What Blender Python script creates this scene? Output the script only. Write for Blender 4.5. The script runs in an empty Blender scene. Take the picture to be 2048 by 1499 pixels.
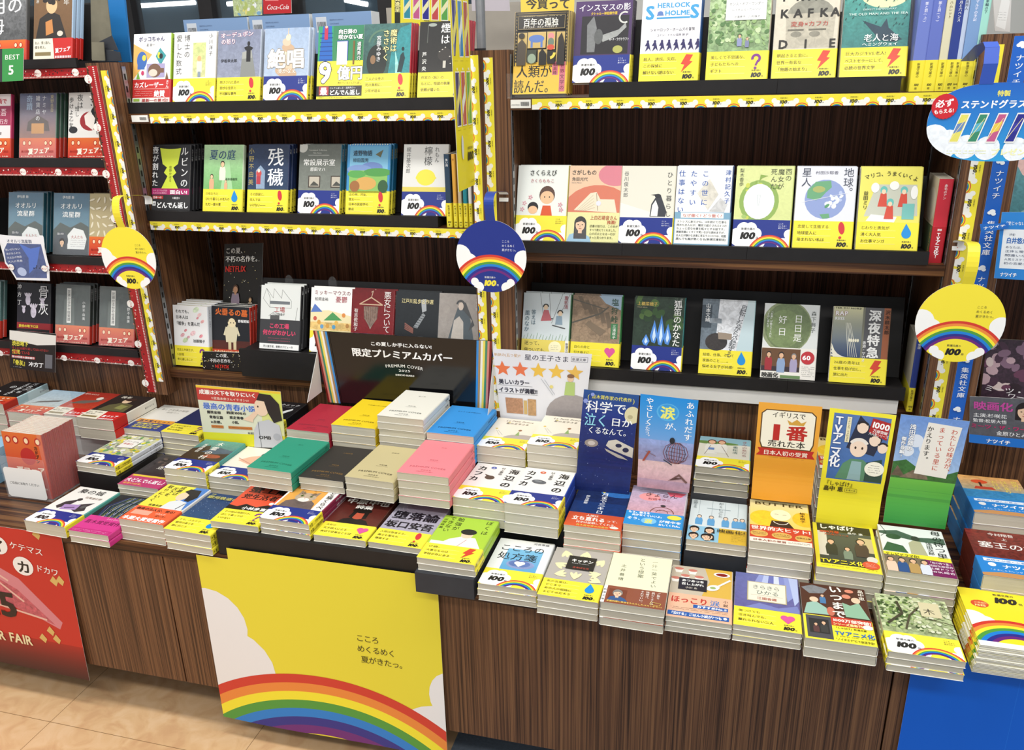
import bpy, math, random
from math import sin, cos, pi, radians as rad
from mathutils import Vector, Matrix
random.seed(7)
SC = bpy.context.scene
COL = SC.collection
# ---------------------------------------------------------------- camera, world, lights, exposure
CAM = Vector((0, 0, 1.29))
F = 1637.93                       # focal length in pixels of the 2048 x 1499 frame
CR = Vector((0.96650068, 0.25571629, -0.02203655))
CU = Vector((-0.06748007, 0.33600346, 0.93944032))
CF = Vector((-0.24763455, 0.90648268, -0.34200333))
cd = bpy.data.cameras.new('camera'); cam = bpy.data.objects.new('camera', cd); COL.objects.link(cam)
cam.matrix_world = Matrix(((CR.x, CU.x, -CF.x, CAM.x), (CR.y, CU.y, -CF.y, CAM.y), (CR.z, CU.z, -CF.z, CAM.z), (0, 0, 0, 1)))
cd.sensor_width = 36; cd.lens = F / 2048 * 36; cd.clip_start = 0.02; cd.clip_end = 60
SC.camera = cam
SC.view_settings.view_transform = 'Standard'; SC.view_settings.look = 'None'
SC.view_settings.exposure = -0.14; SC.view_settings.gamma = 1; SC.view_settings.use_curve_mapping = False
w = bpy.data.worlds.new('world'); SC.world = w; w.use_nodes = True
w.node_tree.nodes['Background'].inputs[0].default_value = (0.93, 0.97, 1, 1)
w.node_tree.nodes['Background'].inputs[1].default_value = 0.68
def area(name, loc, tgt, sx, sy, power, col=(1, 1, 1)):
    l = bpy.data.lights.new(name, 'AREA'); l.shape = 'RECTANGLE'; l.size = sx; l.size_y = sy; l.energy = power; l.color = col
    o = bpy.data.objects.new(name, l); COL.objects.link(o); o.location = loc
    o.rotation_euler = (Vector(tgt) - Vector(loc)).to_track_quat('-Z', 'Y').to_euler()
    return o
for lx in (-2.3, -0.6, 1.1):
    area('ceiling_light', (lx, 0.75, 2.75), (lx, 0.85, 0), 1.25, 0.3, 21, (1, .97, .92))
for lx in (-1.6, 0.5):
    area('ceiling_light', (lx, -0.7, 2.75), (lx, -0.4, 0), 1.25, 0.3, 26, (1, .97, .92))
area('ceiling_light', (-1.0, 2.9, 2.6), (-1.0, 2.9, 0), 2.5, 0.4, 30, (1, .98, .95))
def at(u, v, y=None, z=None):      # point where the sight line of a measured point meets a real plane
    d = CF + CR * ((u - 1024) / F) - CU * ((v - 749.5) / F)
    t = (y / d.y) if y is not None else ((z - CAM.z) / d.z)
    return CAM + d * t
# ---------------------------------------------------------------- materials
def nmat(name):
    m = bpy.data.materials.new(name); m.use_nodes = True
    return m, m.node_tree.nodes, m.node_tree.links, m.node_tree.nodes['Principled BSDF']
def hx(c):
    if isinstance(c, (tuple, list)): return tuple(c) if len(c) == 4 else tuple(c) + (1.0,)
    c = c.lstrip('#')
    if len(c) == 3: c = ''.join(k * 2 for k in c)
    return tuple(int(c[i:i + 2], 16) / 255 for i in (0, 2, 4)) + (1.0,)
def lin(c):
    c = hx(c)
    return tuple((v / 12.92 if v <= .04045 else ((v + .055) / 1.055) ** 2.4) for v in c[:3]) + (1,)
def plain(name, col, rough=.5, spec=.5, metal=0, noise=.06, scale=40, bump=0):
    m, N, L, P = nmat(name)
    tc = N.new('ShaderNodeTexCoord'); nz = N.new('ShaderNodeTexNoise'); nz.inputs['Scale'].default_value = scale; nz.inputs['Detail'].default_value = 4
    L.new(tc.outputs['Object'], nz.inputs['Vector'])
    rp = N.new('ShaderNodeValToRGB'); b = lin(col)
    rp.color_ramp.elements[0].position = .3; rp.color_ramp.elements[1].position = .7
    rp.color_ramp.elements[0].color = tuple(v * (1 - noise) for v in b[:3]) + (1,)
    rp.color_ramp.elements[1].color = tuple(min(1, v * (1 + noise)) for v in b[:3]) + (1,)
    L.new(nz.outputs['Fac'], rp.inputs[0]); L.new(rp.outputs[0], P.inputs['Base Color'])
    P.inputs['Roughness'].default_value = rough; P.inputs['Specular IOR Level'].default_value = spec; P.inputs['Metallic'].default_value = metal
    if bump:
        bp = N.new('ShaderNodeBump'); bp.inputs['Strength'].default_value = bump; bp.inputs['Distance'].default_value = .001
        L.new(nz.outputs['Fac'], bp.inputs['Height']); L.new(bp.outputs[0], P.inputs['Normal'])
    return m
def printed(name, rough, spec, coat=0):
    m, N, L, P = nmat(name)
    a = N.new('ShaderNodeAttribute'); a.attribute_name = 'Col'
    tc = N.new('ShaderNodeTexCoord')
    nz = N.new('ShaderNodeTexNoise'); nz.inputs['Scale'].default_value = 95; nz.inputs['Detail'].default_value = 6; nz.inputs['Distortion'].default_value = 1.2
    L.new(tc.outputs['Object'], nz.inputs['Vector'])
    # alpha of the print colour = how mottled (photographic or painterly) the ink is
    inv = N.new('ShaderNodeMath'); inv.operation = 'SUBTRACT'; inv.inputs[0].default_value = 1; L.new(a.outputs['Alpha'], inv.inputs[1])
    s = N.new('ShaderNodeMath'); s.operation = 'SUBTRACT'; s.inputs[1].default_value = .5; L.new(nz.outputs['Fac'], s.inputs[0])
    k = N.new('ShaderNodeMath'); k.operation = 'MULTIPLY'; L.new(s.outputs[0], k.inputs[0]); L.new(inv.outputs[0], k.inputs[1])
    k2 = N.new('ShaderNodeMath'); k2.operation = 'MULTIPLY_ADD'; k2.inputs[1].default_value = 5.5; k2.inputs[2].default_value = 1; L.new(k.outputs[0], k2.inputs[0])
    mx = N.new('ShaderNodeVectorMath'); mx.operation = 'SCALE'; L.new(a.outputs['Color'], mx.inputs[0]); L.new(k2.outputs[0], mx.inputs['Scale'])
    L.new(mx.outputs[0], P.inputs['Base Color'])
    P.inputs['Roughness'].default_value = rough; P.inputs['Specular IOR Level'].default_value = spec
    P.inputs['Coat Weight'].default_value = coat; P.inputs['Coat Roughness'].default_value = .12
    return m
def wood(name, dark, mid, light, axis='x', freq=75, rough=.42, spec=.35):
    m, N, L, P = nmat(name)
    tc = N.new('ShaderNodeTexCoord'); mp = N.new('ShaderNodeMapping')
    sc = {'x': (freq, freq * .8, 1.6), 'z': (1.6, freq * .8, freq)}[axis]
    mp.inputs['Scale'].default_value = sc
    L.new(tc.outputs['Object'], mp.inputs['Vector'])
    wob = N.new('ShaderNodeTexNoise'); wob.inputs['Scale'].default_value = .9; wob.inputs['Detail'].default_value = 2; L.new(mp.outputs[0], wob.inputs['Vector'])
    n1 = N.new('ShaderNodeTexNoise'); n1.inputs['Scale'].default_value = 1; n1.inputs['Detail'].default_value = 6; n1.inputs['Roughness'].default_value = .62; n1.inputs['Distortion'].default_value = .35
    L.new(mp.outputs[0], n1.inputs['Vector'])
    mp2 = N.new('ShaderNodeMapping'); mp2.inputs['Scale'].default_value = tuple(v * 3.3 if v > 5 else v * 2 for v in sc); L.new(tc.outputs['Object'], mp2.inputs['Vector'])
    n2 = N.new('ShaderNodeTexNoise'); n2.inputs['Detail'].default_value = 3; n2.inputs['Scale'].default_value = 1; L.new(mp2.outputs[0], n2.inputs['Vector'])
    rp = N.new('ShaderNodeValToRGB'); e = rp.color_ramp.elements
    e[0].position = .36; e[0].color = lin(dark); e[1].position = .64; e[1].color = lin(light)
    k = e.new(.5); k.color = lin(mid)
    ad = N.new('ShaderNodeMath'); ad.operation = 'MULTIPLY_ADD'; ad.inputs[1].default_value = .45
    L.new(n2.outputs['Fac'], ad.inputs[0]); 
    sub = N.new('ShaderNodeMath'); sub.operation = 'SUBTRACT'; sub.inputs[1].default_value = .225; L.new(n1.outputs['Fac'], sub.inputs[0]); L.new(sub.outputs[0], ad.inputs[2])
    L.new(ad.outputs[0], rp.inputs[0]); L.new(rp.outputs[0], P.inputs['Base Color'])
    P.inputs['Roughness'].default_value = rough; P.inputs['Specular IOR Level'].default_value = spec
    bp = N.new('ShaderNodeBump'); bp.inputs['Strength'].default_value = .15; bp.inputs['Distance'].default_value = .0006
    L.new(ad.outputs[0], bp.inputs['Height']); L.new(bp.outputs[0], P.inputs['Normal'])
    return m
M = {}
M['print'] = printed('printed_paper', .42, .4, .12)
M['matte'] = printed('matte_print', .6, .3)
M['gloss'] = printed('glossy_board_print', .13, .6)
M['wood'] = wood('walnut_veneer', '3a2518', '64432d', '7f593b', 'x', 230)
M['back'] = wood('dark_walnut_panel', '351d12', '663c27', '875640', 'x', 150, .5, .25)
M['woodh'] = wood('walnut_edge', '231409', '4f2f1b', '77512f', 'z', 120)
M['black'] = plain('black_board', '1d1b1c', .5, .35, noise=.12)
M['grey'] = plain('dark_grey_board', '33363c', .5, .35, noise=.08)
M['white'] = plain('white_board', 'dcdbd8', .5, .4, noise=.02)
M['metal'] = plain('brushed_metal', 'a3a4a6', .35, .5, .9, noise=.08)
M['dark'] = plain('dark_slot', '101010', .6)
M['kraft'] = plain('grey_cardboard', '7b7767', .8, .2, noise=.1)
def pages():
    m, N, L, P = nmat('page_edges')
    tc = N.new('ShaderNodeTexCoord'); mp = N.new('ShaderNodeMapping'); mp.inputs['Scale'].default_value = (4, 4, 4200)
    L.new(tc.outputs['Object'], mp.inputs['Vector'])
    nz = N.new('ShaderNodeTexNoise'); nz.inputs['Scale'].default_value = 1; nz.inputs['Detail'].default_value = 3; L.new(mp.outputs[0], nz.inputs['Vector'])
    rp = N.new('ShaderNodeValToRGB'); rp.color_ramp.elements[0].position = .3; rp.color_ramp.elements[1].position = .6
    rp.color_ramp.elements[0].color = lin('aca48f'); rp.color_ramp.elements[1].color = lin('d2ccbb')
    L.new(nz.outputs['Fac'], rp.inputs[0]); L.new(rp.outputs[0], P.inputs['Base Color']); P.inputs['Roughness'].default_value = .8; P.inputs['Specular IOR Level'].default_value = .15
    return m
M['pages'] = pages()
def clear(name, rough=.03, tint=(1, 1, 1, 1), opac=.1):
    m, N, L, P = nmat(name)
    P.inputs['Base Color'].default_value = tint; P.inputs['Roughness'].default_value = rough
    P.inputs['IOR'].default_value = 1.45
    tr = N.new('ShaderNodeBsdfTransparent'); mx = N.new('ShaderNodeMixShader')
    lw = N.new('ShaderNodeLayerWeight'); lw.inputs[0].default_value = .25
    fr = N.new('ShaderNodeMath'); fr.operation = 'MULTIPLY'; fr.inputs[1].default_value = .22; L.new(lw.outputs['Facing'], fr.inputs[0])
    sc = N.new('ShaderNodeTexNoise'); sc.inputs['Scale'].default_value = 30
    ad = N.new('ShaderNodeMath'); ad.operation = 'MULTIPLY_ADD'; ad.inputs[1].default_value = .04; L.new(sc.outputs['Fac'], ad.inputs[0])
    a2 = N.new('ShaderNodeMath'); a2.operation = 'ADD'; a2.inputs[1].default_value = opac; L.new(fr.outputs[0], a2.inputs[0]); L.new(a2.outputs[0], ad.inputs[2])
    L.new(ad.outputs[0], mx.inputs[0]); L.new(tr.outputs[0], mx.inputs[1]); L.new(P.outputs[0], mx.inputs[2])
    L.new(mx.outputs[0], N['Material Output'].inputs['Surface'])
    return m
M['acryl'] = clear('clear_acrylic', .05, (.9, .92, .93, 1), .0)
M['film'] = clear('clear_shrink_film', .08, (.85, .88, .9, 1), .02)
M['glass'] = clear('window_glass', .02, (.25, .32, .38, 1), .03)
# ---------------------------------------------------------------- mesh builder
class MB:
    def __init__(s): s.v = []; s.f = []; s.c = []; s.m = []
    def add(s, vs, fs, col='fff', mi=0):
        b = len(s.v); s.v += [tuple(v) for v in vs]
        for k, f in enumerate(fs):
            s.f.append([b + i for i in f]); s.m.append(mi)
            s.c.append([hx(col)] * len(f))
    def addc(s, vs, cols):                     # one face with a colour per corner
        b = len(s.v); s.v += [tuple(v) for v in vs]; s.f.append(list(range(b, b + len(vs)))); s.c.append([hx(c) for c in cols]); s.m.append(0)
    def box(s, x0, y0, z0, x1, y1, z1, col='fff', mi=0):
        s.add([(x0, y0, z0), (x1, y0, z0), (x1, y1, z0), (x0, y1, z0), (x0, y0, z1), (x1, y0, z1), (x1, y1, z1), (x0, y1, z1)],
              [(3, 2, 1, 0), (4, 5, 6, 7), (0, 1, 5, 4), (1, 2, 6, 5), (2, 3, 7, 6), (3, 0, 4, 7)], col, mi)
    def prism(s, pts, d, col='fff', mi=0):      # polygon (list of 3D points) pushed by vector d
        n = len(pts); a = [Vector(p) for p in pts]; b = [p + Vector(d) for p in a]
        s.add(a + b, [list(range(n))[::-1], list(range(n, 2 * n))] + [(i, (i + 1) % n, n + (i + 1) % n, n + i) for i in range(n)], col, mi)
    def tube(s, p0, p1, r, n=10, col='fff', mi=0):
        p0 = Vector(p0); p1 = Vector(p1); d = (p1 - p0).normalized()
        a = d.orthogonal().normalized(); b = d.cross(a)
        vs = [p + (a * cos(2 * pi * i / n) + b * sin(2 * pi * i / n)) * r for p in (p0, p1) for i in range(n)]
        s.add(vs, [(i, (i + 1) % n, n + (i + 1) % n, n + i) for i in range(n)] + [list(range(n))[::-1], list(range(n, 2 * n))], col, mi)
    def mesh(s, name, mats, org=None):
        me = bpy.data.meshes.new(name)
        vs = s.v if org is None else [(v[0] - org[0], v[1] - org[1], v[2] - org[2]) for v in s.v]
        me.from_pydata(vs, [], s.f)
        for m in mats: me.materials.append(m)
        me.polygons.foreach_set('material_index', s.m)
        ca = me.color_attributes.new('Col', 'BYTE_COLOR', 'CORNER')
        flat = [x for f in s.c for c in f for x in c]
        ca.data.foreach_set('color_srgb', flat)
        me.update()
        return me
def tag(o, label=None, cat=None, group=None, kind=None):
    if label:
        label = label[0].lower() + label[1:]
        o['label'] = label
    if cat: o['category'] = cat
    if group: o['group'] = group
    if kind: o['kind'] = kind
    return o
def link(name, me, parent=None):
    o = bpy.data.objects.new(name, me); COL.objects.link(o)
    if parent: o.parent = parent
    return o
def obj(name, mb, mats, parent=None, org=None):
    if not isinstance(mats, (list, tuple)): mats = [mats]
    mats = [M[k] if isinstance(k, str) else k for k in mats]
    if parent is None and org is None:
        xs = [v[0] for v in mb.v]; ys = [v[1] for v in mb.v]; zs = [v[2] for v in mb.v]
        org = ((min(xs) + max(xs)) / 2, (min(ys) + max(ys)) / 2, min(zs))
    if parent is not None and org is None: org = parent.location
    o = link(name, mb.mesh(name, mats, org), parent)
    if parent is None: o.location = org
    return o
def struct(name, mb, mats):
    o = obj(name, mb, mats, org=(0, 0, 0)); o['kind'] = 'structure'; return o
def empty(name, loc, label=None, cat=None, group=None):
    o = bpy.data.objects.new(name, None); COL.objects.link(o); o.location = loc; o.empty_display_size = .02
    return tag(o, label, cat, group)
def copy_tree(root):
    r = root.copy(); COL.objects.link(r)
    for ch in root.children:
        c = ch.copy(); COL.objects.link(c); c.parent = r
    return r
# ---------------------------------------------------------------- glyphs
_fc = bpy.data.curves.new('font_tool', 'FONT'); _fo = bpy.data.objects.new('font_tool', _fc); COL.objects.link(_fo)
_G = {}
def glyph(ch, bold, res):
    bold = 0; k = (ch, bold, res)
    if k not in _G:
        _fc.body = ch; _fc.resolution_u = res; _fc.offset = 0
        dg = bpy.context.evaluated_depsgraph_get(); dg.update()
        me = bpy.data.meshes.new_from_object(_fo.evaluated_get(dg))
        v = [(p.co[0], p.co[1]) for p in me.vertices]; f = [tuple(p.vertices) for p in me.polygons]
        bpy.data.meshes.remove(me)
        xs = [p[0] for p in v] or [0, .3]
        _G[k] = (v, f, 1.0 if ord(ch) > 0x2e00 else max(xs) + .07)
    return _G[k]
# ---------------------------------------------------------------- 2D print canvas (millimetres)
class Art:
    def __init__(s, w, h, clip=None):
        s.w, s.h = w, h; s.it = []; s.k = 0; s.a = 0
        s.clip = clip or [(0, 0), (w, 0), (w, h), (0, h)]
    def _p(s, pts, cols):
        if isinstance(cols, str) or (isinstance(cols, tuple)): cols = [cols] * len(pts)
        cols = [hx(c)[:3] + (1 - s.a,) for c in cols]
        P = [(p[0], p[1], c) for p, c in zip(pts, cols)]
        cl = s.clip; n = len(cl)
        for i in range(n):
            ax, ay = cl[i]; bx, by = cl[(i + 1) % n]; out = []
            for j in range(len(P)):
                p, q = P[j], P[(j + 1) % len(P)]
                dp = (bx - ax) * (p[1] - ay) - (by - ay) * (p[0] - ax); dq = (bx - ax) * (q[1] - ay) - (by - ay) * (q[0] - ax)
                if dp >= 0: out.append(p)
                if (dp > 0 > dq) or (dp < 0 < dq):
                    t = dp / (dp - dq)
                    out.append((p[0] + (q[0] - p[0]) * t, p[1] + (q[1] - p[1]) * t, tuple(x + (y - x) * t for x, y in zip(p[2], q[2]))))
            P = out
            if len(P) < 3: return
        s.it.append((s.k, [(p[0], p[1]) for p in P], [list(range(len(P)))], [[p[2] for p in P]]))
    def n(s): s.k += 1; return s
    def R(s, x0, y0, x1, y1, c, c2=None, nx=1, ny=1):
        s.k += 1; c = hx(c); c2 = hx(c2) if c2 else c     # c at the bottom, c2 at the top
        for i in range(nx):
            for j in range(ny):
                xa, xb = x0 + (x1 - x0) * i / nx, x0 + (x1 - x0) * (i + 1) / nx
                ta, tb = j / ny, (j + 1) / ny
                ca = tuple(p + (q - p) * ta for p, q in zip(c, c2)); cb = tuple(p + (q - p) * tb for p, q in zip(c, c2))
                ya, yb = y0 + (y1 - y0) * ta, y0 + (y1 - y0) * tb
                s._p([(xa, ya), (xb, ya), (xb, yb), (xa, yb)], [ca, ca, cb, cb])
        return s
    def P(s, pts, c): s.k += 1; pts = _ccw(pts); s._p(pts, c); return s
    def E(s, x, y, rx, ry, c, rot=0, n=22, a0=0, a1=360, ci=None):
        s.k += 1; r = rad(rot); P = []
        for i in range(n + (a1 - a0 < 360)):
            t = rad(a0 + (a1 - a0) * i / n); px, py = rx * cos(t), ry * sin(t)
            P.append((x + px * cos(r) - py * sin(r), y + px * sin(r) + py * cos(r)))
        if ci is None: s._p(P, c)
        else:
            for i in range(len(P)): s._p([(x, y), P[i], P[(i + 1) % len(P)]], [ci, c, c])
        return s
    def L(s, pts, wd, c, closed=False):
        s.k += 1
        if closed: pts = list(pts) + [pts[0]]
        for (x0, y0), (x1, y1) in zip(pts, pts[1:]):
            s.k += .1; d = math.hypot(x1 - x0, y1 - y0) or 1; nx, ny = -(y1 - y0) / d * wd / 2, (x1 - x0) / d * wd / 2; ex, ey = (x1 - x0) / d * wd * .25, (y1 - y0) / d * wd * .25
            s._p([(x0 - nx - ex, y0 - ny - ey), (x1 - nx + ex, y1 - ny + ey), (x1 + nx + ex, y1 + ny + ey), (x0 + nx - ex, y0 + ny - ey)], c)
        return s
    def arc(s, x, y, r0, r1, a0, a1, c, n=24, sy=1):
        s.k += 1
        for i in range(n):
            t0, t1 = rad(a0 + (a1 - a0) * i / n), rad(a0 + (a1 - a0) * (i + 1) / n)
            s._p([(x + r0 * cos(t0), y + r0 * sin(t0) * sy), (x + r1 * cos(t0), y + r1 * sin(t0) * sy), (x + r1 * cos(t1), y + r1 * sin(t1) * sy), (x + r0 * cos(t1), y + r0 * sin(t1) * sy)], c)
        return s
    def rainbow(s, x, y, r, th, a0=0, a1=180, n=24, sy=1):
        for i, c in enumerate(('d23a2c', 'ec8b3c', 'f7e735', '4f9a3f', '1c7fd3', '2b2c88', '6b2478')):
            s.arc(x, y, r - (i + 1) * th, r - i * th, a0, a1, c, n, sy); s.k -= 1
        s.k += 1; return s
    def cloud(s, blobs, c='fbfbfb'):
        s.k += 1
        for b in blobs:
            s.k += .2; s._p([(b[0] + b[2] * cos(2 * pi * i / 20), b[1] + (b[3] if len(b) > 3 else b[2]) * sin(2 * pi * i / 20)) for i in range(20)], c)
        return s
    def _glyphs(s, lst, c, bold, res):
        s.k += 1; c = hx(c)
        # heavier weights are over-printed with tiny shifts, like letterpress squeeze
        sh = {0: [(0, 0)], 1: [(-.012, 0), (.014, .008)], 2: [(-.026, -.012), (.026, .012), (0, .02)] if res == 1 else [(-.03, -.02), (.03, -.02), (-.03, .022), (.03, .022)],
              3: [(.062 * cos(q * pi / 4), .062 * sin(q * pi / 4)) for q in range(8)]}[bold]
        for i, (a, b) in enumerate(sh):
            for ch, fn in lst:
                v, f, _ = glyph(ch, 0, res)
                if v: s.it.append((s.k + i * .1, [fn(p[0] + a, p[1] + b) for p in v], f, None, c))
    def T(s, t, x, y, sz, c='222', b=0, w=None, rot=0, sh=0, sp=1, al=0, sx=1, arc=0, out=None):
        if out: s.T(t, x, y, sz, out, 3, w, rot, sh, sp, al, sx, arc)
        res = 1 if sz < 5 else 2
        adv = [glyph(ch, b, res)[2] if ch != ' ' else .35 for ch in t]; tot = sum(adv) * sz * sp * sx
        if w: sx *= w / tot; tot = w
        x0 = -tot * al; r = rad(rot); lst = []; px = x0
        for i, (ch, ad) in enumerate(zip(t, adv)):
            dy = -arc * ((i + .5) / len(t) * 2 - 1) ** 2 * sz; lr = -arc * ((i + .5) / len(t) * 2 - 1) * .35
            def fn(u, v, px=px, dy=dy, lr=lr):
                a, bb = u * sz * sx + v * sz * sh, v * sz
                a, bb = a * cos(lr) - bb * sin(lr) + px, a * sin(lr) + bb * cos(lr) + dy
                return (x + a * cos(r) - bb * sin(r), y + a * sin(r) + bb * cos(r))
            if ch != ' ': lst.append((ch, fn))
            px += ad * sz * sp * sx
        s._glyphs(lst, c, b, res); return s
    def V(s, t, x, y, sz, c='222', b=0, h=None, sp=1, out=None, rot=0):
        if out: s.V(t, x, y, sz, out, 3, h, sp, None, rot)
        res = 1 if sz < 5 else 2
        if h: sp = h / (len(t) * sz)
        lst = []; r = rad(rot)
        for i, ch in enumerate(t):
            cy = -(i + .5) * sz * sp; ox, oy = (.6 * sz, .6 * sz) if ch in '、。' else (0, 0)
            w = glyph(ch, b, res)[2]
            def fn(u, v, cy=cy, ox=ox, oy=oy, turn=ch in 'ー～（）―「」()…', w=w):
                a, bb = (u - w / 2) * sz, (v - .38) * sz
                if turn: a, bb = bb, -a
                a += ox; bb += oy + cy
                return (x + a * cos(r) - bb * sin(r), y + a * sin(r) + bb * cos(r))
            if ch != ' ': lst.append((ch, fn))
        s._glyphs(lst, c, b, res); return s
    def sq(s, x, y, w, h, rows, c='777', dens=.8, th=.35):      # body-copy too small to read: rows of short dashes
        s.k += 1
        for r in range(rows):
            yy = y + h - (r + .5) * h / rows; xx = x
            while xx < x + w:
                l = random.uniform(.8, 2.2)
                if random.random() < dens: s._p([(xx, yy - th), (min(xx + l, x + w), yy - th), (min(xx + l, x + w), yy + th), (xx, yy + th)], c)
                xx += l + .5
        return s
    def person(s, x, y, h, skin='e2b592', hair='2a2020', cloth='44557a', leg=None):
        hw = h * .16; leg = leg or cloth
        s.P([(x - hw * 1.1, y), (x - hw * 1.2, y + h * .45), (x - hw * .9, y + h * .68), (x + hw * .9, y + h * .68), (x + hw * 1.2, y + h * .45), (x + hw * 1.1, y)], cloth)
        s.R(x - h * .04, y + h * .64, x + h * .04, y + h * .74, skin)
        s.E(x, y + h * .84, h * .125, h * .155, hair); s.E(x, y + h * .81, h * .1, h * .12, skin); return s
    def face(s, x, y, r, skin='e8c4a4', hair='231b1b', long=0):
        if long: s.P([(x - r * 1.1, y + r * .4), (x - r * 1.15, y - r * long), (x + r * 1.2, y - r * long), (x + r * 1.1, y + r * .4)], hair)
        s.E(x, y + r * .18, r * 1.12, r * 1.28, hair)
        s.R(x - r * .35, y - r * 1.6, x + r * .35, y - r * .5, skin)
        s.E(x, y - r * .1, r * .85, r * 1.1, skin); s.P([(x - r * .9, y + r * .25), (x - r * .7, y + r * 1.1), (x + r * .8, y + r * 1.1), (x + r * .9, y + r * .2), (x + r * .2, y + r * .62)], hair)
        for q in (-.38, .38): s.E(x + r * q, y - r * .05, r * .13, r * .08, '2a2020')
        s.L([(x, y - r * .1), (x - r * .08, y - r * .42), (x + r * .06, y - r * .42)], r * .07, 'b98a6e'); s.L([(x - r * .22, y - r * .7), (x, y - r * .76), (x + r * .22, y - r * .69)], r * .09, 'b3564f'); return s
    def blobs(s, x0, y0, x1, y1, n, r, cols):
        for i in range(n):
            c = random.choice(cols); s.E(random.uniform(x0, x1), random.uniform(y0, y1), r * random.uniform(.5, 1.3), r * random.uniform(.4, 1.1), c, random.uniform(0, 180), 9); s.k -= .85
        s.k += 1; return s
    def emit(s, mb, fn, step=.00005, mi=0):
        for it in s.it:
            z = it[0] * step
            vs = [fn(p[0] / 1000, p[1] / 1000, z) for p in it[1]]
            if it[3] is None:
                b = len(mb.v); mb.v += [tuple(v) for v in vs]; c = it[4]
                for f in it[2]: mb.f.append([b + i for i in f]); mb.c.append([c] * len(f)); mb.m.append(mi)
            else:
                b = len(mb.v); mb.v += [tuple(v) for v in vs]
                for f, cc in zip(it[2], it[3]): mb.f.append([b + i for i in f]); mb.c.append(cc); mb.m.append(mi)
def _ccw(p):
    a = sum(p[i][0] * p[(i + 1) % len(p)][1] - p[(i + 1) % len(p)][0] * p[i][1] for i in range(len(p)))
    return list(p) if a > 0 else list(p)[::-1]
# ---------------------------------------------------------------- books
Y = 'f3e43e'; NV = '1b2f86'; INK = '2c2a25'
def icon(c, k, x, y, s=1.0):
    if k == '!': c.E(x, y + 7 * s, 5 * s, 10.5 * s, 'cf3139', 8); c.E(x - 1.5 * s, y - 9 * s, 2.4 * s, 2.4 * s, 'cf3139')
    if k == '?':
        c.arc(x, y + 6 * s, 3.6 * s, 7.6 * s, -60, 200, '7a2c86'); c.L([(x + 3 * s, y + 2 * s), (x, y - 5 * s)], 3.2 * s, '7a2c86'); c.E(x - .5 * s, y - 9.5 * s, 2.3 * s, 2.3 * s, '7a2c86')
    if k == 'd': c.E(x, y, 7.5 * s, 8 * s, '1e8fd8'); c.P([(x - 6.6 * s, y + 4 * s), (x - 1 * s, y + 17 * s), (x + 6.6 * s, y + 4 * s)], '1e8fd8')
    if k == 'h':
        c.E(x - 4.6 * s, y + 4 * s, 5.8 * s, 5.8 * s, 'd9559a'); c.E(x + 4.6 * s, y + 4 * s, 5.8 * s, 5.8 * s, 'd9559a'); c.P([(x - 9.8 * s, y + 1.5 * s), (x, y - 10 * s), (x + 9.8 * s, y + 1.5 * s), (x, y + 5 * s)], 'd9559a')
    if k == 'b': c.P([(x - 2 * s, y + 16 * s), (x + 9 * s, y + 15 * s), (x + 4 * s, y + 5 * s), (x + 9 * s, y + 4 * s), (x - 9 * s, y - 14 * s), (x - 4 * s, y - 1 * s), (x - 10 * s, y)], 'd4452f')
def hundred(c, x, y, s, col='1d1b1a', sub='3b3a36'):
    c.T('100', x, y, s, col, 2, sh=.22, w=s * 1.75, out=col); c.T('新潮文庫の', x + s * .25, y + s * .98, s * .3, sub, 1); c.T('冊', x + s * 1.85, y, s * .3, sub)
def bandQ(lines, ic):
    def f(c):
        c.R(0, 0, 105, 50, Y)
        n = len(lines); y = 37 if n < 4 else 40; st = 12 if n < 4 else 10.5
        for t in lines: c.T(t, 7, y, 6.9 if n < 4 else 6.2, '45401f', 1, w=min(64, len(t) * 6.9)); c.R(6, y - 2.4, 66, y - 2, 'fff9c0'); y -= st
        icon(c, ic, 84, 30, 1.08); hundred(c, 75, 4, 10.5)
    return f
def bandR(bg):
    bg = {'Y': Y, 'N': NV}[bg]
    def f(c):
        c.R(0, 0, 105, 50, bg)
        c.cloud([(8, 22, 12), (20, 32, 13), (33, 34, 11), (42, 24, 11), (24, 14, 28, 18), (48, 8, 12)])
        c.cloud([(102, 24, 9), (92, 6, 11), (104, 12, 10)])
        c.rainbow(68, -18, 40, 2.1, 0, 180)
        hundred(c, 11, 14, 17)
        tc = '5a5530' if bg == Y else 'e8ecff'
        for i, t in enumerate(('こころ', 'めくるめく', '夏がきたっ。')): c.T(t, 82, 42 - i * 4, 3.1, tc)
    return f
def bandK(c):
    c.R(0, 0, 105, 46, 'c42a1e', 'e0702c', 1, 4)
    for x in (14, 30, 76, 90): c.E(x, 34, 5, 6, 'b41c1c'); c.E(x, 34, 3.4, 4.4, 'f4d9b0')
    c.T('夏フェア', 26, 8, 15, 'fff4e0', 2, w=62, rot=4); c.T('角川文庫', 6, 12, 6, 'a01818', 1); c.T('2025', 84, 12, 7, 'a01818', 1); c.T('BUNKO SUMMER FAIR', 6, 1.6, 3.6, 'fbe0c8', 1, w=94)
def bandK2(c):
    c.R(0, 0, 105, 46, 'ece6d2'); c.P([(58, 0), (52, 46), (105, 46), (105, 0)], 'c8241e')
    c.T('友よ、僕と語れ。', 4, 34, 7, '3a3a30', 1, w=46); c.T('僕を笑え。', 4, 24, 7, '3a3a30', 1, w=34); c.R(5, 8, 48, 16, '8a7a50')
    c.T('夏フェア', 60, 14, 11, 'fff', 2, w=42, rot=6)
    for i in range(10): c.R(60 + i * 4.4, 2, 62.6 + i * 4.4, 7, 'fff')
SPN = Y
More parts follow.
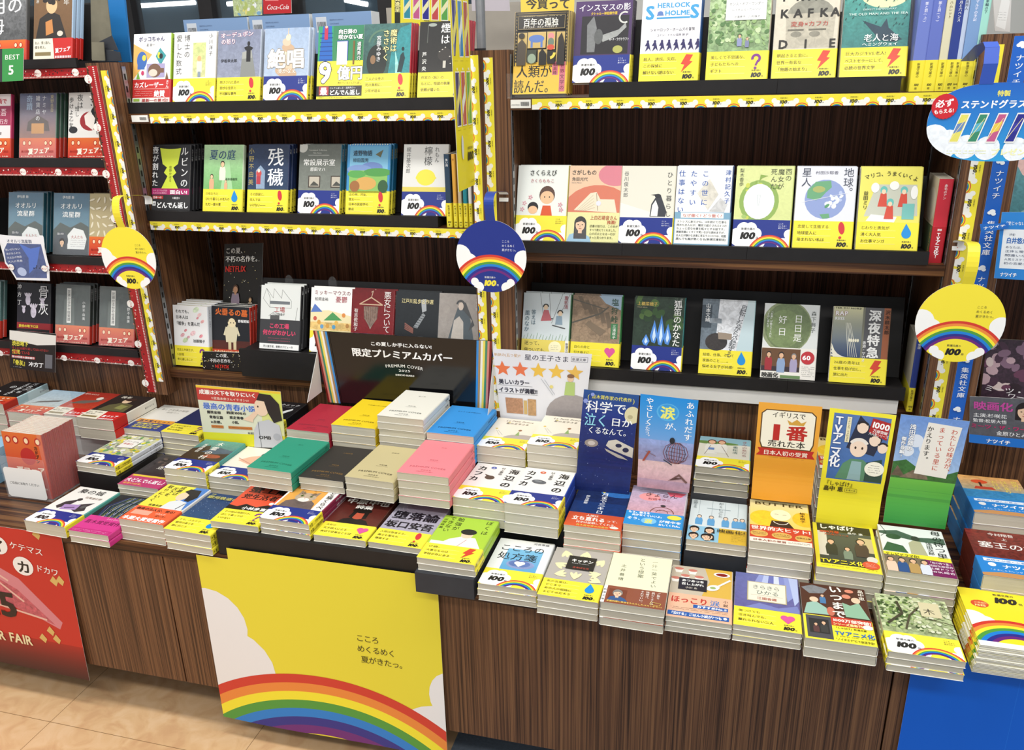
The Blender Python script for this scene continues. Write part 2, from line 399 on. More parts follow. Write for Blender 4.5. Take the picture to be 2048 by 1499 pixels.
def spine_art(title, col, tcol, bandcol, H, T, bh):
    c = Art(T * 1000, H * 1000)
    s = min(5.4, T * 1000 * .5)
    if title: c.V(title[:9], T * 500, H * 1000 - 9, s, tcol, 1)
    return c
def spine_band(kind, T, bh):
    c = Art(T * 1000, bh)
    s = min(5, T * 1000 * .45)
    if kind == 'Y': c.V('新潮文庫の', T * 500, bh - 4, s, '5a4d1c', 1, h=24); c.T('100', T * 500, 9, s * 1.05, '2a2418', 2, al=.5, sh=.2); c.T('冊', T * 500, 3.5, s * .8, '4a4020', 1, al=.5)
    if kind == 'A': c.T('100', T * 500, bh - 8, 5.5, 'fff', 2, al=.5); c.V('TVアニメ化!', T * 500, bh - 11, 8.5, 'fff', 2, h=46)
    return c
def book_proto(key, T, W=.105, H=.1495):
    C = COV[key]; desc, sp, art, band = C[:4]; o = C[4] if len(C) > 4 else {}
    W = o.get('W', W); H = o.get('H', H); title = o.get('title', ''); tcol = o.get('tc', '333')
    root = bpy.data.objects.new(o.get('name', 'paperback'), None); root.empty_display_size = .02
    ls = o.get('left')                       # spine on the left
    def fx(x): return W - x if ls else x
    z0, z1 = .0003, T - .0003; r = min(.0024, T * .3); pg = []
    def profile(off):
        p = [(.0, z1 + off), (W - r, z1 + off)]
        for k in (1, 2, 3): t = pi / 2 - k * pi / 6; p.append((W - r + (r + off) * cos(t), z1 - r + (r + off) * sin(t)))
        for k in (0, 1, 2, 3): t = -k * pi / 6; p.append((W - r + (r + off) * cos(t), z0 + r + (r + off) * sin(t)))
        p.append((0, z0 - off)); return p
    def shell(mb, off, y0, y1, cf, cs, cb, th=.00028):
        A = profile(off); B = profile(off - th); n = len(A)
        for i in range(n - 1):
            col = cf if i == 0 else (cb if i == n - 2 else cs)
            for (p, q, fl) in ((A[i], A[i + 1], 0), (B[i], B[i + 1], 1)):
                vs = [(fx(p[0]), y0, p[1]), (fx(q[0]), y0, q[1]), (fx(q[0]), y1, q[1]), (fx(p[0]), y1, p[1])]
                if fl ^ (1 if ls else 0): vs = vs[::-1]
                mb.add(vs, [(0, 1, 2, 3)], col if not fl else 'f2f0ea')
            for yy in (y0, y1):
                mb.add([(fx(A[i][0]), yy, A[i][1]), (fx(A[i + 1][0]), yy, A[i + 1][1]), (fx(B[i + 1][0]), yy, B[i + 1][1]), (fx(B[i][0]), yy, B[i][1])], [(0, 1, 2, 3)], 'eeece6')
        mb.add([(fx(0), y0, A[0][1]), (fx(0), y1, A[0][1]), (fx(0), y1, B[0][1]), (fx(0), y0, B[0][1])], [(0, 1, 2, 3)], 'eeece6')
    mt = o.get('mat', 'print')
    mb = MB(); c = Art(W * 1000 - (2 if not ls else 0), H * 1000); bg = o.get('bg', 'f1f0ec')
    shell(mb, 0, 0, H, bg, sp, bg)
    if art:
        if ls: c = Art(W * 1000, H * 1000)
        art(c); c.emit(mb, lambda x, y, z: (x, y, z1 + .00004 + z))
    sa = spine_art(title, sp, tcol, None, H, T, 50)
    sf = (lambda x, y, z: (W + .00006 + z, y, T - x)) if not ls else (lambda x, y, z: (-.00006 - z, y, x))
    sa.emit(mb, sf)
    link('cover', mb.mesh('cover', [M[mt]]), root)
    mb = MB(); mb.box(fx(.0006) if not ls else .0012, .0008, z0 + .0003, fx(W - .0012) if not ls else W - .0006, H - .0008, z1 - .0003)
    link('page_block', mb.mesh('page_block', [M['pages']]), root)
    if band:
        bf, bcol, bh, kind = band if isinstance(band, tuple) else (band, Y, 50, 'Y')
        mb = MB(); shell(mb, .0002, -.0001, bh / 1000, bcol, bcol, bcol, .00015)
        c = Art(W * 1000 - 2, bh); bf(c); c.emit(mb, lambda x, y, z: (x, y, z1 + .00024 + z))
        spine_band(kind, T, bh).emit(mb, (lambda x, y, z: (W + .00026 + z, y, T - x)) if not ls else (lambda x, y, z: (-.00026 - z, y, x)))
        link('paper_band', mb.mesh('paper_band', [M[mt]]), root)
    if o.get('film'):
        mb = MB(); e = .0006
        vs = [(-e, -e, z1 + e), (W + e, -e, z1 + e), (W + e, H + e, z1 + e), (-e, H + e, z1 + e)]
        mb.prism(vs, (0, 0, -.0002)); link('shrink_film', mb.mesh('shrink_film', [M['film']]), root)
    COL.objects.link(root)
    return root
PROTO = {}
def inst(key, T, W=.105, H=.1495):
    k = (key, T)
    if k in PROTO: return copy_tree(PROTO[k])
    PROTO[k] = book_proto(key, T, W, H)
    return PROTO[k]
ORD = ['topmost', 'second', 'third', 'fourth', 'fifth', 'sixth', 'seventh', 'eighth', 'ninth', 'tenth']
def ordl(i, n):
    if n == 1: return ''
    if i == 0: return ', topmost of its stack'
    if i == n - 1: return ', bottom one of its stack'
    return ', %s from top of its stack' % ORD[i]
STK = []
NUDGE = {1: (-7.4, 0.1), 2: (7.4, -0.1), 4: (7.1, -4.3), 5: (-6.0, 0.1), 6: (4.3, -0.1), 7: (1.8, -0.0), 8: (-6.7, 0.4), 9: (-7.8, 0.1), 11: (0.0, -8.1), 12: (7.4, 3.7), 14: (0.0, -6.1), 15: (-1.7, 0.1), 16: (0.5, -3.4), 18: (-2.5, 6.2), 19: (-7.9, 0.1), 20: (9.1, -13.6), 21: (-2.1, 0.0), 22: (-1.2, -6.1), 27: (-0.2, -6.3), 28: (2.5, 2.7), 29: (3.5, -2.5), 30: (-0.1, -3.1), 31: (-0.1, 5.2), 34: (0.0, 1.8), 35: (0.0, 1.4), 36: (0.1, 3.4), 39: (-0.1, -5.2), 40: (-0.7, 0.0), 41: (0.7, 0.0), 42: (-1.0, -1.8), 43: (1.0, -1.4), 44: (-0.1, -3.4), 45: (0.1, 3.1), 46: (0.0, 0.7), 47: (-0.0, -0.7)}
def stack(key, n, T, u, v, base, rot=0, sx=1, cat='book', desc=None, xyz=None, lo=None):
    z = base + n * T
    p = xyz or at(u, v, z=z)
    nd = NUDGE.get(len(STK), (0, 0)); STK.append((key, p[0], p[1], rot, sx, base, z)); p = Vector((p[0] + nd[0] / 1000, p[1] + nd[1] / 1000, z))
    d = desc or COV[key][0]
    for i in range(n):
        kk = key if (i == 0 or lo is None) else lo
        r = inst(kk, T)
        j = 0 if i == 0 else 1
        r.location = (p[0] + j * random.uniform(-.0012, .0012), p[1] + j * random.uniform(-.0008, .0016), base + (n - 1 - i) * T + .00005)
        r.rotation_euler = (0, 0, rad(rot + j * random.uniform(-.5, .5))); r.scale = (sx, 1, 1)
        tag(r, d + ordl(i, n), cat, ('copies of the ' + d) if n > 1 else None)
TILT = rad(17)
def face(key, u, v, yf, zb, T=.012, n=1, desc=None, where='', rot=0, sx=1, tilt=None, xmin=-9):
    tl = TILT if tilt is None else tilt
    p = at(u, v, y=yf); d = desc or COV[key][0]; p.x = max(p.x, xmin)
    for i in range(n):
        r = inst(key, T)
        # back of the book sits deeper; the front cover plane passes through (p.x, yf, zb)
        r.location = (p.x + (0 if i == 0 else random.uniform(0, .0015)), yf + T * cos(tl) + i * (T + .0007) / cos(tl), zb + .0003)
        r.rotation_euler = (pi / 2 - tl, 0, rad(rot)); r.scale = (sx, 1, 1)
        sfx = where if i == 0 else ', copy %s the front one' % ('right behind' if i == 1 else 'furthest back behind' if i == n - 1 else 'second behind' if i == 2 else 'third behind')
        tag(r, d + sfx, 'book', ('copies of the ' + d) if n > 1 else None)
    return p
# ---------------------------------------------------------------- what is printed on the covers (millimetres, origin bottom left)
COV = {}
def cov(key, desc, spine, band, **o):
    def dec(fn): COV[key] = (desc, spine, fn, band, o); return fn
    return dec
W0 = 'f3f2ef'
def bg(c, a, b=None, m=0): c.a = m; c.R(0, 0, c.w, c.h, a, b, 1, 3 if b else 1); c.a = 0
# --- left unit, top shelf
RED = lambda c: (c.R(0, 0, 105, 50, 'c9322f'), c.R(0, 0, 105, 10, 'f0ede4'), c.T('カズレーザー', 4, 33, 13, 'fff', 2, w=82), c.V('さん', 96, 48, 9, 'fff', 1), c.R(4, 29, 100, 29.8, 'f2c0b8'), c.sq(6, 13, 50, 13, 3, 'f4c9c2'), c.T('絶賛', 60, 13, 15, 'fff', 2), c.T('星新一の第1位!', 26, 1.5, 7.5, 'b83a3a', 2, w=74), c.R(3, 2, 20, 8, '9ab84a'))
@cov('bokko', 'white paperback with blue elephant shape and red band', 'a4c83a', (RED, 'c9322f', 50, ''), title='ボッコちゃん')
def _(c):
    bg(c, W0); c.P([(0, 50), (0, 128), (52, 104)], 'e8b25f'); c.E(24, 92, 14, 19, '3d6ab5'); c.R(12, 72, 32, 84, '3d6ab5'); c.E(30, 97, 5.5, 6.5, 'e8d54a')
    c.P([(74, 118), (91, 101), (76, 80), (62, 100)], '3d9aa0'); c.E(71, 102, 4, 7, 'e8e04a'); c.E(77, 100, 5, 6, '20242a')
    c.R(38, 54, 88, 84, 'a9a0c8'); c.E(60, 69, 18, 15, '7a5a48'); c.R(76, 64, 86, 74, '7a5a48'); c.E(56, 64, 12, 8, 'ded0c0')
    c.P([(10, 51), (14, 68), (20, 51)], '7ab04a'); c.E(27, 64, 4, 5, 'c83a6a'); c.P([(90, 50), (94, 66), (99, 50)], '7a5a40')
    c.T('ボッコちゃん', 14, 133, 12, '2a2a6a', 1, w=72); c.T('星 新一', 36, 122, 7, '555')
@cov('hakase', 'white paperback with pale green garden drawing', 'eceae6', bandR('Y'))
def _(c):
    bg(c, W0); c.a = .2; c.R(48, 52, 80, 126, 'd9dba0', 'c9d58a'); c.a = 0; c.E(64, 92, 5, 6, 'e0b07a'); c.R(58, 62, 71, 86, 'ecebd0'); c.R(61, 52, 68, 64, '8a98a8')
    c.V('愛した数式', 13, 145, 15, '333', h=88); c.V('博士の', 33, 145, 15, '333', h=52); c.V('小川洋子', 92, 146, 10, '444', h=50)
@cov('oduvon', 'grey-blue paperback with figure on stone pillar', 'b9c4d6', bandQ(['閉ざされた島の', '奇妙な住民と', '不可解な事件'], '!'))
def _(c):
    bg(c, '9aa0b0', '7f86a0', .15); c.P([(56, 50), (60, 102), (82, 108), (94, 50)], '878a86'); c.P([(60, 102), (82, 108), (84, 90), (60, 88)], 'a5a7a2')
    c.R(70, 82, 80, 112, '15151a'); c.E(75, 120, 3.4, 5, '15151a'); c.P([(64, 112), (75, 116), (86, 111), (82, 106), (68, 106)], '15151a')
    c.T('オーデュボン', 6, 134, 11.5, 'fff', 1, w=80, rot=2, out='a05a80'); c.T('の祈り', 8, 121, 12, 'fff', 1, out='a05a80'); c.T('伊坂幸太郎', 8, 82, 8, '2a2a30', 1)
@cov('zessho', 'pale blue paperback with spiral shell tower', 'c9d7ea', bandR('N'))
def _(c):
    bg(c, 'b9c8dc', '9fb3cf', .1)
    for i, (w_, y) in enumerate(((26, 58), (22, 76), (20, 94), (15, 108), (10, 120), (6, 130))): c.E(52 + (i % 2) * 4, y, w_, 12 - i, ['c8a98a', 'd9c3a8', 'e6d8c0'][i % 3], -12)
    c.L([(55, 134), (56, 148)], 2, 'd9c3a8'); c.T('絶唱', 8, 70, 42, 'fdfdfb', 2, w=88, out='8f8577'); c.T('湊かなえ', 32, 56, 11, 'f4f0e6', 1, sh=.15)
B9 = lambda c: (c.R(0, 0, 105, 78, Y), c.T('9', 4, 34, 60, 'fff', 2, sx=.95, out='1a1a1a'), c.T('億円', 46, 42, 30, 'fff', 2, w=58, out='1a1a1a'), c.T('売れているどんでん返し', 48, 31, 5, '5a5020', w=54), c.R(0, 6, 105, 27, '1f1c1a'), c.R(6, 8, 28, 26, 'b83a3a'), c.T('最', 8, 10, 17, 'fff', 2), c.T('どんでん返し', 30, 9, 11.5, 'fff', 2, w=70), c.T('どんでん返し王・道尾秀介の', 30, 21, 4.4, 'eee', w=60), c.sq(6, 1, 90, 4, 1, '6a6020'))
@cov('himawari', 'green paperback with blue stairs and tall yellow band', 'e8e6e0', (B9, Y, 78, 'Y'))
def _(c):
    bg(c, '3f9450', '2f7f5a'); c.R(0, 60, 34, 151, '2e9a6a'); c.P([(3, 78), (10, 151), (30, 151), (34, 78)], '1c62b8')
    for i in range(7): c.R(4, 80 + i * 9, 33, 81.5 + i * 9, '0f3f8a')
    c.R(14, 122, 22, 148, 'c02a50'); c.E(18, 148, 3, 3, 'e8c0a0'); c.R(44, 70, 68, 118, 'ecebe6'); c.L([(44, 118), (68, 118), (68, 78)], 1.6, '3a4fb0'); c.R(80, 70, 84, 118, '7a5a2a')
    c.T('向日葵の', 46, 133, 10.5, 'fff', 2, out='2a5a3a'); c.T('咲かない夏', 46, 122, 10.5, 'fff', 2, w=56, out='2a5a3a'); c.V('道尾秀介', 94, 116, 9.5, 'fff', 1, out='2a4a3a')
@cov('majutsu', 'dark teal paperback with arched tunnel', 'b3263a', bandQ(['三人の女性の', '死の真相に、', '少年が迫る'], '!'))
def _(c):
    bg(c, '24463f', '3d6a66', .25); c.a = .2; c.P([(105, 50), (56, 50), (64, 108), (80, 140), (105, 148)], '2f8a90'); c.E(30, 74, 22, 34, '17201c'); c.P([(72, 50), (84, 50), (70, 96)], '9ad6cf'); c.a = 0
    c.arc(40, 108, 26, 30, 20, 170, '577a66'); c.arc(40, 108, 16, 18, 20, 170, '4a6c5c'); c.P([(76, 52), (82, 86), (88, 92), (92, 80), (86, 52)], '123036'); c.E(87, 98, 3, 4, '0c2226'); c.E(22, 78, 6, 9, '8a6a4a')
    c.V('魔術は', 66, 138, 15, 'f0e6a0', 1, h=46, out='333a20'); c.V('ささやく', 50, 138, 15, 'f0e6a0', 1, h=64, out='333a20'); c.V('宮部みゆき', 34, 126, 10.5, 'eee', 1)
@cov('kemuri', 'black paperback with street lamp and white title', 'b3263a', bandQ(['作家の〈私〉の', 'もとに、怪談の執筆', '依頼が届いた'], '?'))
def _(c):
    bg(c, '23201c', '100f0e', .2); c.E(27, 143, 9, 3.4, '9aa29a'); c.L([(18, 142), (17, 108)], 1, '6a6f68'); c.E(55, 84, 15, 13, '2f2a26'); c.R(52, 58, 58, 72, 'c8c4b8')
    c.V('煙は', 55, 147, 20, 'f6f6f2', 1, h=44); c.V('芦沢央', 12, 92, 10, 'f0f0ea', 1, h=42)
    for p in ((50, 94), (56, 98), (44, 90), (66, 80), (68, 66)): c.E(p[0], p[1], 1.6, 1, 'c0bdb2')
# --- left unit, middle shelf
BR = lambda c: (c.R(0, 0, 105, 50, '2f2f31'), c.R(0, 36, 105, 50, 'b02a6a'), c.T('クチコミで20万部!', 3, 43, 4.6, 'f4c8dc', w=40), c.T('ただただ圧倒的に', 3, 37.6, 4.6, 'f4c8dc', w=40), c.T('面白い!', 50, 38, 10, 'fff', 2, w=48), c.R(3, 26, 32, 33, 'b83a3a'), c.T('日本一の', 4, 27, 6, 'fff', 1), c.T('\\\\新言//', 58, 26, 6, 'fff', 1), c.T('どんでん返し', 14, 6, 15, 'fff', 2, w=88), c.R(3, 10, 12, 20, 'eee'), c.T('大', 3.6, 11, 8, '222', 1))
@cov('rubin', 'black paperback with yellow vase silhouette', '28282c', (BR, '2f2f31', 50, ''), title='ルビンの壺', tc='ddd')
def _(c):
    bg(c, '26262a'); c.P([(20, 142), (78, 142), (70, 106), (58, 98), (66, 86), (56, 78), (72, 50), (26, 50), (42, 78), (32, 86), (40, 98), (28, 106)], 'd9e84a'); c.E(49, 144, 30, 4, '1a1a1c')
    c.V('ルビンの', 88, 147, 21, 'f4f4f4', 1, h=96); c.V('壺が割れた', 8, 147, 17, 'f4f4f4', 1, h=94); c.V('宿野かほる', 50, 102, 7.5, '6a7020', 1)
@cov('natsu', 'green paperback with three standing children', 'cfe0c0', bandQ(['少年たちと', 'ひとり暮らしの老人の', 'ただ一度の夏'], 'd'))
def _(c):
    bg(c, '5ca853', 'b4d8a8', .08); c.P([(46, 50), (62, 148), (78, 50)], 'a9d6a0')
    for x, y, h in ((50, 70, 44), (22, 50, 34), (60, 50, 22)): c.person(x, y, h, 'ecc8a0', '3a2a20', 'f2ead8' if x == 50 else 'e0b088')
    c.T('夏の庭', 14, 118, 24, '1f3f7a', 0, w=70, sh=.08); c.T('湯本香樹実', 58, 70, 6.5, '2a4a2a', 1)
@cov('zanne', 'navy paperback with doll and large white title', '23345e', bandQ(['その部屋に、', '住んでは', 'いけない――'], '!'), title='残穢', tc='ddd')
def _(c):
    bg(c, '2f4a6a', '1b2c4c', .15); c.a = .1; c.P([(22, 52), (20, 92), (32, 104), (44, 92), (44, 52)], '8fa6c0'); c.a = 0; c.E(28, 86, 7, 8, 'c84a4a'); c.R(22, 62, 33, 80, 'b83a48'); c.E(28, 92, 3.5, 4, 'ecdcd0')
    c.T('残', 50, 106, 42, 'f2f4f6', 1); c.T('穢', 50, 62, 42, 'e6ecf2', 1); c.V('小野不由美', 8, 144, 14, 'b9a866', 0, h=86)
@cov('josetsu', 'grey-green paperback with framed pictures', '2a6f8a', bandR('N'), title='常設展示室', tc='ddd')
def _(c):
    bg(c, '8f948c', '5d635c', .1); c.E(8, 144, 12, 12, 'c8c8c0'); c.R(22, 126, 74, 126.7, 'e8e8e2'); c.T('Permanent Collection', 24, 136, 4.2, 'e0e0d8', w=44); c.T('Maha Harada', 34, 130, 3.6, 'e0e0d8')
    for x in (24, 80): c.R(x, 56, x + 30, 82, '4a4038'); c.R(x + 2.5, 58.5, x + 27.5, 79.5, 'c0b8a8'); c.P([(x + 4, 60), (x + 14, 70), (x + 26, 62), (x + 26, 60)], '4a4a44')
    c.T('常設展示室', 10, 105, 15, 'f4f4f0', 1, w=80); c.T('原田マハ', 28, 92, 9.5, 'f0f0ec', 1)
@cov('tono', 'blue-bordered paperback with green hills', '1f6f9a', bandQ(['山の神、河童、', '雪女――', '日本の民俗学の', '原点'], '!'), title='遠野物語', tc='e8d060')
def _(c):
    bg(c, '3a8fc8'); c.R(6, 46, 98, 146, 'a9cfe0', '5aa6d0', 1, 3); c.E(60, 100, 26, 12, '6a86c0'); c.E(30, 96, 30, 10, '7a96c8'); c.R(6, 46, 98, 94, '8abf62'); c.E(74, 90, 34, 9, '4f9a4a'); c.E(24, 86, 22, 8, '5aa652'); c.E(46, 66, 26, 14, 'd8a85a'); c.E(20, 60, 12, 12, 'a06a3a'); c.E(88, 60, 12, 14, '2f5a34'); c.P([(68, 128), (80, 122), (86, 138), (78, 134)], '5a5a3a')
    for i in range(16): c.E(6 + i * 6, 148.5, 1, 1, 'f4f4e0')
    c.T('遠野物語', 14, 126, 12.5, '1a2a3a', 1, w=46); c.T('柳田国男', 14, 112, 9.5, '1a2a3a')
@cov('remon', 'grey-white paperback with yellow lemon drawing', 'd8d8d2', bandR('N'))
def _(c):
    bg(c, 'e2e2de'); c.R(0, 50, 105, 60, 'e0cf60'); c.E(54, 80, 22, 17, 'efe14a'); c.P([(32, 84), (30, 78), (36, 74)], 'efe14a'); c.P([(74, 84), (79, 79), (72, 74)], 'efe14a')
    c.V('檸檬', 58, 146, 20, '3a3a3a', h=42); c.V('れもん', 78, 144, 11, '555'); c.V('梶井基次郎', 12, 144, 11, '666', h=56)
# --- left unit, low shelf
BK = lambda c: (c.R(0, 0, 105, 70, '39393c'), c.R(0, 0, 105, 13, 'f4f4f2'), c.T('この工場', 24, 50, 13, 'd9446a', 2), c.T('何かがおかしい', 8, 34, 13.5, 'd9446a', 2, w=86), c.sq(22, 17, 58, 12, 2, '8a4a58', .9, .9), c.T('芥川賞作家、衝撃のデビュー作', 10, 4, 6, '3a3a3a', 1, w=78))
@cov('kojo', 'white paperback with factory line drawing, black band', '2c2c2e', (BK, '39393c', 70, ''), title='工場', tc='eee')
def _(c):
    bg(c, 'dfe2df'); L = '555'
    c.L([(6, 118), (14, 142), (32, 120), (34, 142), (54, 120), (56, 140), (80, 114), (80, 98), (24, 98), (6, 118)], .7, L); c.L([(14, 142), (24, 120), (24, 98)], .7, L); c.R(24, 106, 76, 113, '70757a'); c.L([(92, 70), (96, 100)], .7, L); c.L([(22, 78), (36, 88), (56, 80)], .7, L); c.R(26, 70, 50, 80, '555')
    c.T('工場', 36, 88, 14, 'b03a3a', 0); c.T('小山田浩子', 32, 80, 6.5, '333')
@cov('mickey', 'cream paperback with cartoon map landscape', 'e8e6de', bandR('Y'))
def _(c):
    bg(c, W0); c.P([(0, 50), (0, 104), (20, 96), (46, 98), (105, 86), (105, 50)], 'efe0b0'); c.P([(0, 92), (10, 112), (30, 94)], '5a7ac0'); c.P([(34, 74), (56, 94), (80, 76)], '4f9a5a'); c.a = .3; c.R(0, 52, 105, 70, 'e8c47a'); c.a = 0
    for x, y, k in ((12, 78, 'c85a4a'), (22, 70, 'd9a04a'), (30, 60, '6aa0c8'), (60, 60, '5aa0c8'), (84, 88, 'e0904a'), (94, 64, 'b8864a'), (66, 70, 'e8b85a'), (44, 62, 'd9a04a')): c.E(x, y, 4.5, 5, k)
    c.T('ミッキーマウスの', 8, 134, 11.5, '8a4a50', 0, w=92); c.T('憂鬱', 62, 118, 15, 'b0505a'); c.T('松岡圭祐', 10, 120, 8.5, '555')
@cov('akujo', 'dark red paperback with clothes hanger', '8a1f2a', bandR('N'), title='悪女について', tc='eee')
def _(c):
    bg(c, '8f2028', '6a1418', .15); c.L([(48, 144), (52, 147), (50, 138), (48, 132)], 1.6, 'c8b098'); c.L([(48, 132), (20, 116), (76, 116), (48, 132)], 2.6, 'c8a88c'); c.a = .35; c.P([(30, 112), (66, 112), (64, 84), (48, 62), (32, 84)], '7d6458'); c.a = 0
    for i in range(6): c.L([(32 + i * 6, 110), (36 + i * 5, 84), (48, 60)], .6, 'a8968a')
    c.V('悪女について', 88, 146, 18, 'f4eeea', h=92); c.V('有吉佐和子', 12, 106, 10.5, 'f0e6e0', 1)
@cov('edogawa', 'black paperback with white stairs and hand', '2a2a30', bandR('N'))
def _(c):
    bg(c, '1d2023', '22262a', .12); c.P([(60, 132), (72, 134), (74, 108), (64, 104)], 'a9adb0'); c.P([(44, 70), (66, 104), (72, 98), (54, 68)], '8f9396')
    for i in range(7): c.L([(46 + i * 3, 72 + i * 5), (54 + i * 3, 70 + i * 5)], .9, '2a2e30')
    for i in range(4): c.L([(24, 78 - i * 4), (44, 66 - i * 3)], 2.6, '8a5a50')
    c.T('江戸川乱歩名作選', 14, 124, 11, 'e6d9a0', 1, w=76)
BY = lambda c: (c.R(0, 0, 105, 44, 'e6e4dc'), c.R(0, 0, 105, 30, 'd9705a'), c.T('美しい日本を偲ぶ、幽玄なる怪談', 4, 34, 7, '2a2a2a', 1, w=96), c.sq(6, 6, 90, 18, 3, 'f0d0c8'))
@cov('kwaidan', 'grey-brown paperback with long haired woman, film wrapped', '8a8a88', (BY, 'e6e4dc', 44, ''), film=1)
def _(c):
    bg(c, '9a8f86', 'a39a92', .12); c.a = .08; c.P([(24, 48), (36, 94), (44, 120), (62, 120), (74, 94), (84, 48)], '33444e'); c.P([(30, 46), (36, 90), (48, 100), (58, 88), (60, 46)], 'c9bfb4'); c.P([(44, 124), (50, 134), (62, 130), (84, 82), (70, 66), (78, 92), (58, 112)], '26262a'); c.a = 0
    c.E(51, 122, 6, 9, 'd9c8b8'); c.arc(50, 126, 6, 10, 0, 180, '26262a'); c.V('小泉八雲', 88, 142, 7, 'd9d4cc')
@cov('senso', 'white paperback with pink flower sketch', 'dfe4ea', bandQ(['先生と中高生が、', '5日間', '考え通したこと'], '?'), title='それでも、日本人', tc='667')
def _(c):
    bg(c, 'eeeeee'); c.a = .25
    for x, y, r, k in ((80, 128, 7, 'ecc4c4'), (88, 112, 6, 'e0a8a8'), (70, 140, 10, 'cfdec0'), (36, 88, 5, 'd98a94'), (26, 76, 7, 'dda8b0'), (82, 76, 6, 'd98a94'), (34, 64, 9, 'c4d6b0'), (58, 82, 9, 'eec8cc'), (74, 120, 4, 'd98a94'), (44, 72, 5, 'dda8b0')): c.E(x, y, r, r * .6, k, 30)
    c.a = 0; c.T('それでも、', 7, 131, 9.5, '222', 1); c.T('日本人は', 8, 117, 9.5, '222', 1); c.T('「戦争」を選んだ', 5, 101, 10.5, '222', 1, w=76); c.T('加藤陽子', 58, 60, 9, '333', 1)
HB = lambda c: (c.R(0, 0, 105, 44, '2c3f6a'), c.R(0, 32, 105, 44, 'c8442a'), c.T('スタジオジブリ不朽の名作', 4, 35, 7.5, 'fff0c0', 2, w=98), c.person(22, -10, 40, hair='20222a', cloth='7a94b8'), c.person(55, -10, 38, hair='15151a', cloth='d9d4c4'), c.E(72, 12, 10, 8, 'd9c83a'), c.person(92, -8, 40, hair='c8b88a', cloth='7a6a4a'))
@cov('hotaru', 'dark paperback with small pale standing child', 'c83a2c', (HB, '2c3f6a', 44, 'Y'), title='火垂るの墓', tc='eee')
def _(c):
    bg(c, '7a2a18', '14161c', .08); c.R(0, 66, 105, 151, '181a20'); c.P([(38, 62), (36, 90), (44, 104), (64, 104), (70, 88), (66, 62)], 'd9d0b0'); c.R(44, 44, 52, 64, 'd9c8a0'); c.R(58, 44, 66, 64, 'd9c8a0'); c.E(55, 110, 11, 11, 'e8d8b0'); c.arc(55, 112, 9, 13, 0, 180, '2a2420'); c.L([(40, 98), (34, 80)], 5, 'd9d0b0'); c.L([(68, 98), (74, 80)], 5, 'd9d0b0'); c.E(52, 110, 1.3, 1.7, '222'); c.E(60, 110, 1.3, 1.7, '222')
    c.T('火垂るの墓', 10, 130, 18, 'd96a2a', 2, w=88, rot=-2); c.T('野坂昭如', 72, 112, 7.5, 'eee', 2, w=30)
# --- right unit, top shelf
HY = lambda c: (c.R(0, 0, 105, 58, 'e8c23a', 'd9ae3a'), c.T('人類が', 6, 32, 24, '1f1a10', 1, w=70), c.T('読んだ。', 2, 4, 26, '1f1a10', 1, w=80), c.R(76, 34, 87, 58, 'c86a7a'), c.V('最高峰', 81.5, 57, 7.5, '5a1a2a', 1), c.R(90, 4, 101, 58, 'c86a7a'), c.V('世界文学の', 95.5, 56, 9, '5a1a2a', 1, h=50))
@cov('hyakunen', 'black and tan paperback with folk figures', 'b9a05a', (HY, 'e0b83a', 58, ''))
def _(c):
    bg(c, 'b89c5e'); c.R(5, 54, 100, 146, '1f1b17'); c.R(7, 56, 25, 112, 'c4a868'); c.R(47, 56, 65, 81, 'c4a868'); c.R(82, 56, 98, 112, 'c4a868'); c.L([(2, 52), (2, 148), (103, 148), (103, 52)], 2.4, '1a1714')
    for i in range(15): c.E(5, 60 + i * 6, 1.6, 2, '1a1714'); c.E(100, 60 + i * 6, 1.6, 2, '1a1714')
    c.R(6, 116, 99, 144, '1c1917'); c.L([(8, 118), (97, 118), (97, 142), (8, 142)], .5, 'c4a868', True); c.T('百年の孤独', 17, 124, 15.5, 'f4efe0', 1, w=68); c.sq(14, 139, 76, 3, 1, 'c8b890'); c.T('ガブリエル・ガルシア=マルケス', 17, 119.5, 4.2, 'f0e8d8', 1, w=66)
    c.P([(6, 52), (8, 92), (16, 100), (24, 90), (24, 52)], '4a4034'); c.E(15, 106, 6, 5, '2a2420'); c.R(27, 83, 62, 112, 'c4a868'); c.E(44, 100, 15, 7, '5a78b8'); c.R(33, 84, 37, 98, '5a78b8'); c.R(52, 84, 56, 98, '5a78b8')
    c.R(64, 80, 80, 112, 'c4a868'); c.E(72, 104, 6, 6, 'd98a8a'); c.E(72, 93, 6, 8, '6a7a6a'); c.E(72, 84, 7, 5, 'c8503a'); c.P([(84, 52), (86, 100), (92, 110), (98, 92), (99, 52)], '2a2420'); c.R(27, 56, 45, 80, '3a4034'); c.E(36, 64, 8, 9, '8fa08a'); c.P([(50, 52), (50, 74), (56, 82), (64, 72), (64, 52)], '1a1714'); c.R(66, 54, 81, 78, '1c1917'); c.arc(70, 74, 7, 12, -80, 0, 'e0c850')
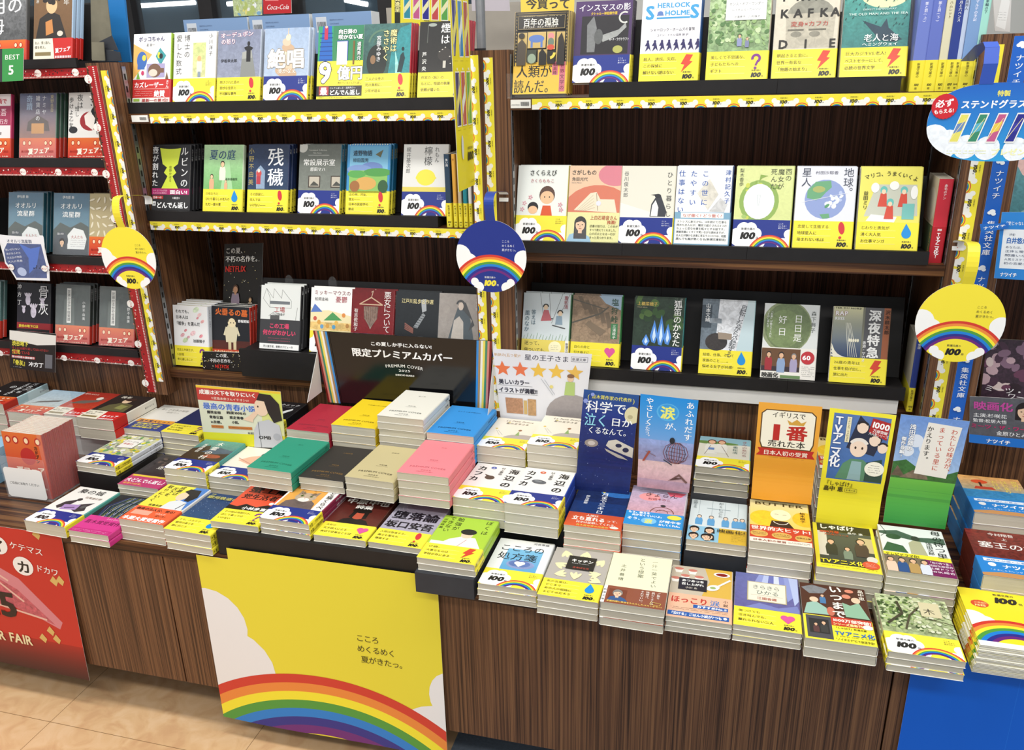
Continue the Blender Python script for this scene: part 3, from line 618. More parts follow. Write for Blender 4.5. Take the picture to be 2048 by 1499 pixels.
@cov('innsmouth', 'purple and black paperback with tentacled arm', '2a1f36', bandR('N'), title='インスマスの影', tc='cbd')
def _(c):
    bg(c, '3a2750', '4a2f62'); c.a = .12; c.R(12, 52, 98, 122, '1d1a20'); c.P([(24, 56), (22, 106), (34, 122), (40, 100), (38, 56)], '77797a'); c.P([(48, 86), (80, 96), (92, 108), (94, 100), (78, 84), (52, 74)], '9a9c9a'); c.arc(90, 118, 8, 11, 60, 300, 'c9c9c4'); c.E(44, 84, 8, 14, '5a5c5c'); c.a = 0; c.E(80, 60, 9, 7, 'a8a858')
    c.T('インスマスの影', 5, 132, 14, 'f4f0f6', 1, w=95); c.T('クトゥルー神話傑作選', 28, 124, 6, 'd9b83a', 2, w=48); c.T('H・P・ラヴクラフト', 64, 76, 6, 'f4f4f4', 1, w=36)
@cov('sherlock', 'white paperback with running detective silhouettes', '1c4f8a', bandQ(['殺人。誘拐。失踪。', 'この探偵に', '解けない謎はない'], 'b'))
def _(c):
    bg(c, 'e9e7ea'); b_ = '3a9ad0'; c.T('S', 6, 112, 34, b_, 2, sx=1.0); c.T('S', 84, 112, 34, b_, 2, sx=1.0, al=0); c.T('HERLOCK', 26, 132, 12, b_, 2, w=58); c.T('HOLME', 40, 118, 12, b_, 2, w=44); c.R(26, 112, 84, 115, b_); c.E(32, 122, 5, 4, '5a7ab8'); c.R(26, 118, 38, 120, '5a7ab8')
    c.T('シャーロック・ホームズの冒険', 16, 90, 6.5, '3a3a4a', w=78); c.T('コナン・ドイル/延原 謙 訳', 28, 81, 4.6, '556')
    for i in range(8): x = 9 + i * 12.5; c.P([(x, 54), (x + 3, 64), (x - 1, 64), (x + 2, 70), (x + 6, 70), (x + 8, 62), (x + 10, 54), (x + 6, 60)], '26215a'); c.E(x + 4, 72, 2, 2.4, '26215a')
@cov('wonder', 'green forest paperback with two children, white label', 'b5aa96', bandQ(['美しくて不思議な、', '子どもたちへの', 'ギフト'], '?'))
def _(c):
    bg(c, '6f8f5e', 'a9bf90', .45); c.blobs(0, 60, 105, 150, 170, 4, ['8fae70', '6a8f54', 'a9c58a', '557a48', 'c4d4a8']); c.person(54, 58, 22, cloth='8a90b8', hair='3a3430'); c.person(67, 56, 18, cloth='7a80a0', hair='5a4438')
    c.R(28, 104, 96, 146, 'f0f0ee'); c.T('センス・オブ・ワンダー', 33, 130, 6.2, '555', w=58); c.T('レイチェル・カーソン', 38, 120, 5, '777', w=48); c.T('上遠恵子・川内倫子', 42, 108, 4.4, '777', w=44)
@cov('kafka', 'beige paperback with large spaced black letters, face', 'c2b49a', bandQ(['朝起きると虫に。', '世界一有名な', '「物語の始まり」'], 'b'))
def _(c):
    bg(c, 'cfc7b4', 'd6cfbc', .06); c.a = .15; c.E(58, 104, 40, 34, '8f8d80'); c.P([(20, 52), (18, 112), (98, 112), (96, 52)], 'b9b2a0'); c.E(36, 76, 9, 5, '8a8678'); c.E(66, 76, 9, 5, '8a8678'); c.R(22, 82, 48, 85, '6a665a'); c.R(56, 82, 84, 85, '6a665a'); c.a = 0
    for t, y, xs in (('FRANZ', 134, (10, 32, 52, 72, 92)), ('KAFKA', 105, (8, 30, 52, 72, 90)), ('DIE', 52, (8, 50, 90))):
        for ch, x in zip(t, xs): c.T(ch, x, y, 21, '26241f', 2)
    c.T('変身×カフカ', 26, 90, 9.5, 'b8564a', 1, w=62)
@cov('rojin', 'teal sea paperback with leaping swordfish', '2a4a4a', bandQ(['巨大カジキVS.老人!', 'ベストセラーにして、', '必読の世界文学'], 'b'))
def _(c):
    bg(c, '2c6a6a', '4a9a90', .2); c.E(64, 142, 40, 26, 'd6dfb0'); c.E(60, 146, 26, 16, '7aa6c8'); c.a = .1; c.P([(30, 96), (60, 84), (68, 98), (72, 82), (94, 62), (80, 58), (60, 62), (44, 80)], '26404f'); c.a = 0
    for i in range(34): x, y = random.uniform(2, 100), random.uniform(84, 140); c.E(x, y, 2.2, .8, '1f4a4a', 60, 8)
    c.T('ERNEST HEMINGWAY', 30, 112, 4.5, 'cfe0d8', w=52); c.T('THE OLD MAN AND THE SEA', 8, 104, 5.5, 'd8e8e0', 1, w=92); c.T('老人と海', 34, 60, 14, 'f6f6f2', 1, w=54); c.T('ヘミングウェイ', 32, 52, 6.5, 'f0f0ea', 1, w=56)
# --- right unit, middle shelf
@cov('sakura', 'white paperback with drawn mother and child', 'c4b45a', bandR('Y'))
def _(c):
    bg(c, 'e9ece6'); c.E(62, 91, 16, 18, '5a3f34'); c.E(62, 86, 14, 13, 'ecbf96'); c.E(57, 87, 1.2, 1.6, '333'); c.E(67, 87, 1.2, 1.6, '333'); c.P([(50, 50), (54, 70), (70, 70), (74, 50)], 'd9582f'); c.E(34, 66, 11, 11, '1a1a1c'); c.E(34, 61, 9.5, 8, 'ecbf96')
    for x, y in ((16, 74), (12, 62), (28, 86), (90, 72), (92, 62)):
        for k in range(5): c.E(x + 3 * cos(k * 1.257), y + 3 * sin(k * 1.257), 1.8, 1, 'd98a9a', k * 72)
    c.T('さくらえび', 24, 130, 12.5, '222', 1, w=56); c.T('さくらももこ', 26, 116, 8, 'b04a5a', w=50)
SG = lambda c: (c.R(0, 0, 105, 58, 'e9e6a0'), c.P([(0, 0), (6, 14), (28, 20), (46, 10), (50, 0)], '9cc4dc'), c.face(27, 34, 11, long=2.6), c.T('上白石萌音さん', 46, 44, 9.5, 'b8503a', 1, w=54), c.T('推薦!', 80, 36, 8, 'b8503a', 1), c.T('読書の魅力は、この本が', 46, 29, 5.6, '3a3a2a', w=56), c.T('すべて教えてくれました。', 46, 21.5, 5.6, '3a3a2a', w=56), c.T('心の灯火となる一行が', 46, 14, 5.6, '3a3a2a', w=52), c.T('きっと見つかります。', 46, 6.5, 5.6, '3a3a2a', w=50))
@cov('sagashi', 'orange-pink paperback with open book, portrait band', 'd9b48a', (SG, 'e9e6a0', 58, ''), film=1)
def _(c):
    bg(c, 'ecc39a', 'edc8a4'); c.E(60, 60, 70, 52, 'd9704a'); c.E(92, 132, 34, 22, 'dc7a8a'); c.P([(12, 62), (44, 96), (56, 98), (64, 84), (92, 84), (98, 58)], 'efe2c6'); c.L([(56, 96), (60, 62)], 1, '8a7050')
    for i in range(5): c.L([(16 + i * 4, 60), (50 + i, 92 - i * 6)], .5, 'b8a080')
    c.E(61, 76, 5, 5, 'e0e0ec'); c.T('さがしもの', 4, 132, 11, '2a2a2a', 1, w=50); c.T('角田光代', 5, 120, 8, '444'); c.T('Kakuta Mitsuyo', 5, 115, 3, '777')
@cov('tani', 'cream paperback with standing penguin', 'dcd8c4', bandR('N'))
def _(c):
    bg(c, 'e2dfd0'); c.P([(0, 50), (0, 78), (62, 60), (105, 50)], 'eceae0'); c.P([(58, 52), (60, 76), (68, 90), (78, 92), (90, 62), (88, 52)], '3a3c44'); c.P([(60, 53), (62, 74), (68, 84), (74, 70), (73, 53)], 'eeeeea'); c.P([(58, 94), (72, 96), (72, 91)], '2a2a2e'); c.E(72, 92, 6, 4, '2f3138')
    c.V('ひとり暮らし', 93, 140, 12, '444', h=90); c.V('谷川俊太郎', 9, 140, 9.5, '666', h=52)
TS = lambda c: (c.R(0, 0, 105, 62, '7ba6c0'), c.R(2, 2, 103, 49, 'f2f2ec'), c.R(12, 51, 92, 61, 'f2f2ec'), c.T('なぜ働く? どう働く?', 15, 53, 7, 'b8443a', 1, w=74), [c.T(t, 5, 42 - i * 6.6, 5, '2f3a4a', 1, w=94) for i, t in enumerate(('ストレスに耐えかね、14年続けた仕事を', '辞めた主人公が、職安で紹介された5つの', 'ちょっと変な仕事を転々とする話です。', '悪戦苦闘にくすくす笑いながら読めますが、', '主人公が静かな決意に至るラスト5つは、何度', '読んでも胸が熱くなる(新潮文庫担当)'))])
@cov('tsumura', 'white paperback with blue vertical title, handwritten band', '3a4f7a', (TS, '7ba6c0', 62, ''))
def _(c):
    bg(c, 'eceef2'); c.a = .15; c.P([(40, 98), (62, 126), (80, 96), (62, 66)], 'd6d2c6'); c.P([(64, 64), (84, 90), (98, 78), (92, 62)], 'c9c9c9'); c.a = 0
    b_ = '2f5aa8'; c.V('この世に', 54, 144, 13, b_, 1, h=72); c.V('たやすい', 32, 144, 13, b_, 1, h=72); c.V('仕事はない', 10, 144, 13, b_, 1, h=86); c.V('津村記久子', 96, 144, 11, b_, 1, h=66)
@cov('nashiki', 'lime paperback with white tree garland oval', 'c9d680', bandR('N'))
def _(c):
    bg(c, 'd3dc94', 'd9e09a', .05); c.E(44, 84, 36, 40, '8fae5a'); c.blobs(10, 50, 80, 118, 16, 5, ['a4c070', '8aa850', 'c8cf5a']); c.E(44, 84, 28, 33, 'eef0ee'); c.P([(42, 122), (44, 134), (58, 132), (48, 128)], '8aa850')
    c.L([(42, 76), (40, 96), (46, 96), (44, 76)], .6, 'b9c4c8'); c.V('西の', 94, 146, 12, '4a4f3a'); c.V('魔女が', 81, 146, 12, '4a4f3a', h=40); c.V('死んだ', 68, 146, 12, '4a4f3a', h=40); c.V('梨木香歩', 10, 146, 8.5, '5a5f4a')
@cov('chikyu', 'white paperback with drawn blue-green globe', 'dfe3ea', bandQ(['恋愛して生殖する', '地球星人に', '染まれない私は'], '!'))
def _(c):
    bg(c, 'e2e4ec'); c.E(52, 90, 36, 36, '8fa0d0'); c.P([(20, 106), (34, 122), (60, 124), (62, 112), (52, 102), (44, 92), (36, 88), (20, 92)], '6aa67a'); c.E(40, 108, 11, 6, 'a8b06a'); c.P([(44, 62), (60, 64), (62, 56), (50, 54)], '6aa67a'); c.blobs(52, 72, 84, 102, 14, 4, ['dfe6f4', 'b9c6e6', 'eef2fa']); c.E(56, 78, 5, 2.5, '5a9a6a', 40); c.L([(12, 84), (90, 102)], .8, 'e8ecf4')
    c.V('星人', 17, 148, 18, '3f4658'); c.V('地球。', 90, 148, 18, '3f4658'); c.T('村田沙耶香', 32, 136, 6.5, '667', w=40)
@cov('mariko', 'yellow paperback with comic office women, arched title', 'd9cf5a', bandQ(['じわりと勇気が', '湧く大人気', 'お仕事マンガ'], 'd'))
def _(c):
    bg(c, 'ece36a'); c.P([(10, 60), (28, 118), (96, 118), (100, 62)], 'c9cbbb'); c.P([(14, 52), (22, 64), (66, 60), (62, 50)], 'f0f0ec')
    for x, y in ((40, 78), (74, 78), (52, 56)): c.P([(x - 8, y), (x - 4, y + 24), (x + 6, y + 24), (x + 8, y)], 'd4503f'); c.E(x + 1, y + 30, 6, 7, '6ac0b8'); c.E(x + 1, y + 27, 3.6, 4.4, 'f0d4b4')
    c.R(74, 56, 94, 84, '7ac0b8'); c.E(26, 112, 7, 9, 'f4f4f0'); c.E(58, 116, 8, 8, 'f4f4f0'); c.E(92, 104, 6, 12, 'f4f4f0')
    c.T('マリコ、うまくいくよ', 8, 134, 9.5, '26261e', 1, w=88, arc=1); c.V('益田ミリ', 11, 106, 8.5, '26261e', 1)
# --- right unit, lower shelf
SW = lambda c: (c.R(0, 0, 96, 50, 'f0dc6a'), c.R(96, 0, 105, 50, W0), c.T('迷って、', 6, 38, 10, '2a2a2a'), c.T('傷ついても。', 6, 24, 9, '2a2a2a'), c.V('新潮文庫', 100, 46, 6.5, '2a2a2a', 1), c.E(74, 34, 14, 14, 'fff8d0'), c.sq(66, 28, 16, 12, 3, '555'))
@cov('swing', 'pale blue paperback with girl and boy on swings', '5f8f6a', (SW, 'f0dc6a', 50, ''))
def _(c):
    bg(c, 'd8e2e6')
    for a, b_ in (((36, 151), (46, 96)), ((56, 151), (62, 98)), ((102, 151), (72, 84)), ((86, 151), (64, 86))): c.L([a, b_], .7, '4a4a4a')
    c.L([(42, 94), (66, 96)], 2.4, '555'); c.L([(66, 82), (94, 76)], 2.4, '555'); c.P([(40, 90), (46, 114), (56, 114), (64, 92)], 'c06a72'); c.E(50, 120, 5, 5.5, 'ecd2b4'); c.arc(50, 121, 4, 6.5, 0, 190, '333'); c.P([(72, 84), (74, 102), (86, 102), (88, 84)], '8fa6b8'); c.E(82, 108, 5, 5.5, 'ecd2b4'); c.arc(82, 109, 4, 6.5, 0, 190, '333')
    for i in range(14): c.L([(4 + i * 7, 50), (6 + i * 7 + i % 3, 58 + (i * 5) % 7)], .6, '6a9a5a')
    c.V('答えは', 24, 114, 11, '4a6a7a'); c.V('風のなか', 10, 112, 11.5, '4a6a7a'); c.V('重松清', 94, 146, 9.5, 'b0505a')
@cov('shiokari', 'brown paperback with painted rail sleepers', '3f8a4f', bandQ(['自らの命と', '引き換えに', '救うものとか'], 'h'))
def _(c):
    bg(c, 'a08a70', '8a7460', .3); c.P([(54, 151), (105, 151), (105, 120), (70, 134)], '9ab0c4')
    for i in range(5): c.P([(10 + i * 15, 146 - i * 8), (18 + i * 15, 148 - i * 8), (34 + i * 13, 120 - i * 9), (25 + i * 13, 118 - i * 9)], '6f6050')
    c.L([(0, 90), (60, 112), (76, 126)], 3, '5a564e'); c.L([(0, 140), (70, 122)], 2, '5a564e'); c.P([(28, 88), (36, 96), (74, 76), (62, 64)], '7a6a58'); c.V('塩狩峠', 90, 146, 16, '2a4a34', 1, h=54); c.R(84, 60, 98, 92, '3f7a4f'); c.V('三浦綾子', 91, 90, 7.5, 'f0f0ea')
@cov('kitsune', 'dark green paperback with blue fox fires', '2f7a7a', bandR('N'))
def _(c):
    bg(c, '1f2f24', '2c3f30', .3); c.blobs(4, 90, 100, 146, 16, 9, ['3a5a30', '2a4428', '52703a']); c.a = .08
    for x, y, h in ((44, 60, 44), (58, 56, 60), (72, 58, 40), (28, 54, 20)): c.P([(x - 8, y + h * .25), (x, y + h), (x + 8, y + h * .3), (x + 3, y - 4), (x - 4, y - 2)], '4f8ad9'); c.P([(x - 3, y + h * .2), (x, y + h * .7), (x + 4, y + h * .25), (x, y)], 'cfe4f8')
    c.a = 0; c.V('狐笛のかなた', 90, 147, 17, 'f6f6f2', 1, h=96); c.T('上橋菜穂子', 6, 134, 8.5, 'e8c86a', 1); c.T('Uehashi Nahoko', 6, 129, 3, 'd8c8a0')
@cov('jiten', 'pale blue and grey paperback with tilted title', 'bfe2e6', bandQ(['結婚、仕事、そして', '家族のこと……。', '悩める女子が共感!'], 'd'))
def _(c):
    bg(c, 'b9cfd6', 'cfe0e4'); c.a = .25; c.R(0, 50, 34, 151, '6a7680'); c.P([(30, 50), (34, 151), (90, 151), (72, 50)], 'dcdee2'); c.R(0, 94, 20, 140, '3f4a54'); c.R(16, 104, 40, 114, '8a929a'); c.E(32, 66, 22, 18, '3a3534'); c.a = 0; c.P([(36, 72), (62, 72), (62, 84), (34, 86)], '9a8a7a')
    c.V('自転しながら公転する', 84, 143, 13.5, '3a3f44', h=110, rot=-14); c.V('山本文緒', 12, 144, 9.5, 'f4f4f4', 1)
NB = lambda c: (c.R(0, 0, 105, 62, 'eeeae2'), c.R(0, 14, 74, 60, '6a4a30'), c.R(0, 14, 74, 24, '3a2f34'), c.person(14, 16, 38, cloth='a03038'), c.person(38, 12, 42, cloth='8fa6c8'), c.person(62, 14, 38, cloth='a8a0c0', hair='888'), c.T('映画化', 2, 2, 11, '20201e', 2), c.R(38, 1, 76, 7, '6a8a5a'), c.E(88, 44, 13, 13, 'c0323a'), c.T('60', 78, 40, 12, 'fff', 2, w=16), c.sq(78, 6, 24, 22, 6, '999'))
@cov('nichi', 'paperback with round green tea bowl, film band', 'e4e6e4', (NB, 'eeeae2', 62, ''))
def _(c):
    bg(c, 'dfe2e0'); c.a = .15; c.E(44, 104, 48, 52, '8f9a72'); c.E(46, 104, 44, 48, '6f7f58'); c.E(40, 100, 34, 38, '7d8f60'); c.a = 0
    c.V('日日是', 66, 130, 17, 'f6f6f2', h=56); c.V('好日', 36, 130, 17, 'f6f6f2', h=48); c.V('森下典子', 94, 138, 10, '4a4f4a', h=44); c.V('「お茶」が教えてくれた', 14, 136, 5, 'f4f4f0', 1); c.V('15のしあわせ', 8, 136, 5, 'f4f4f0', 1)
@cov('shinya', 'paperback with poster art of speeding train lines', '8a5a40', bandQ(['26歳の青年は', '仕事を投げ出し、', '旅に出た'], 'b'))
def _(c):
    bg(c, '4a4a4c'); c.R(0, 50, 54, 151, '2c3f66', 'd9d4a8', 1, 4); c.R(54, 50, 92, 151, '56565a'); c.R(92, 50, 105, 151, '9a5a3c'); c.R(54, 50, 58, 151, '7a7a6a')
    for x in (32, 36, 40, 44, 48): c.L([(24 + (x - 32) * .5, 118), (x, 52)], .8, 'e8e6d8'); c.E(x, 84, 1.8, 3.4, 'f0ead0')
    for i in range(4): c.P([(0, 52 + i * 7), (0, 56 + i * 7), (30 - i * 6, 50), (22 - i * 6, 50)], 'e8e4d0')
    c.T('TER DU NORD', 2, 145, 4.5, '4a4a3a', 1, w=50); c.T('RAP', 3, 132, 12, 'eee', 2, out='a83a3a'); c.T('RESS', 3, 123, 8, 'eee', 2); c.V('深夜特急', 76, 146, 23, 'f0f0ee', 2, h=96); c.V('香港・マカオ', 60, 84, 7, 'eee', 1); c.V('沢木耕太郎', 98.5, 146, 9, '2a1a14', 1, h=48)
# --- Kadokawa-style covers, left neighbour unit
KB = (bandK, 'c8382a', 46, ''); KB2 = (bandK2, 'c8241e', 46, '')
@cov('tsuki8', 'dark photo paperback with big white brush title', '555', (bandK, 'c8382a', 46, ''))
def _(c): bg(c, '4a4a4c', '77797a', .35); c.T('月の', 6, 108, 40, 'f4f4f4', 1, w=88); c.T('母', 6, 62, 38, 'eee', 1)
@cov('bannen_f', 'brown paperback with dark haired man reading', 'a9c4e0', KB2)
def _(c):
    bg(c, '6a4c30', '7a5a38', .06); c.P([(6, 46), (16, 90), (44, 106), (70, 96), (90, 46)], '2a2420'); c.E(48, 118, 15, 18, 'dfb98a'); c.blobs(28, 124, 72, 146, 16, 8, ['1f1a18', '2a2220']); c.P([(34, 52), (32, 82), (50, 88), (54, 58)], 'c8864a'); c.E(72, 56, 8, 6, 'd8d0c0'); c.V('晩年', 88, 150, 16, 'f0f0ea', h=34); c.V('太宰治', 10, 151, 9, 'f0f0ea')
@cov('namiya', 'dusk blue paperback with lit wooden house', '4a6a5a', KB, film=1)
def _(c):
    bg(c, 'c07850', '3a4a7a', .1); c.P([(20, 62), (24, 84), (52, 100), (82, 84), (86, 62)], '4a3630'); c.R(34, 56, 70, 80, 'c8904a'); c.V('東野圭吾', 92, 146, 10, 'd8c890'); c.V('ナミヤ', 70, 146, 13, 'f0f0f4', h=48); c.V('雑貨店の', 52, 146, 13, 'f0f0f4', h=62); c.V('奇蹟', 28, 146, 18, 'a8c0dc', 1)
@cov('yoru', 'white paperback with girl profile and black hair', 'ddd', KB)
def _(c):
    bg(c, 'eceae6'); c.E(60, 84, 28, 22, 'a02a30'); c.E(84, 96, 24, 26, '17151a'); c.P([(48, 76), (44, 96), (60, 108), (74, 90), (70, 62)], 'f0e8e0'); c.E(14, 64, 12, 8, '2f2f34'); c.V('夜は', 32, 146, 17, '1c1c1c', 0); c.V('短し', 24, 118, 12, '1c1c1c'); c.V('歩けよ乙女', 8, 140, 13, '1c1c1c', h=72)
@cov('furin', 'pink and white typographic paperback', 'c83a6a', KB)
def _(c): bg(c, 'f0e4e4'); c.R(0, 76, 105, 122, 'a03a58'); c.T('東野圭吾', 20, 100, 18, 'f0d8dc', 1); c.T('あの恋の行方', 18, 80, 13, 'f0d8dc', 1); c.T('夜明けの街で', 14, 128, 13, 'c03a48', 2); c.T('まさかの不倫!', 22, 54, 9, '2a2a2a', 1)
@cov('ooruri', 'teal night sky paperback with white title', '2a5a6a', None, film=1)
def _(c):
    bg(c, '6a8f9a', '1f5f80', .08); c.P([(0, 60), (20, 78), (50, 66), (80, 80), (105, 68), (105, 0), (0, 0)], '24342c'); c.R(0, 0, 105, 34, '1c2430'); c.P([(42, 14), (42, 48), (60, 66), (88, 60), (98, 40), (92, 14)], 'e6e8e6'); c.T('大人たち', 52, 40, 9, 'b04a4a', 1); c.sq(50, 18, 44, 20, 4, '667'); c.E(24, 34, 20, 22, '1f2a38'); c.face(26, 30, 7); c.T('泣いた!', 12, 48, 6, 'eee', 1)
    c.T('伊与原 新', 26, 136, 8, 'e8eef0', 1); c.T('オオルリ', 20, 112, 15, 'f4f6f6', 1, w=66); c.T('流星群', 26, 92, 15, 'f4f6f6', 1, w=54)
@cov('kinu', 'beige paperback with white leaf pattern', 'c8bc9a', KB)
def _(c):
    bg(c, 'b9ab84')
    for i in range(30): c.E(8 + (i % 6) * 18, 54 + (i // 6) * 20, 8, 2.4, 'e4dcc4', 30 + i * 37)
    c.V('キ', 88, 140, 11, '555')
@cov('minato', 'brown paperback with gold bottles', 'a08a70', KB)
def _(c): bg(c, '8a5a48', '6a4038', .1); c.R(30, 60, 42, 100, 'b8964a'); c.R(50, 60, 62, 96, 'b8964a'); c.T('ドキ', 40, 128, 14, 'e8e0d0', 1); c.T('湊かなえ', 30, 110, 10, 'e8e0d0')
@cov('kobai', 'black paperback with white glowing hands', '1c1c22', (lambda c: (c.R(0, 0, 105, 46, '1a1416'), c.R(0, 30, 105, 46, '8a1c22'), c.T('渋谷の地下には', 6, 34, 8, 'e8d83a', 2, w=62), c.sq(6, 6, 90, 20, 4, 'a04040')), '8a1c22', 46, ''))
def _(c):
    bg(c, '201a26', '140f18', .2); c.a = .15
    for x, y, r in ((34, 104, 13), (52, 74, 15), (80, 96, 11), (22, 78, 8)):
        c.E(x, y, r * .6, r, 'cfc6d6')
        for k in range(5): c.E(x + (k - 2) * r * .32, y + r * 1.1, r * .13, r * .42, 'dcd4e2', (2 - k) * 14)
    c.a = 0; c.V('骨灰', 84, 150, 34, 'f2f2f4', 0, h=88); c.V('冲方丁', 8, 148, 14, 'eee', 0, h=60)
@cov('kage', 'dark green misty paperback with label strip, film wrapped', '3a3f3c', KB, film=1, title='営繕かるかや', tc='ccc')
def _(c):
    bg(c, '2c3a34', '3c4844', .25); c.P([(24, 46), (26, 112), (56, 116), (58, 46)], '55605a'); c.R(34, 52, 47, 140, 'e6e6e0'); c.V('営繕かるかや怪異譚', 40.5, 136, 9, '444', 1, h=80); c.V('小野不由美', 86, 110, 9, 'f0f0ee', h=50); c.L([(62, 60), (68, 120)], .8, '222')
@cov('suzu', 'pale teal paperback glossy with reflections', '5a7a78', KB, film=1)
def _(c): bg(c, '5a7a7a', '7a9c9a', .25); c.T('ス', 70, 100, 12, 'e8eeee', 1); c.E(50, 70, 22, 26, 'b8cccc')
# --- books lying flat on the tables
@cov('fukurou', 'thick white paperback with ink puppet figures', '5aa69c', bandR('N'))
def _(c):
    bg(c, 'e9e6e0'); c.a = .1; c.P([(16, 66), (22, 86), (34, 94), (46, 104), (44, 86), (40, 72), (26, 58)], '3a3638'); c.P([(62, 60), (58, 80), (72, 88), (90, 96), (84, 78), (92, 64), (76, 54)], '3a3638'); c.a = 0; c.P([(34, 56), (30, 76), (66, 82), (70, 62)], 'a98ac0'); c.L([(40, 64), (60, 70)], 3, '4a3a5a'); c.E(46, 100, 6, 6, '333'); c.E(78, 76, 6, 7, '555')
    c.T('梟の城', 14, 126, 19, '2a2626', 1, w=66); c.T('司馬遼太郎', 50, 108, 8.5, '8a6a5a', 0)
NK = lambda c: (c.R(0, 0, 105, 62, 'd23a8a'), c.T('直木賞受賞作', 8, 34, 14, '5a1038', 1, w=92), c.T('そのときわたしは', 50, 52, 6, 'f4c8e0'), c.R(0, 0, 105, 14, 'c02a78'), c.sq(6, 3, 90, 8, 2, 'f0b8d8'))
@cov('naoki', 'black paperback with peacock brush strokes, magenta band', '2a2a30', (NK, 'd23a8a', 62, ''))
def _(c):
    bg(c, '1b1d22')
    for i in range(26): x = 20 + i * 3.4; c.L([(x, 60), (x - 12 + i % 5 * 4, 100), (x + 14, 142)], 1.1, ['2a4a9a', '8a9ab8', '3a6a5a', 'b8b85a', 'd8dce4'][i % 5])
NR = lambda c: (c.R(0, 0, 105, 56, 'e8643a'), c.T('最高の主人公、現る!', 6, 43, 9, '2a1a14', 2, w=90), c.R(8, 24, 50, 40, 'f0a890'), c.T('17万人が', 60, 32, 6, 'fbe8d8'), c.T('泣いた!', 66, 24, 7, '3a1a14', 1), c.T('本屋大賞受賞作', 4, 4, 14, 'fff', 2, w=96))
@cov('naruse', 'yellow and blue paperback with baseball girl', 'e8e8ea', (NR, 'e8643a', 56, ''), title='成瀬は天下を')
def _(c):
    bg(c, 'ece04a'); c.P([(70, 151), (60, 60), (105, 60), (105, 151)], '4a7fc8'); c.P([(50, 54), (54, 84), (70, 94), (92, 88), (102, 54)], 'dfe2e4'); c.E(66, 110, 13, 17, 'eccfae'); c.P([(58, 128), (64, 140), (90, 140), (100, 112), (92, 92), (80, 94), (76, 118)], '1f1d22'); c.L([(86, 60), (92, 84)], 2, '2a2a30')
    c.V('成瀬は', 44, 147, 13, '2a2820', 1); c.V('天下を', 30, 140, 13, '2a2820', 1); c.V('取りにいく', 14, 146, 13, '2a2820', 1, h=72); c.T('宮島未奈', 20, 60, 8, '2a2820', 1)
@cov('ginga', 'navy starry paperback with yellow title', '1f3a6a', bandQ(['とも、ふたりで', '銀河の果てを', '旅に行こう'], 'd'), title='', tc='ddd')
def _(c):
    bg(c, '2f5278', '24406a', .12)
    for i in range(60): c.E(random.uniform(4, 100), random.uniform(54, 130), .6, .6, 'b9cbe0', 0, 6)
    c.T('新編', 10, 138, 5, 'd8cf5a'); c.T('銀河鉄道の夜', 8, 124, 12, 'd8cf5a', 1, w=86)
@cov('comic', 'grey and yellow paperback with crowded street cartoon', 'd9dde6', bandR('N'), title='阿修羅ガール', tc='666')
def _(c):
    bg(c, 'c6c8a0'); c.blobs(2, 52, 100, 148, 120, 5.5, ['e8dc4a', 'a9aaa6', 'dfe2e0', '8a8c88', '6aa05a', 'c8b83a', 'e9e9e6']); c.P([(34, 84), (30, 128), (72, 132), (74, 88)], 'efeee8'); c.T('アンデル', 34, 114, 9, '5a4a3a', 1, w=36); c.T('青春行', 36, 102, 9, 'c0504a', 1); c.L([(34, 84), (30, 128), (72, 132), (74, 88)], .6, '8a7a5a', True)
DD = lambda c: (c.R(0, 0, 105, 62, 'b83a6e'), c.R(0, 50, 105, 62, '2a2026'), c.R(4, 42, 100, 49, 'e0c83a'), c.T('大どんでん返し!', 4, 18, 17, 'f6eef2', 2, w=98), c.T('衝撃の結末。', 8, 6, 9, 'f0b060', 1))
@cov('donden', 'black speckled paperback with magenta plot twist band', '26262a', (DD, 'b83a6e', 62, ''))
def _(c): bg(c, '2a2626', '3a3434', .3); c.T('迷い石', 34, 84, 16, 'd8d4cc', 1, rot=-4); c.blobs(10, 100, 100, 146, 20, 6, ['4a3f3a', '5f5048', '1f1c1c'])
@cov('moto', 'teal and brown painted paperback with pale brush title', '4a9a96', bandR('N'))
def _(c):
    bg(c, '3f3a34', '5a9a94', .15); c.a = .2; c.P([(0, 50), (0, 100), (34, 122), (50, 90), (70, 104), (105, 92), (105, 50)], '3f2f22'); c.P([(30, 88), (60, 116), (105, 104), (105, 92), (70, 84)], '4a5a6a'); c.E(70, 72, 22, 9, '9a4a2a'); c.a = 0
    c.V('木霊の村', 52, 142, 19, 'f0ece2', 1, h=88); c.V('米澤穂信', 20, 128, 11, 'e8e4da', 1)
@cov('woman', 'cream paperback with reclining woman sketch', 'd9d4c4', bandR('N'))
def _(c):
    bg(c, 'ebe6d6'); c.P([(20, 82), (40, 104), (66, 116), (76, 106), (62, 92), (80, 72), (64, 64)], 'e4b498'); c.E(66, 118, 8, 8, '4a342a'); c.L([(16, 92), (60, 70)], 2, 'c88a78'); c.V('眠れる美女', 90, 142, 12, '4a443a', 1, h=70)
@cov('bannen', 'black paperback with sketched reader, pale and red band', 'ece8da', KB2, title='ヴィヨンの妻')
def _(c): bg(c, '26201e', '2a2220'); c.P([(14, 50), (22, 82), (50, 104), (86, 92), (92, 50)], '5f5a3a'); c.E(52, 112, 12, 13, 'e0c0a0'); c.E(56, 122, 15, 9, '3a2822'); c.P([(50, 66), (54, 90), (78, 84), (74, 62)], '8a8a50'); c.T('晩年', 18, 128, 15, 'e8e0d0', 1)
@cov('bluetop', 'pale blue and grey paperback with red fair band', 'b9ccd8', KB)
def _(c): bg(c, 'c9c8bc', '9ab8cc', .12); c.P([(14, 60), (30, 74), (90, 92), (84, 80)], '4a4440')
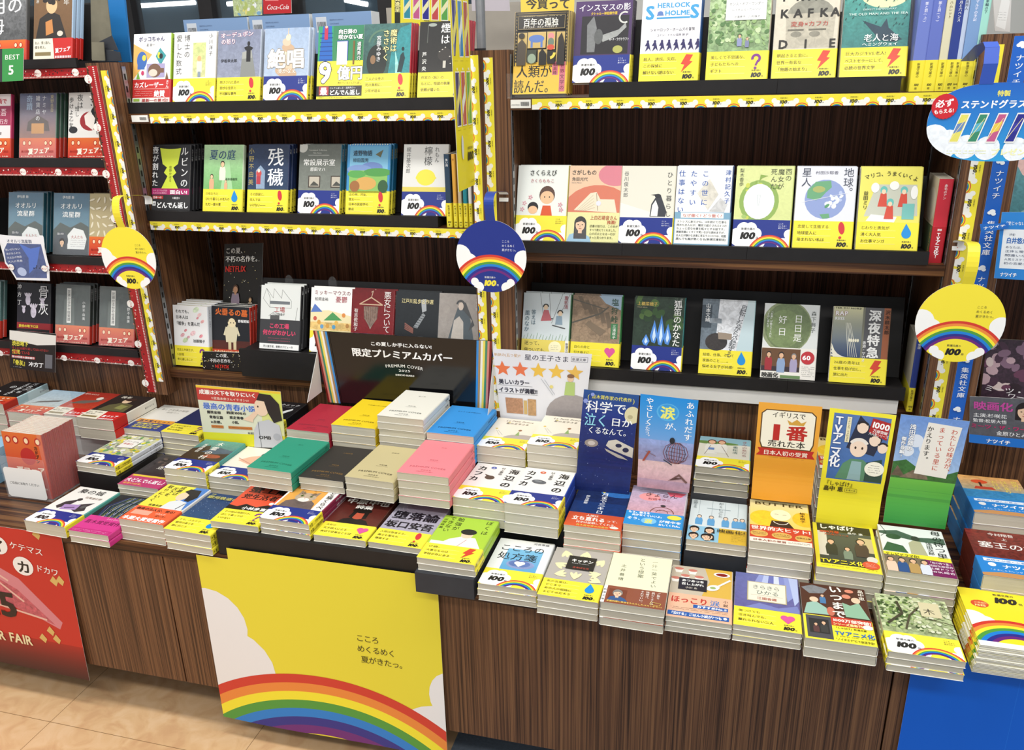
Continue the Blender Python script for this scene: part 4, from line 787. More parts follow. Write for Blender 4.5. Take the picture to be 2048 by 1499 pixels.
@cov('redtop', 'orange red paperback with grey flying figure', 'b8321e', KB2)
def _(c): bg(c, 'c8482a', '9a2a20', .12); c.P([(8, 70), (30, 92), (62, 100), (88, 118), (80, 92), (52, 76)], '6a5f58'); c.E(70, 112, 9, 9, 'e0d4c8'); c.T('走れメロス', 4, 132, 9, 'f0d8c8', 1, rot=-3)
@cov('bungo', 'black paperback with white handwritten title, red band', 'bfdfe6', KB, title='人間失格', tc='345')
def _(c): bg(c, '17181a'); c.V('汚れつち', 80, 146, 17, 'e8eaea', 1, h=76); c.V('まつた悲しみに', 60, 140, 15, 'e8eaea', 1, h=84); c.V('の', 36, 120, 20, 'e8eaea', 1); c.E(16, 74, 14, 8, 'd8dcdc')
WM = lambda c: (c.R(0, 0, 105, 42, '2c3f86'), c.R(0, 42, 105, 60, 'e8a03a'), c.T('直木賞大ヒット', 6, 46, 11, '2a2a50', 2, w=90), [c.T(t, 12, 31 - i * 10, 8, 'e8d84a', 2, w=74) for i, t in enumerate(('新潮文庫の', 'はじまりの一冊', '全国書店で'))])
@cov('whitem', 'white paperback with orange and blue striped band', 'e4e2da', (WM, '2c3f86', 60, ''))
def _(c): bg(c, 'e2dfd6'); c.T('新しき世界の地理', 14, 118, 12, '6a6458', 0, w=78); c.T('原田マハ', 40, 104, 9, '8a8478')
@cov('navy', 'plain navy paperback with yellow phrase band', '26305a', bandQ(['日常から始まる', '新たな物語、', '静かな余韻で'], '?'))
def _(c): bg(c, '242c56'); c.T('夜と霧', 40, 100, 8, 'c8ccd8', 1); c.T('小川糸', 44, 88, 6, 'c8ccd8')
@cov('picnic', 'black paperback with white bird shapes', '1c1c22', bandQ(['みんなで夜、', '歩く。それだけ', 'なのに'], 'd'))
def _(c): bg(c, '191a1e'); c.P([(20, 60), (30, 84), (36, 80), (52, 104), (58, 98), (44, 66)], 'e4e6e6'); c.P([(56, 72), (66, 96), (72, 92), (88, 112), (92, 104), (76, 72)], 'e4e6e6'); c.T('夜のピクニック', 6, 126, 12, 'f0f0f0', 1, w=90); c.sq(50, 116, 40, 5, 1, 'ccc')
# limited covers: plain coloured, small print
def prem(key, desc, col, ink, ttl):
    def f(c):
        bg(c, col)
        c.T(ttl, 52, 118, 5, ink, al=.5, w=len(ttl) * 6); c.T('新潮文庫', 52, 62, 4.2, ink, 1, al=.5); c.T('SHINCHO BUNKO', 52, 57, 2.4, ink, al=.5, w=26)
        c.T('PREMIUM COVER', 52, 29, 8.6, ink, 1, al=.5, w=74, arc=.32); c.T('2025', 52, 17, 6, ink, al=.5, w=22); c.T('SHINCHO BUNKO', 52, 11, 3, ink, 1, al=.5, w=34)
    COV[key] = (desc, col, f, None, dict(bg=col, mat='matte', title=ttl, tc=ink))
prem('p_red', 'plain crimson limited-cover paperback', 'ae2a3c', '8a3040', 'こころ')
prem('p_yel', 'plain bright yellow limited-cover paperback', 'f0d024', '5a4a10', '不思議の国の物語')
prem('p_white', 'plain ivory limited-cover paperback', 'e9e6da', '4a4a44', '雪の家')
prem('p_blue', 'plain sky blue limited-cover paperback', '3b94dc', '12284a', 'きらきら金平糖日記')
prem('p_green', 'plain jade green limited-cover paperback', '2f9478', '1f6a50', '銀河')
prem('p_black', 'plain charcoal limited-cover paperback', '36322e', '8a6a3a', '人間失格')
prem('p_beige', 'plain khaki beige limited-cover paperback', 'c4b78a', '3a3424', '金閣寺')
prem('p_pink', 'plain pink limited-cover paperback', 'f0868e', 'b8606a', '夜桜')
@cov('kani', 'orange paperback with heavy black title', '26221e', bandQ(['その船は地獄行き。', '決して乗っては', 'いけない'], '?'))
def _(c): bg(c, 'e2583a'); c.P([(0, 50), (0, 66), (20, 62), (34, 74), (60, 66), (80, 78), (105, 70), (105, 50)], '1c1816'); c.T('蟹工船', 8, 122, 26, '241c18', 2, w=92); c.T('党生活者', 8, 96, 20, '241c18', 2, w=80); c.E(84, 84, 5, 5, 'f0e8e0'); c.T('小林多喜二', 34, 54, 12, 'f4f4f0', 2, w=66)
@cov('cat', 'paperback with tabby cat in a coat', '8a2a4a', bandR('N'), title='吾輩は猫である', tc='eee')
def _(c):
    bg(c, 'efedE8'.lower()); c.R(4, 50, 80, 146, 'e0a24a'); c.a = .15; c.P([(10, 50), (14, 72), (34, 84), (62, 84), (76, 72), (80, 50)], '6a5a56'); c.E(46, 92, 22, 17, 'b8a48c'); c.P([(26, 98), (26, 116), (40, 106)], '9a8672'); c.P([(66, 98), (68, 116), (54, 106)], '9a8672'); c.E(46, 82, 12, 8, 'ece6dc'); c.a = 0
    for x in (36, 56): c.E(x, 96, 3.4, 3, '6a7a3a'); c.E(x, 96, 1, 2.6, '1a1a1a')
    c.P([(44, 89), (48, 89), (46, 86)], 'c87a70')
    for i in range(3): c.L([(30 + i * 2, 106 + i * 3), (36 + i * 2, 100 + i)], 1, '5a4a3c'); c.L([(62 - i * 2, 106 + i * 3), (56 - i * 2, 100 + i)], 1, '5a4a3c')
    for i in range(5): c.V('吾輩ハ猫', 14 + i * 13, 144, 6, '8a6430', h=24 + i % 2 * 4)
    c.V('文豪と猫くらべ', 93, 148, 13.5, '241c1c', 1, h=94)
@cov('nakahara', 'brown paperback with dark hatted poet portrait', '4a2018', bandQ(['夭折の', '天才詩人による', '哀切で甘美なことば'], 'h'))
def _(c): bg(c, '6a2c22', '4a1c18', .1); c.P([(20, 50), (28, 66), (50, 74), (76, 66), (88, 50)], '1a1412'); c.E(54, 84, 14, 16, 'b8523a'); c.E(54, 100, 20, 9, '17110f'); c.E(54, 108, 13, 9, '17110f'); c.P([(38, 96), (36, 74), (44, 70), (46, 94)], '17110f'); c.P([(70, 96), (72, 74), (64, 70), (62, 94)], '17110f'); c.T('中原中也', 6, 126, 20, 'f2efe8', 2, w=92); c.T('詩集', 34, 108, 15, 'f2efe8', 2, w=36)
@cov('daraku', 'grey lilac paperback with marbled waves, black title', 'b8b4c0', bandQ(['人間は堕落する。', '義士も聖女も', '堕落する'], '!'))
def _(c):
    bg(c, 'a9a4b4')
    for i in range(9): c.arc(50 + i * 3, 150 - i * 4, 12 + i * 9, 13.2 + i * 9, 180, 360, 'c4c0cc', 20, .6)
    c.T('堕落論', 6, 92, 30, '1e1b22', 2, w=94); c.T('坂口安吾', 4, 60, 25, '1e1b22', 2, w=96)
@cov('benkyo', 'lime green paperback with boy in white shirt', 'a8cc3a', bandQ(['17歳。', '大事なものは', '学校の外にある'], 'b'))
def _(c):
    bg(c, 'b2d23c', 'a6cc40'); c.P([(20, 50), (34, 70), (56, 84), (80, 82), (98, 50)], 'eeeae4'); c.E(62, 90, 11, 12, 'f0cdb0'); c.E(62, 100, 15, 10, '1d1d20'); c.R(4, 50, 40, 60, 'dfe6e0'); c.L([(56, 50), (66, 74)], 1, 'c88a8a')
    c.V('ぼくは', 90, 147, 14, '2c3018', h=52); c.V('勉強が', 34, 147, 14, '2c3018', h=48); c.V('できない', 18, 147, 13, '2c3018', h=56); c.V('山田詠美', 6, 140, 8, '2c3018', h=40)
@cov('prince', 'cream paperback with small figure on a grey hill', 'e8dfc4', bandR('Y'))
def _(c): bg(c, 'efe6d4'); c.E(84, 50, 44, 22, 'b8ada4'); c.P([(62, 66), (66, 88), (72, 66)], '8fae6a'); c.E(67, 92, 4, 4.5, '9a7050'); c.E(14, 92, 3, 3, 'e0c04a'); c.L([(16, 84), (30, 60)], .8, 'a9a9a0'); c.L([(20, 84), (36, 62)], .8, 'a9a9a0'); c.E(32, 128, 3, 2, 'e8d880'); c.T('Le Petit Prince', 22, 134, 9, '5a5044', 0, w=62, sh=.3); c.T('星の王子さま', 26, 120, 9, '5a5044', 0, w=52)
def kfk(n, col, m):
    def f(c):
        bg(c, 'efece8'); c.T('海', 74, 118, 22, '161616', 2); c.T('辺', 72, 90, 22, '161616', 2); c.T('の', 72, 62, 22, '161616', 2)
        c.T('カ', 8, 120, 20, '161616', 2); c.T('フ', 6, 97, 20, '161616', 2); c.T('カ', 4, 74, 20, '161616', 2); c.E(40, 134, 6, 5, col); c.T(n, 37, 131, 6, 'fff', 1); c.V('村上春樹', 60, 140, 8.5, '2a2a2a'); m(c)
    return f
COV['kafka1'] = ('white paperback with small brown figurine', 'e8d83a', kfk('上', '4a5fb0', lambda c: (c.E(44, 92, 10, 8, '5a463a'), c.P([(36, 96), (30, 104), (42, 100)], '5a463a'))), bandR('Y'), {})
COV['kafka2'] = ('white paperback with grey pebble', '2f4fb0', kfk('下', 'd0603a', lambda c: (c.E(42, 94, 15, 8, '5f6268', -8), c.E(40, 96, 8, 3, '85888c', -8))), bandR('N'), {})
MK = lambda c: (c.R(0, 0, 105, 50, 'd9592c', 'c8502c'), c.T('人間は', 34, 39, 8, 'f4efe0', 1), c.T('立ち直れる', 10, 24, 15, 'f8f4ea', 2, w=62), c.T('って、', 74, 26, 9, 'f8f4ea', 1), c.T('科学は証明してくれる。', 20, 13, 8, 'f8f4ea', 1, w=78), c.T('直木賞作家の代表作', 22, 3, 6.5, 'e8d060', 1, w=60), c.E(92, 8, 8, 4, 'e8e4d8'))
@cov('tsuki', 'night blue paperback with moon over sea, orange band', '20305a', (MK, 'd9592c', 50, ''))
def _(c): bg(c, '1b2f66', '14244e', .25); c.a = .15; c.E(80, 136, 34, 16, '2f6ab0'); c.R(0, 50, 105, 94, '16336a'); c.a = 0; c.E(52, 140, 4, 6, 'e8d860'); c.V('月まで三キロ', 56, 134, 14, 'f0f2f4', 1, h=82); c.V('伊与原新', 24, 118, 8.5, 'f0f2f4', 1)
GY = lambda c: (c.R(0, 0, 105, 50, '2a8fd2'), c.T('もう、後ろを', 4, 42, 8, 'fff', 2, w=40), c.T('向かなくていいよ。', 12, 33, 8, 'fff', 2, w=58), c.T('そう、', 4, 19, 10, 'fff', 2), c.E(44, 18, 14, 11, '7ac0e8'), c.T('涙', 36, 11, 15, 'e8e45a', 2), c.T('が背中を', 62, 17, 9.5, 'fff', 2, w=40), c.T('おしてくれた。', 62, 6, 8, 'fff', 2, w=42), c.E(88, 38, 13, 8, 'e4dc4a'))
@cov('gyoran', 'lilac sky paperback with red fruit, blue band', 'd8cfd8', (GY, '2a8fd2', 50, ''))
def _(c): bg(c, 'd99a98', 'b4aacb', .15); c.E(36, 108, 20, 15, 'e89a9a'); c.P([(66, 134), (74, 118), (94, 118), (103, 134)], 'd95a70'); c.arc(64, 52, 20, 22, 0, 180, '7a4a3a'); c.arc(64, 52, 10, 11.5, 0, 180, '7a4a3a'); c.L([(44, 60), (84, 60)], 1, '7a4a3a'); c.E(64, 78, 5, 4, '2a2a2a'); c.T('ぎょらん', 26, 112, 17, '3a2a30', 0, w=62, sh=.1); c.T('町田そのこ', 34, 98, 8.5, 'a04a50', 1)
KK = lambda c: (c.R(0, 0, 105, 50, '5a94b8'), c.R(54, 0, 105, 50, 'd9b23a'), c.R(0, 0, 56, 50, '8fc0d8'), [c.face(12 + (i % 2) * 27 + i // 4 * 22, 38 - (i // 2) * 24 if i < 4 else 12, 8, long=(i % 2) * 1.2) for i in range(5)], c.T('映画化!', 52, 33, 13, '3a3020', 1, w=50), c.sq(78, 4, 24, 26, 5, '6a5a20'))
@cov('kakushi', 'pale paperback with students at window, portrait band', 'c9d4d8', (KK, 'd9b23a', 50, ''))
def _(c):
    bg(c, 'd6dfe0')
    for x in (16, 40, 64, 88): c.L([(x, 96), (x, 150)], .9, 'a9b6ba')
    c.R(30, 118, 74, 120, '9aa8ac')
    for i, x in enumerate((18, 40, 66, 84, 96)): c.person(x, 56, 36, cloth='5f9fcf', skin='ecd0b8')
    c.V('かくしごと', 56, 146, 10, '5a6468', h=60); c.V('住野よる', 8, 146, 8, '6a7478')
BU = lambda c: (c.R(0, 0, 105, 14, 'f0e8d8'), c.R(0, 14, 105, 56, 'c8402c'), c.T('世界的大ヒット!', 2, 42, 14, 'f6f0e2', 2, w=101), c.E(16, 28, 15, 11, 'd8ac5a'), c.E(54, 27, 17, 11, 'd8ac5a'), c.E(90, 25, 14, 11, 'd8ac5a'), c.T('Winner Book of', 4, 30, 3.6, '3a2a10', 1, w=24), c.T('the Year 2024', 5, 25, 3.6, '3a2a10', 1, w=22), c.T('Books Are My Bag', 40, 29, 3.6, '3a2a10', 1, w=28), c.T('Readers Awards', 41, 24, 3.6, '3a2a10', 1, w=26), c.T('世界35ヵ国', 78, 24, 5, '3a2a10', 1, w=24), c.T('日本人初の受賞', 5, 3.5, 7, '8a2a1c', 1, w=56), c.sq(64, 4, 36, 6, 2, '5a4a40'))
@cov('butter', 'yellow paperback with faceless woman in black, red band', 'e8c83a', (BU, 'c8402c', 56, ''))
def _(c): bg(c, 'efc23a', 'f0dca0'); c.a = .1; c.E(26, 84, 26, 28, 'f4c832'); c.E(96, 92, 22, 26, 'f0bc30'); c.a = 0; c.P([(34, 56), (38, 78), (66, 78), (76, 56)], '1d1a1c'); c.E(54, 100, 18, 20, 'f2e8c4'); c.arc(54, 80, 13, 14.5, 200, 340, 'f6f4ea'); c.L([(44, 102), (50, 101)], .8, '3a3020'); c.L([(58, 101), (64, 102)], .8, '3a3020'); c.T('BUTTER', 8, 132, 15, '5a4410', 1, w=88); c.V('柚木麻子', 92, 118, 9.5, '3a3020', 1)
SB = lambda c: (c.R(0, 0, 105, 4, 'f4f0e0'), c.T('TVアニメ化', 8, 5, 15, 'f0e23a', 2, w=66, out='4a4410'), c.E(88, 12, 14, 10, 'd9583a'), c.sq(80, 6, 16, 12, 3, 'f4d8c8'))
@cov('shaba', 'yellow framed paperback with anime house scene', 'e8d83a', None, bg='efe23c')
def _(c):
    bg(c, 'efe23c'); c.R(0, 0, 105, 14, 'efe23c'); c.R(7, 14, 98, 122, '3b403c', '50564e'); c.R(7, 40, 22, 122, 'd8d4c4'); c.R(76, 62, 98, 110, 'c8b88a'); c.person(28, 44, 52, cloth='2f3230'); c.person(54, 34, 40, cloth='7a8a78'); c.person(78, 46, 60, cloth='4a3a38'); c.E(92, 40, 9, 10, 'dcd8cc'); c.R(7, 122, 98, 146, '2a2a24')
    c.T('しゃばけ', 10, 130, 17, 'f6f4ea', 2, w=62); c.T('1000万部', 10, 116, 9, 'd04a2c', 2, w=34); c.T('大人気シリーズ', 18, 108, 6, 'd04a2c', 1); c.T('畠中 恵', 58, 118, 8, 'f0f0ea', 1); c.T('TVアニメ化', 8, 16, 15, 'f0e23a', 2, w=70, out='4a4410'); c.E(88, 22, 14, 12, 'd9583a'); c.sq(80, 16, 16, 12, 3, 'f4d8c8'); c.sq(8, 5, 88, 4, 1, '4a4410')
HH = lambda c: (c.R(0, 0, 62, 50, '7a6a58'), c.R(62, 0, 105, 50, '7a1f5a'), c.P([(0, 50), (105, 46), (105, 60), (0, 60)], 'ece23a'), c.T('テレビドラマ化!', 3, 49, 9, '3a2a10', 2, w=52), [c.person(9 + i * 17, 0, 44, cloth=k) for i, k in enumerate(('e8c8b0', '2f4f8a', 'b8945a', 'd8dce8'))], [c.T(t, 66, 36 - i * 9, 7, 'f4e4f0', 1, w=36) for i, t in enumerate(('「母の待つ里」', '浅田次郎原作', '土曜ドラマ', 'NHK総合'))])
@cov('haha', 'white paperback with man facing snowy hills', 'e0e0da', (HH, '7a6a58', 60, ''))
def _(c):
    bg(c, 'e6e8e6'); c.a = .15; c.P([(0, 128), (30, 136), (60, 118), (105, 124), (105, 104), (60, 104), (0, 120)], '4a5f50'); c.P([(0, 62), (10, 92), (34, 84), (40, 62)], '3f5f3f'); c.E(22, 112, 12, 9, '3a5238'); c.a = 0; c.P([(44, 58), (44, 96), (52, 106), (64, 104), (70, 58)], 'b4b090'); c.E(57, 113, 7, 8, '3a3a34'); c.L([(4, 150), (12, 124), (2, 110)], 1, '3a3a34'); c.V('母の待つ里', 92, 148, 17, '1f1f1d', 1, h=92); c.V('浅田次郎', 76, 104, 10, '2a2a28', 1)
@cov('kimi', 'white paperback with two girls on crutches', '8fc0b8', bandR('Y'))
def _(c): bg(c, 'dfdccc'); c.R(0, 118, 105, 151, '8fb8c4'); c.E(30, 120, 50, 8, '6a8a4a'); c.person(26, 66, 70, cloth='e8e6dc', hair='5a2a20'); c.person(46, 72, 64, cloth='e8e6dc', hair='8a3a2c'); c.L([(14, 60), (24, 106)], .8, '6a4a3a'); c.L([(62, 56), (46, 106)], .8, '6a4a3a'); c.R(20, 84, 32, 94, '6a8ac0'); c.V('きみの友だち', 92, 140, 11, 'b88a8a', h=78); c.V('重松清', 74, 112, 11, '5a7a78', h=40)
NT = lambda c: (c.R(0, 0, 105, 60, '2a86d4'), c.R(10, 46, 100, 55, 'f0f4f8'), c.T('高校生が選んだ夏の一冊', 14, 48, 5, '2a6ab8', 1, w=80), c.T('ナツイチ', 34, 28, 13, 'fff', 2, w=56), c.T('「よまにゃカレンダー」もらえる!', 12, 18, 5.5, 'dcecf8', w=84), c.E(20, 36, 6, 6, 'f4f4f4'), c.P([(0, 0), (0, 8), (30, 14), (70, 14), (105, 8), (105, 0)], 'c8925a'))
@cov('natsui', 'orange and blue seaside paperback with summer fair band', '3a86c8', (NT, '2a86d4', 60, ''), left=1)
def _(c): bg(c, '4a94c0', 'e4a860', .2); c.a = .2; c.R(0, 60, 105, 92, '3a86b8'); c.a = 0; c.E(34, 126, 14, 8, 'd9542c'); c.R(32, 100, 36, 124, '4a2a20'); c.P([(20, 96), (24, 106), (52, 106), (56, 96)], 'c0442c'); c.V('世界の', 94, 140, 13, 'e8d060', 1); c.V('はじまり', 76, 138, 13, 'e8d060', 1); c.V('だけは', 60, 136, 12, 'e8d060', 1)
@cov('saiou', 'dark red painted paperback with white brush title', '5a1a14', (NT, '2a86d4', 60, ''), left=1)
def _(c): bg(c, '5f231c', '7a2c22', .4); c.T('今村翔吾', 34, 134, 10, 'f0ece4', 1); c.T('上', 52, 120, 9, 'f0ece4', 1); c.T('塞王の楯', 12, 92, 22, 'f4f0ea', 1, w=92)
@cov('kokoro', 'white paperback with latte art on blue square', 'dfe2e6', bandR('Y'))
def _(c): bg(c, 'e9eaec'); c.R(24, 44, 90, 118, '5aa0cf', '7ab8dc'); c.a = .1; c.E(58, 70, 26, 14, '8a9ac8'); c.E(56, 72, 20, 10, '5f78b4'); c.a = 0; c.E(52, 74, 6, 5, 'ecebe6'); c.E(60, 74, 6, 5, 'ecebe6'); c.P([(46, 73), (66, 73), (56, 62)], 'ecebe6'); c.T('こころの', 8, 112, 22, '1e2024', 0, w=84); c.T('処方箋', 10, 84, 24, '1e2024', 0, w=74); c.T('河合隼雄', 66, 138, 7.5, '6a6a6e')
@cov('kitchen', 'grey paperback with cream banana flowers, black label', 'c9c4bc', bandQ(['私の言葉は、', 'どこまで', 'あの人の孤独に', 'とどくのだろう'], 'd'))
def _(c):
    bg(c, 'b4aea6')
    for x, y, a in ((20, 138, 20), (58, 142, 0), (92, 122, -30), (12, 96, 70), (18, 64, 110), (92, 80, -70), (52, 58, 180), (96, 56, -110)):
        for k in (-30, 0, 30): c.E(x + 8 * sin(rad(a + k)), y - 8 * cos(rad(a + k)), 3.6, 11, 'efe4b4', a + k)
    c.R(30, 84, 80, 126, '26231f'); c.T('キッチン', 36, 108, 10, 'f6f4ee', 2, w=40); c.T('Banana Yoshimoto', 38, 102, 3.5, 'ddd', w=32); c.T('吉本ばなな', 42, 88, 6, 'c05040', 1)
DB = lambda c: (c.R(6, 0, 105, 48, '8f5138'), c.R(0, 0, 6, 48, 'f0f0ee'), c.V('新潮文庫', 3, 40, 5.2, '2a2a2a', 1, h=36), c.R(10, 10, 40, 40, '7a4028'), c.P([(10, 8), (14, 18), (26, 22), (38, 16), (44, 8)], '3a5a8a'), c.face(25, 28, 7.5, hair='8a8680'), [c.V(t, 92 - i * 9, 44, 6, 'f0e4d8', 1) for i, t in enumerate(('ご飯を', '具だくさんの', '味噌汁。', 'それでいい。'))], c.T('家庭料理に革命をもたらしたベストセラー!', 10, 3, 5, 'e8c060', 2, w=90), c.L([(80, 10), (96, 8), (98, 14), (82, 16), (80, 10)], .6, 'e8d860'))
@cov('doi', 'cream paperback with handwritten title, brown portrait band', 'e9e6c8', (DB, '8f5138', 48, ''), bg='ece8c6', left=1)
def _(c): bg(c, 'ece8c6'); c.V('一汁一菜でよい', 76, 140, 10, '3a4a30', 0, h=84, rot=3); c.V('という提案', 54, 142, 11, '3a4a30', 0, h=62, rot=2); c.V('土井善晴', 24, 118, 9.5, '3a4a30', 0, h=54)
HK = lambda c: (c.R(0, 0, 105, 66, 'e9b899'), c.T('ほっこり', 4, 42, 19, 'c0392c', 2, w=62), c.T('涙', 68, 42, 17, '3a78c0', 1), c.T('小', 90, 54, 8, '2a2a2a', 1), c.T('説', 90, 44, 8, '2a2a2a', 1), c.R(42, 30, 98, 39, '2a5ca8'), c.T('おすすめNo.1!', 48, 32, 7, 'fff', 2, w=48), c.sq(6, 21, 92, 8, 2, '5a4a40', .9), c.R(2, 5, 100, 16, '2a5ca8'), c.T('「泣ける」ごはん小説が7つも', 5, 7.5, 7.5, 'fff', 2, w=84), c.E(94, 11, 3, 3, 'fff'))
@cov('hokkori', 'mustard paperback with cups and spoon, salmon band', 'd8ccb8', (HK, 'e9b899', 66, ''))
def _(c):
    bg(c, 'd9b04a'); c.P([(0, 50), (0, 151), (56, 151), (66, 110), (50, 50)], 'c4b8a4')
    for x, y in ((12, 140), (36, 138), (24, 120), (48, 120), (8, 110)): c.P([(x - 8, y), (x - 5, y - 12), (x + 5, y - 12), (x + 8, y)], 'efeae2'); c.E(x, y, 8, 4, 'c87a6a')
    c.E(86, 134, 14, 7, 'f2efe8'); c.E(86, 134, 10, 4.5, '8a1c14'); c.L([(100, 120), (80, 98)], 4, 'f0eee6'); c.E(72, 92, 12, 8, 'f0eee6', 30); c.E(72, 92, 5, 3.4, '9ab06a'); c.R(14, 78, 62, 112, '26222c'); c.T('あつあつを', 19, 102, 7.5, 'f4f4f0', 2, w=38); c.T('召し上がれ', 19, 92, 7.5, 'f4f4f0', 2, w=38); c.T('小川 糸', 26, 82, 6, 'e0d8c8', 1)
@cov('kira', 'violet crystal paperback with framed title plate', '5a4a8a', bandQ(['傷つけても', '泣き叫んでも、', '離れられない二人'], 'h'))
def _(c):
    bg(c, '5f5590', '6a70a8', .1)
    for k in range(7): c.P([(40 + k * 8, 151), (30 + k * 11, 118 - k * 8), (50 + k * 9, 128 - k * 7), (62 + k * 8, 151)], ['8f9ad0', 'b4c0e4', '6a72b4', 'd0d8f0', '7f88c4'][k % 5])
    c.P([(16, 50), (40, 66), (70, 58), (100, 70), (105, 50)], '7a82bc'); c.R(20, 70, 84, 126, 'b4a888'); c.R(22, 72, 82, 124, 'ece4d0'); c.T('きらきら', 28, 106, 13, '4a6a60', 0, w=46); c.T('ひかる', 34, 91, 13, '4a6a60', 0, w=38); c.R(26, 87, 78, 87.5, 'a89a7a'); c.T('江國香織', 36, 76, 8, 'b0503a', 1)
IB = lambda c: (c.R(0, 0, 105, 62, 'ece23a'), c.R(4, 4, 42, 60, '4a4a50'), c.R(8, 16, 38, 52, '2a2a2c'), c.person(18, 18, 24, cloth='5a3a3a'), c.person(30, 18, 30, cloth='3a3a3a'), c.R(42, 40, 105, 62, 'c83a2a'), c.T('1000万部突破!', 44, 51, 9, 'f8f0e0', 2, w=58), c.T('シリーズ最新刊', 44, 42, 7, 'f4e8a0', 2, w=44), c.E(96, 44, 8, 6, 'f0ece0'), c.T('「しゃばけ」新潮文庫', 45, 33, 5, '3a3410', 1, w=48), c.T('TVアニメ化', 45, 17, 12.5, '2a6ab8', 2, w=58), c.sq(45, 12, 56, 4, 1, '3a3410'), c.T('"ノイタミナ"にて放送予定!', 45, 4, 6, '3a3410', 1, w=56))
@cov('itsu', 'brown paperback with folk spirits, white title', '4a2a1e', (IB, 'ece23a', 62, ''))
def _(c):
    bg(c, '4f2c1e'); c.a = .15; c.P([(2, 136), (20, 146), (44, 138), (36, 124), (14, 120)], '7f8286'); c.a = 0; c.person(34, 96, 26, cloth='4a7aa8'); c.P([(2, 64), (8, 92), (22, 100), (38, 84), (40, 66)], '9ac0b0'); c.E(20, 104, 7, 7, 'ecc8a8'); c.E(44, 76, 6, 12, 'c8705a'); c.P([(66, 66), (64, 104), (76, 98), (90, 108), (102, 66)], '8fb89a'); c.E(86, 114, 7, 8, 'ecc8a8'); c.E(78, 138, 7, 5, 'd98a70'); c.E(72, 122, 7, 6, 'd98a70')
    c.V('いつまで', 56, 150, 21, 'f6f0e4', 2, h=90); c.V('畠中恵', 96, 146, 10, 'f0e8d8', 1)
@cov('ki', 'green tree photograph paperback with beige name plate', 'd9d2b0', bandR('Y'), left=1)
def _(c):
    bg(c, '8f9f6c', 'b9c49a', .45); c.blobs(0, 60, 60, 150, 130, 3.6, ['4f6a34', '6f8a4a', 'a9bf7a', 'd0dcae', '3a5028']); c.blobs(45, 60, 105, 150, 90, 3.6, ['c4c9a0', 'aab886', 'd8dcc0']); c.L([(10, 70), (34, 100), (30, 130)], 4, '3f3a28'); c.L([(34, 60), (44, 96), (60, 120)], 3, '4a4430'); c.L([(62, 96), (105, 84)], 1.4, '5a5238'); c.R(62, 98, 92, 136, 'd4caa4'); c.T('木', 66, 106, 17, '26221c', 0); c.V('幸田文', 97, 142, 8, '4a4638', h=34)
def _pam(c):
    bg(c, 'f4e02e'); c.cloud([(6, 68, 20), (22, 60, 16), (36, 46, 12), (4, 44, 22), (100, 50, 10)]); c.rainbow(56, -14, 84, 6.4, 0, 180, 36); c.R(0, 0, 105, 12, 'f8f8f4'); c.E(24, 108, 13, 10, 'd9502c', 0, 12); c.T('ご自由に', 16, 109, 5, 'f8e8a0', 1); c.T('FREE', 16, 101, 7, 'f8e8a0', 2)
    hundred(c, 44, 116, 20); [c.T(t, 80, 86 - i * 6, 4.4, '6a6430') for i, t in enumerate(('こころ', 'めくるめく', '夏がきたっ。'))]; c.T('2025', 68, 12, 12, '1a1a1a', 2, w=36)
COV['pamph'] = ('yellow rainbow summer campaign booklet', 'e8d83a', _pam, None, dict(name='booklet', bg='f4e02e', left=1))
def _kap(c):
    bg(c, 'c42a1e', 'd96a2a'); c.E(60, 96, 20, 20, 'b81e1e')
    for x in (14, 34, 62, 92): c.E(x, 132, 8, 9, 'b41c1c'); c.E(x, 132, 5, 6, 'f4d9b0')
    c.T('夏フェア', 24, 54, 19, 'fff4e0', 2, w=74, rot=3); c.T('BUNKO SUMMER FAIR', 6, 20, 6, 'f4d8c0', 1, w=92); c.V('カドブン', 84, 122, 10, '2a1a10', 2)
COV['kap'] = ('red and orange summer fair booklet', 'a82414', _kap, None, dict(name='booklet', bg='c8401e'))
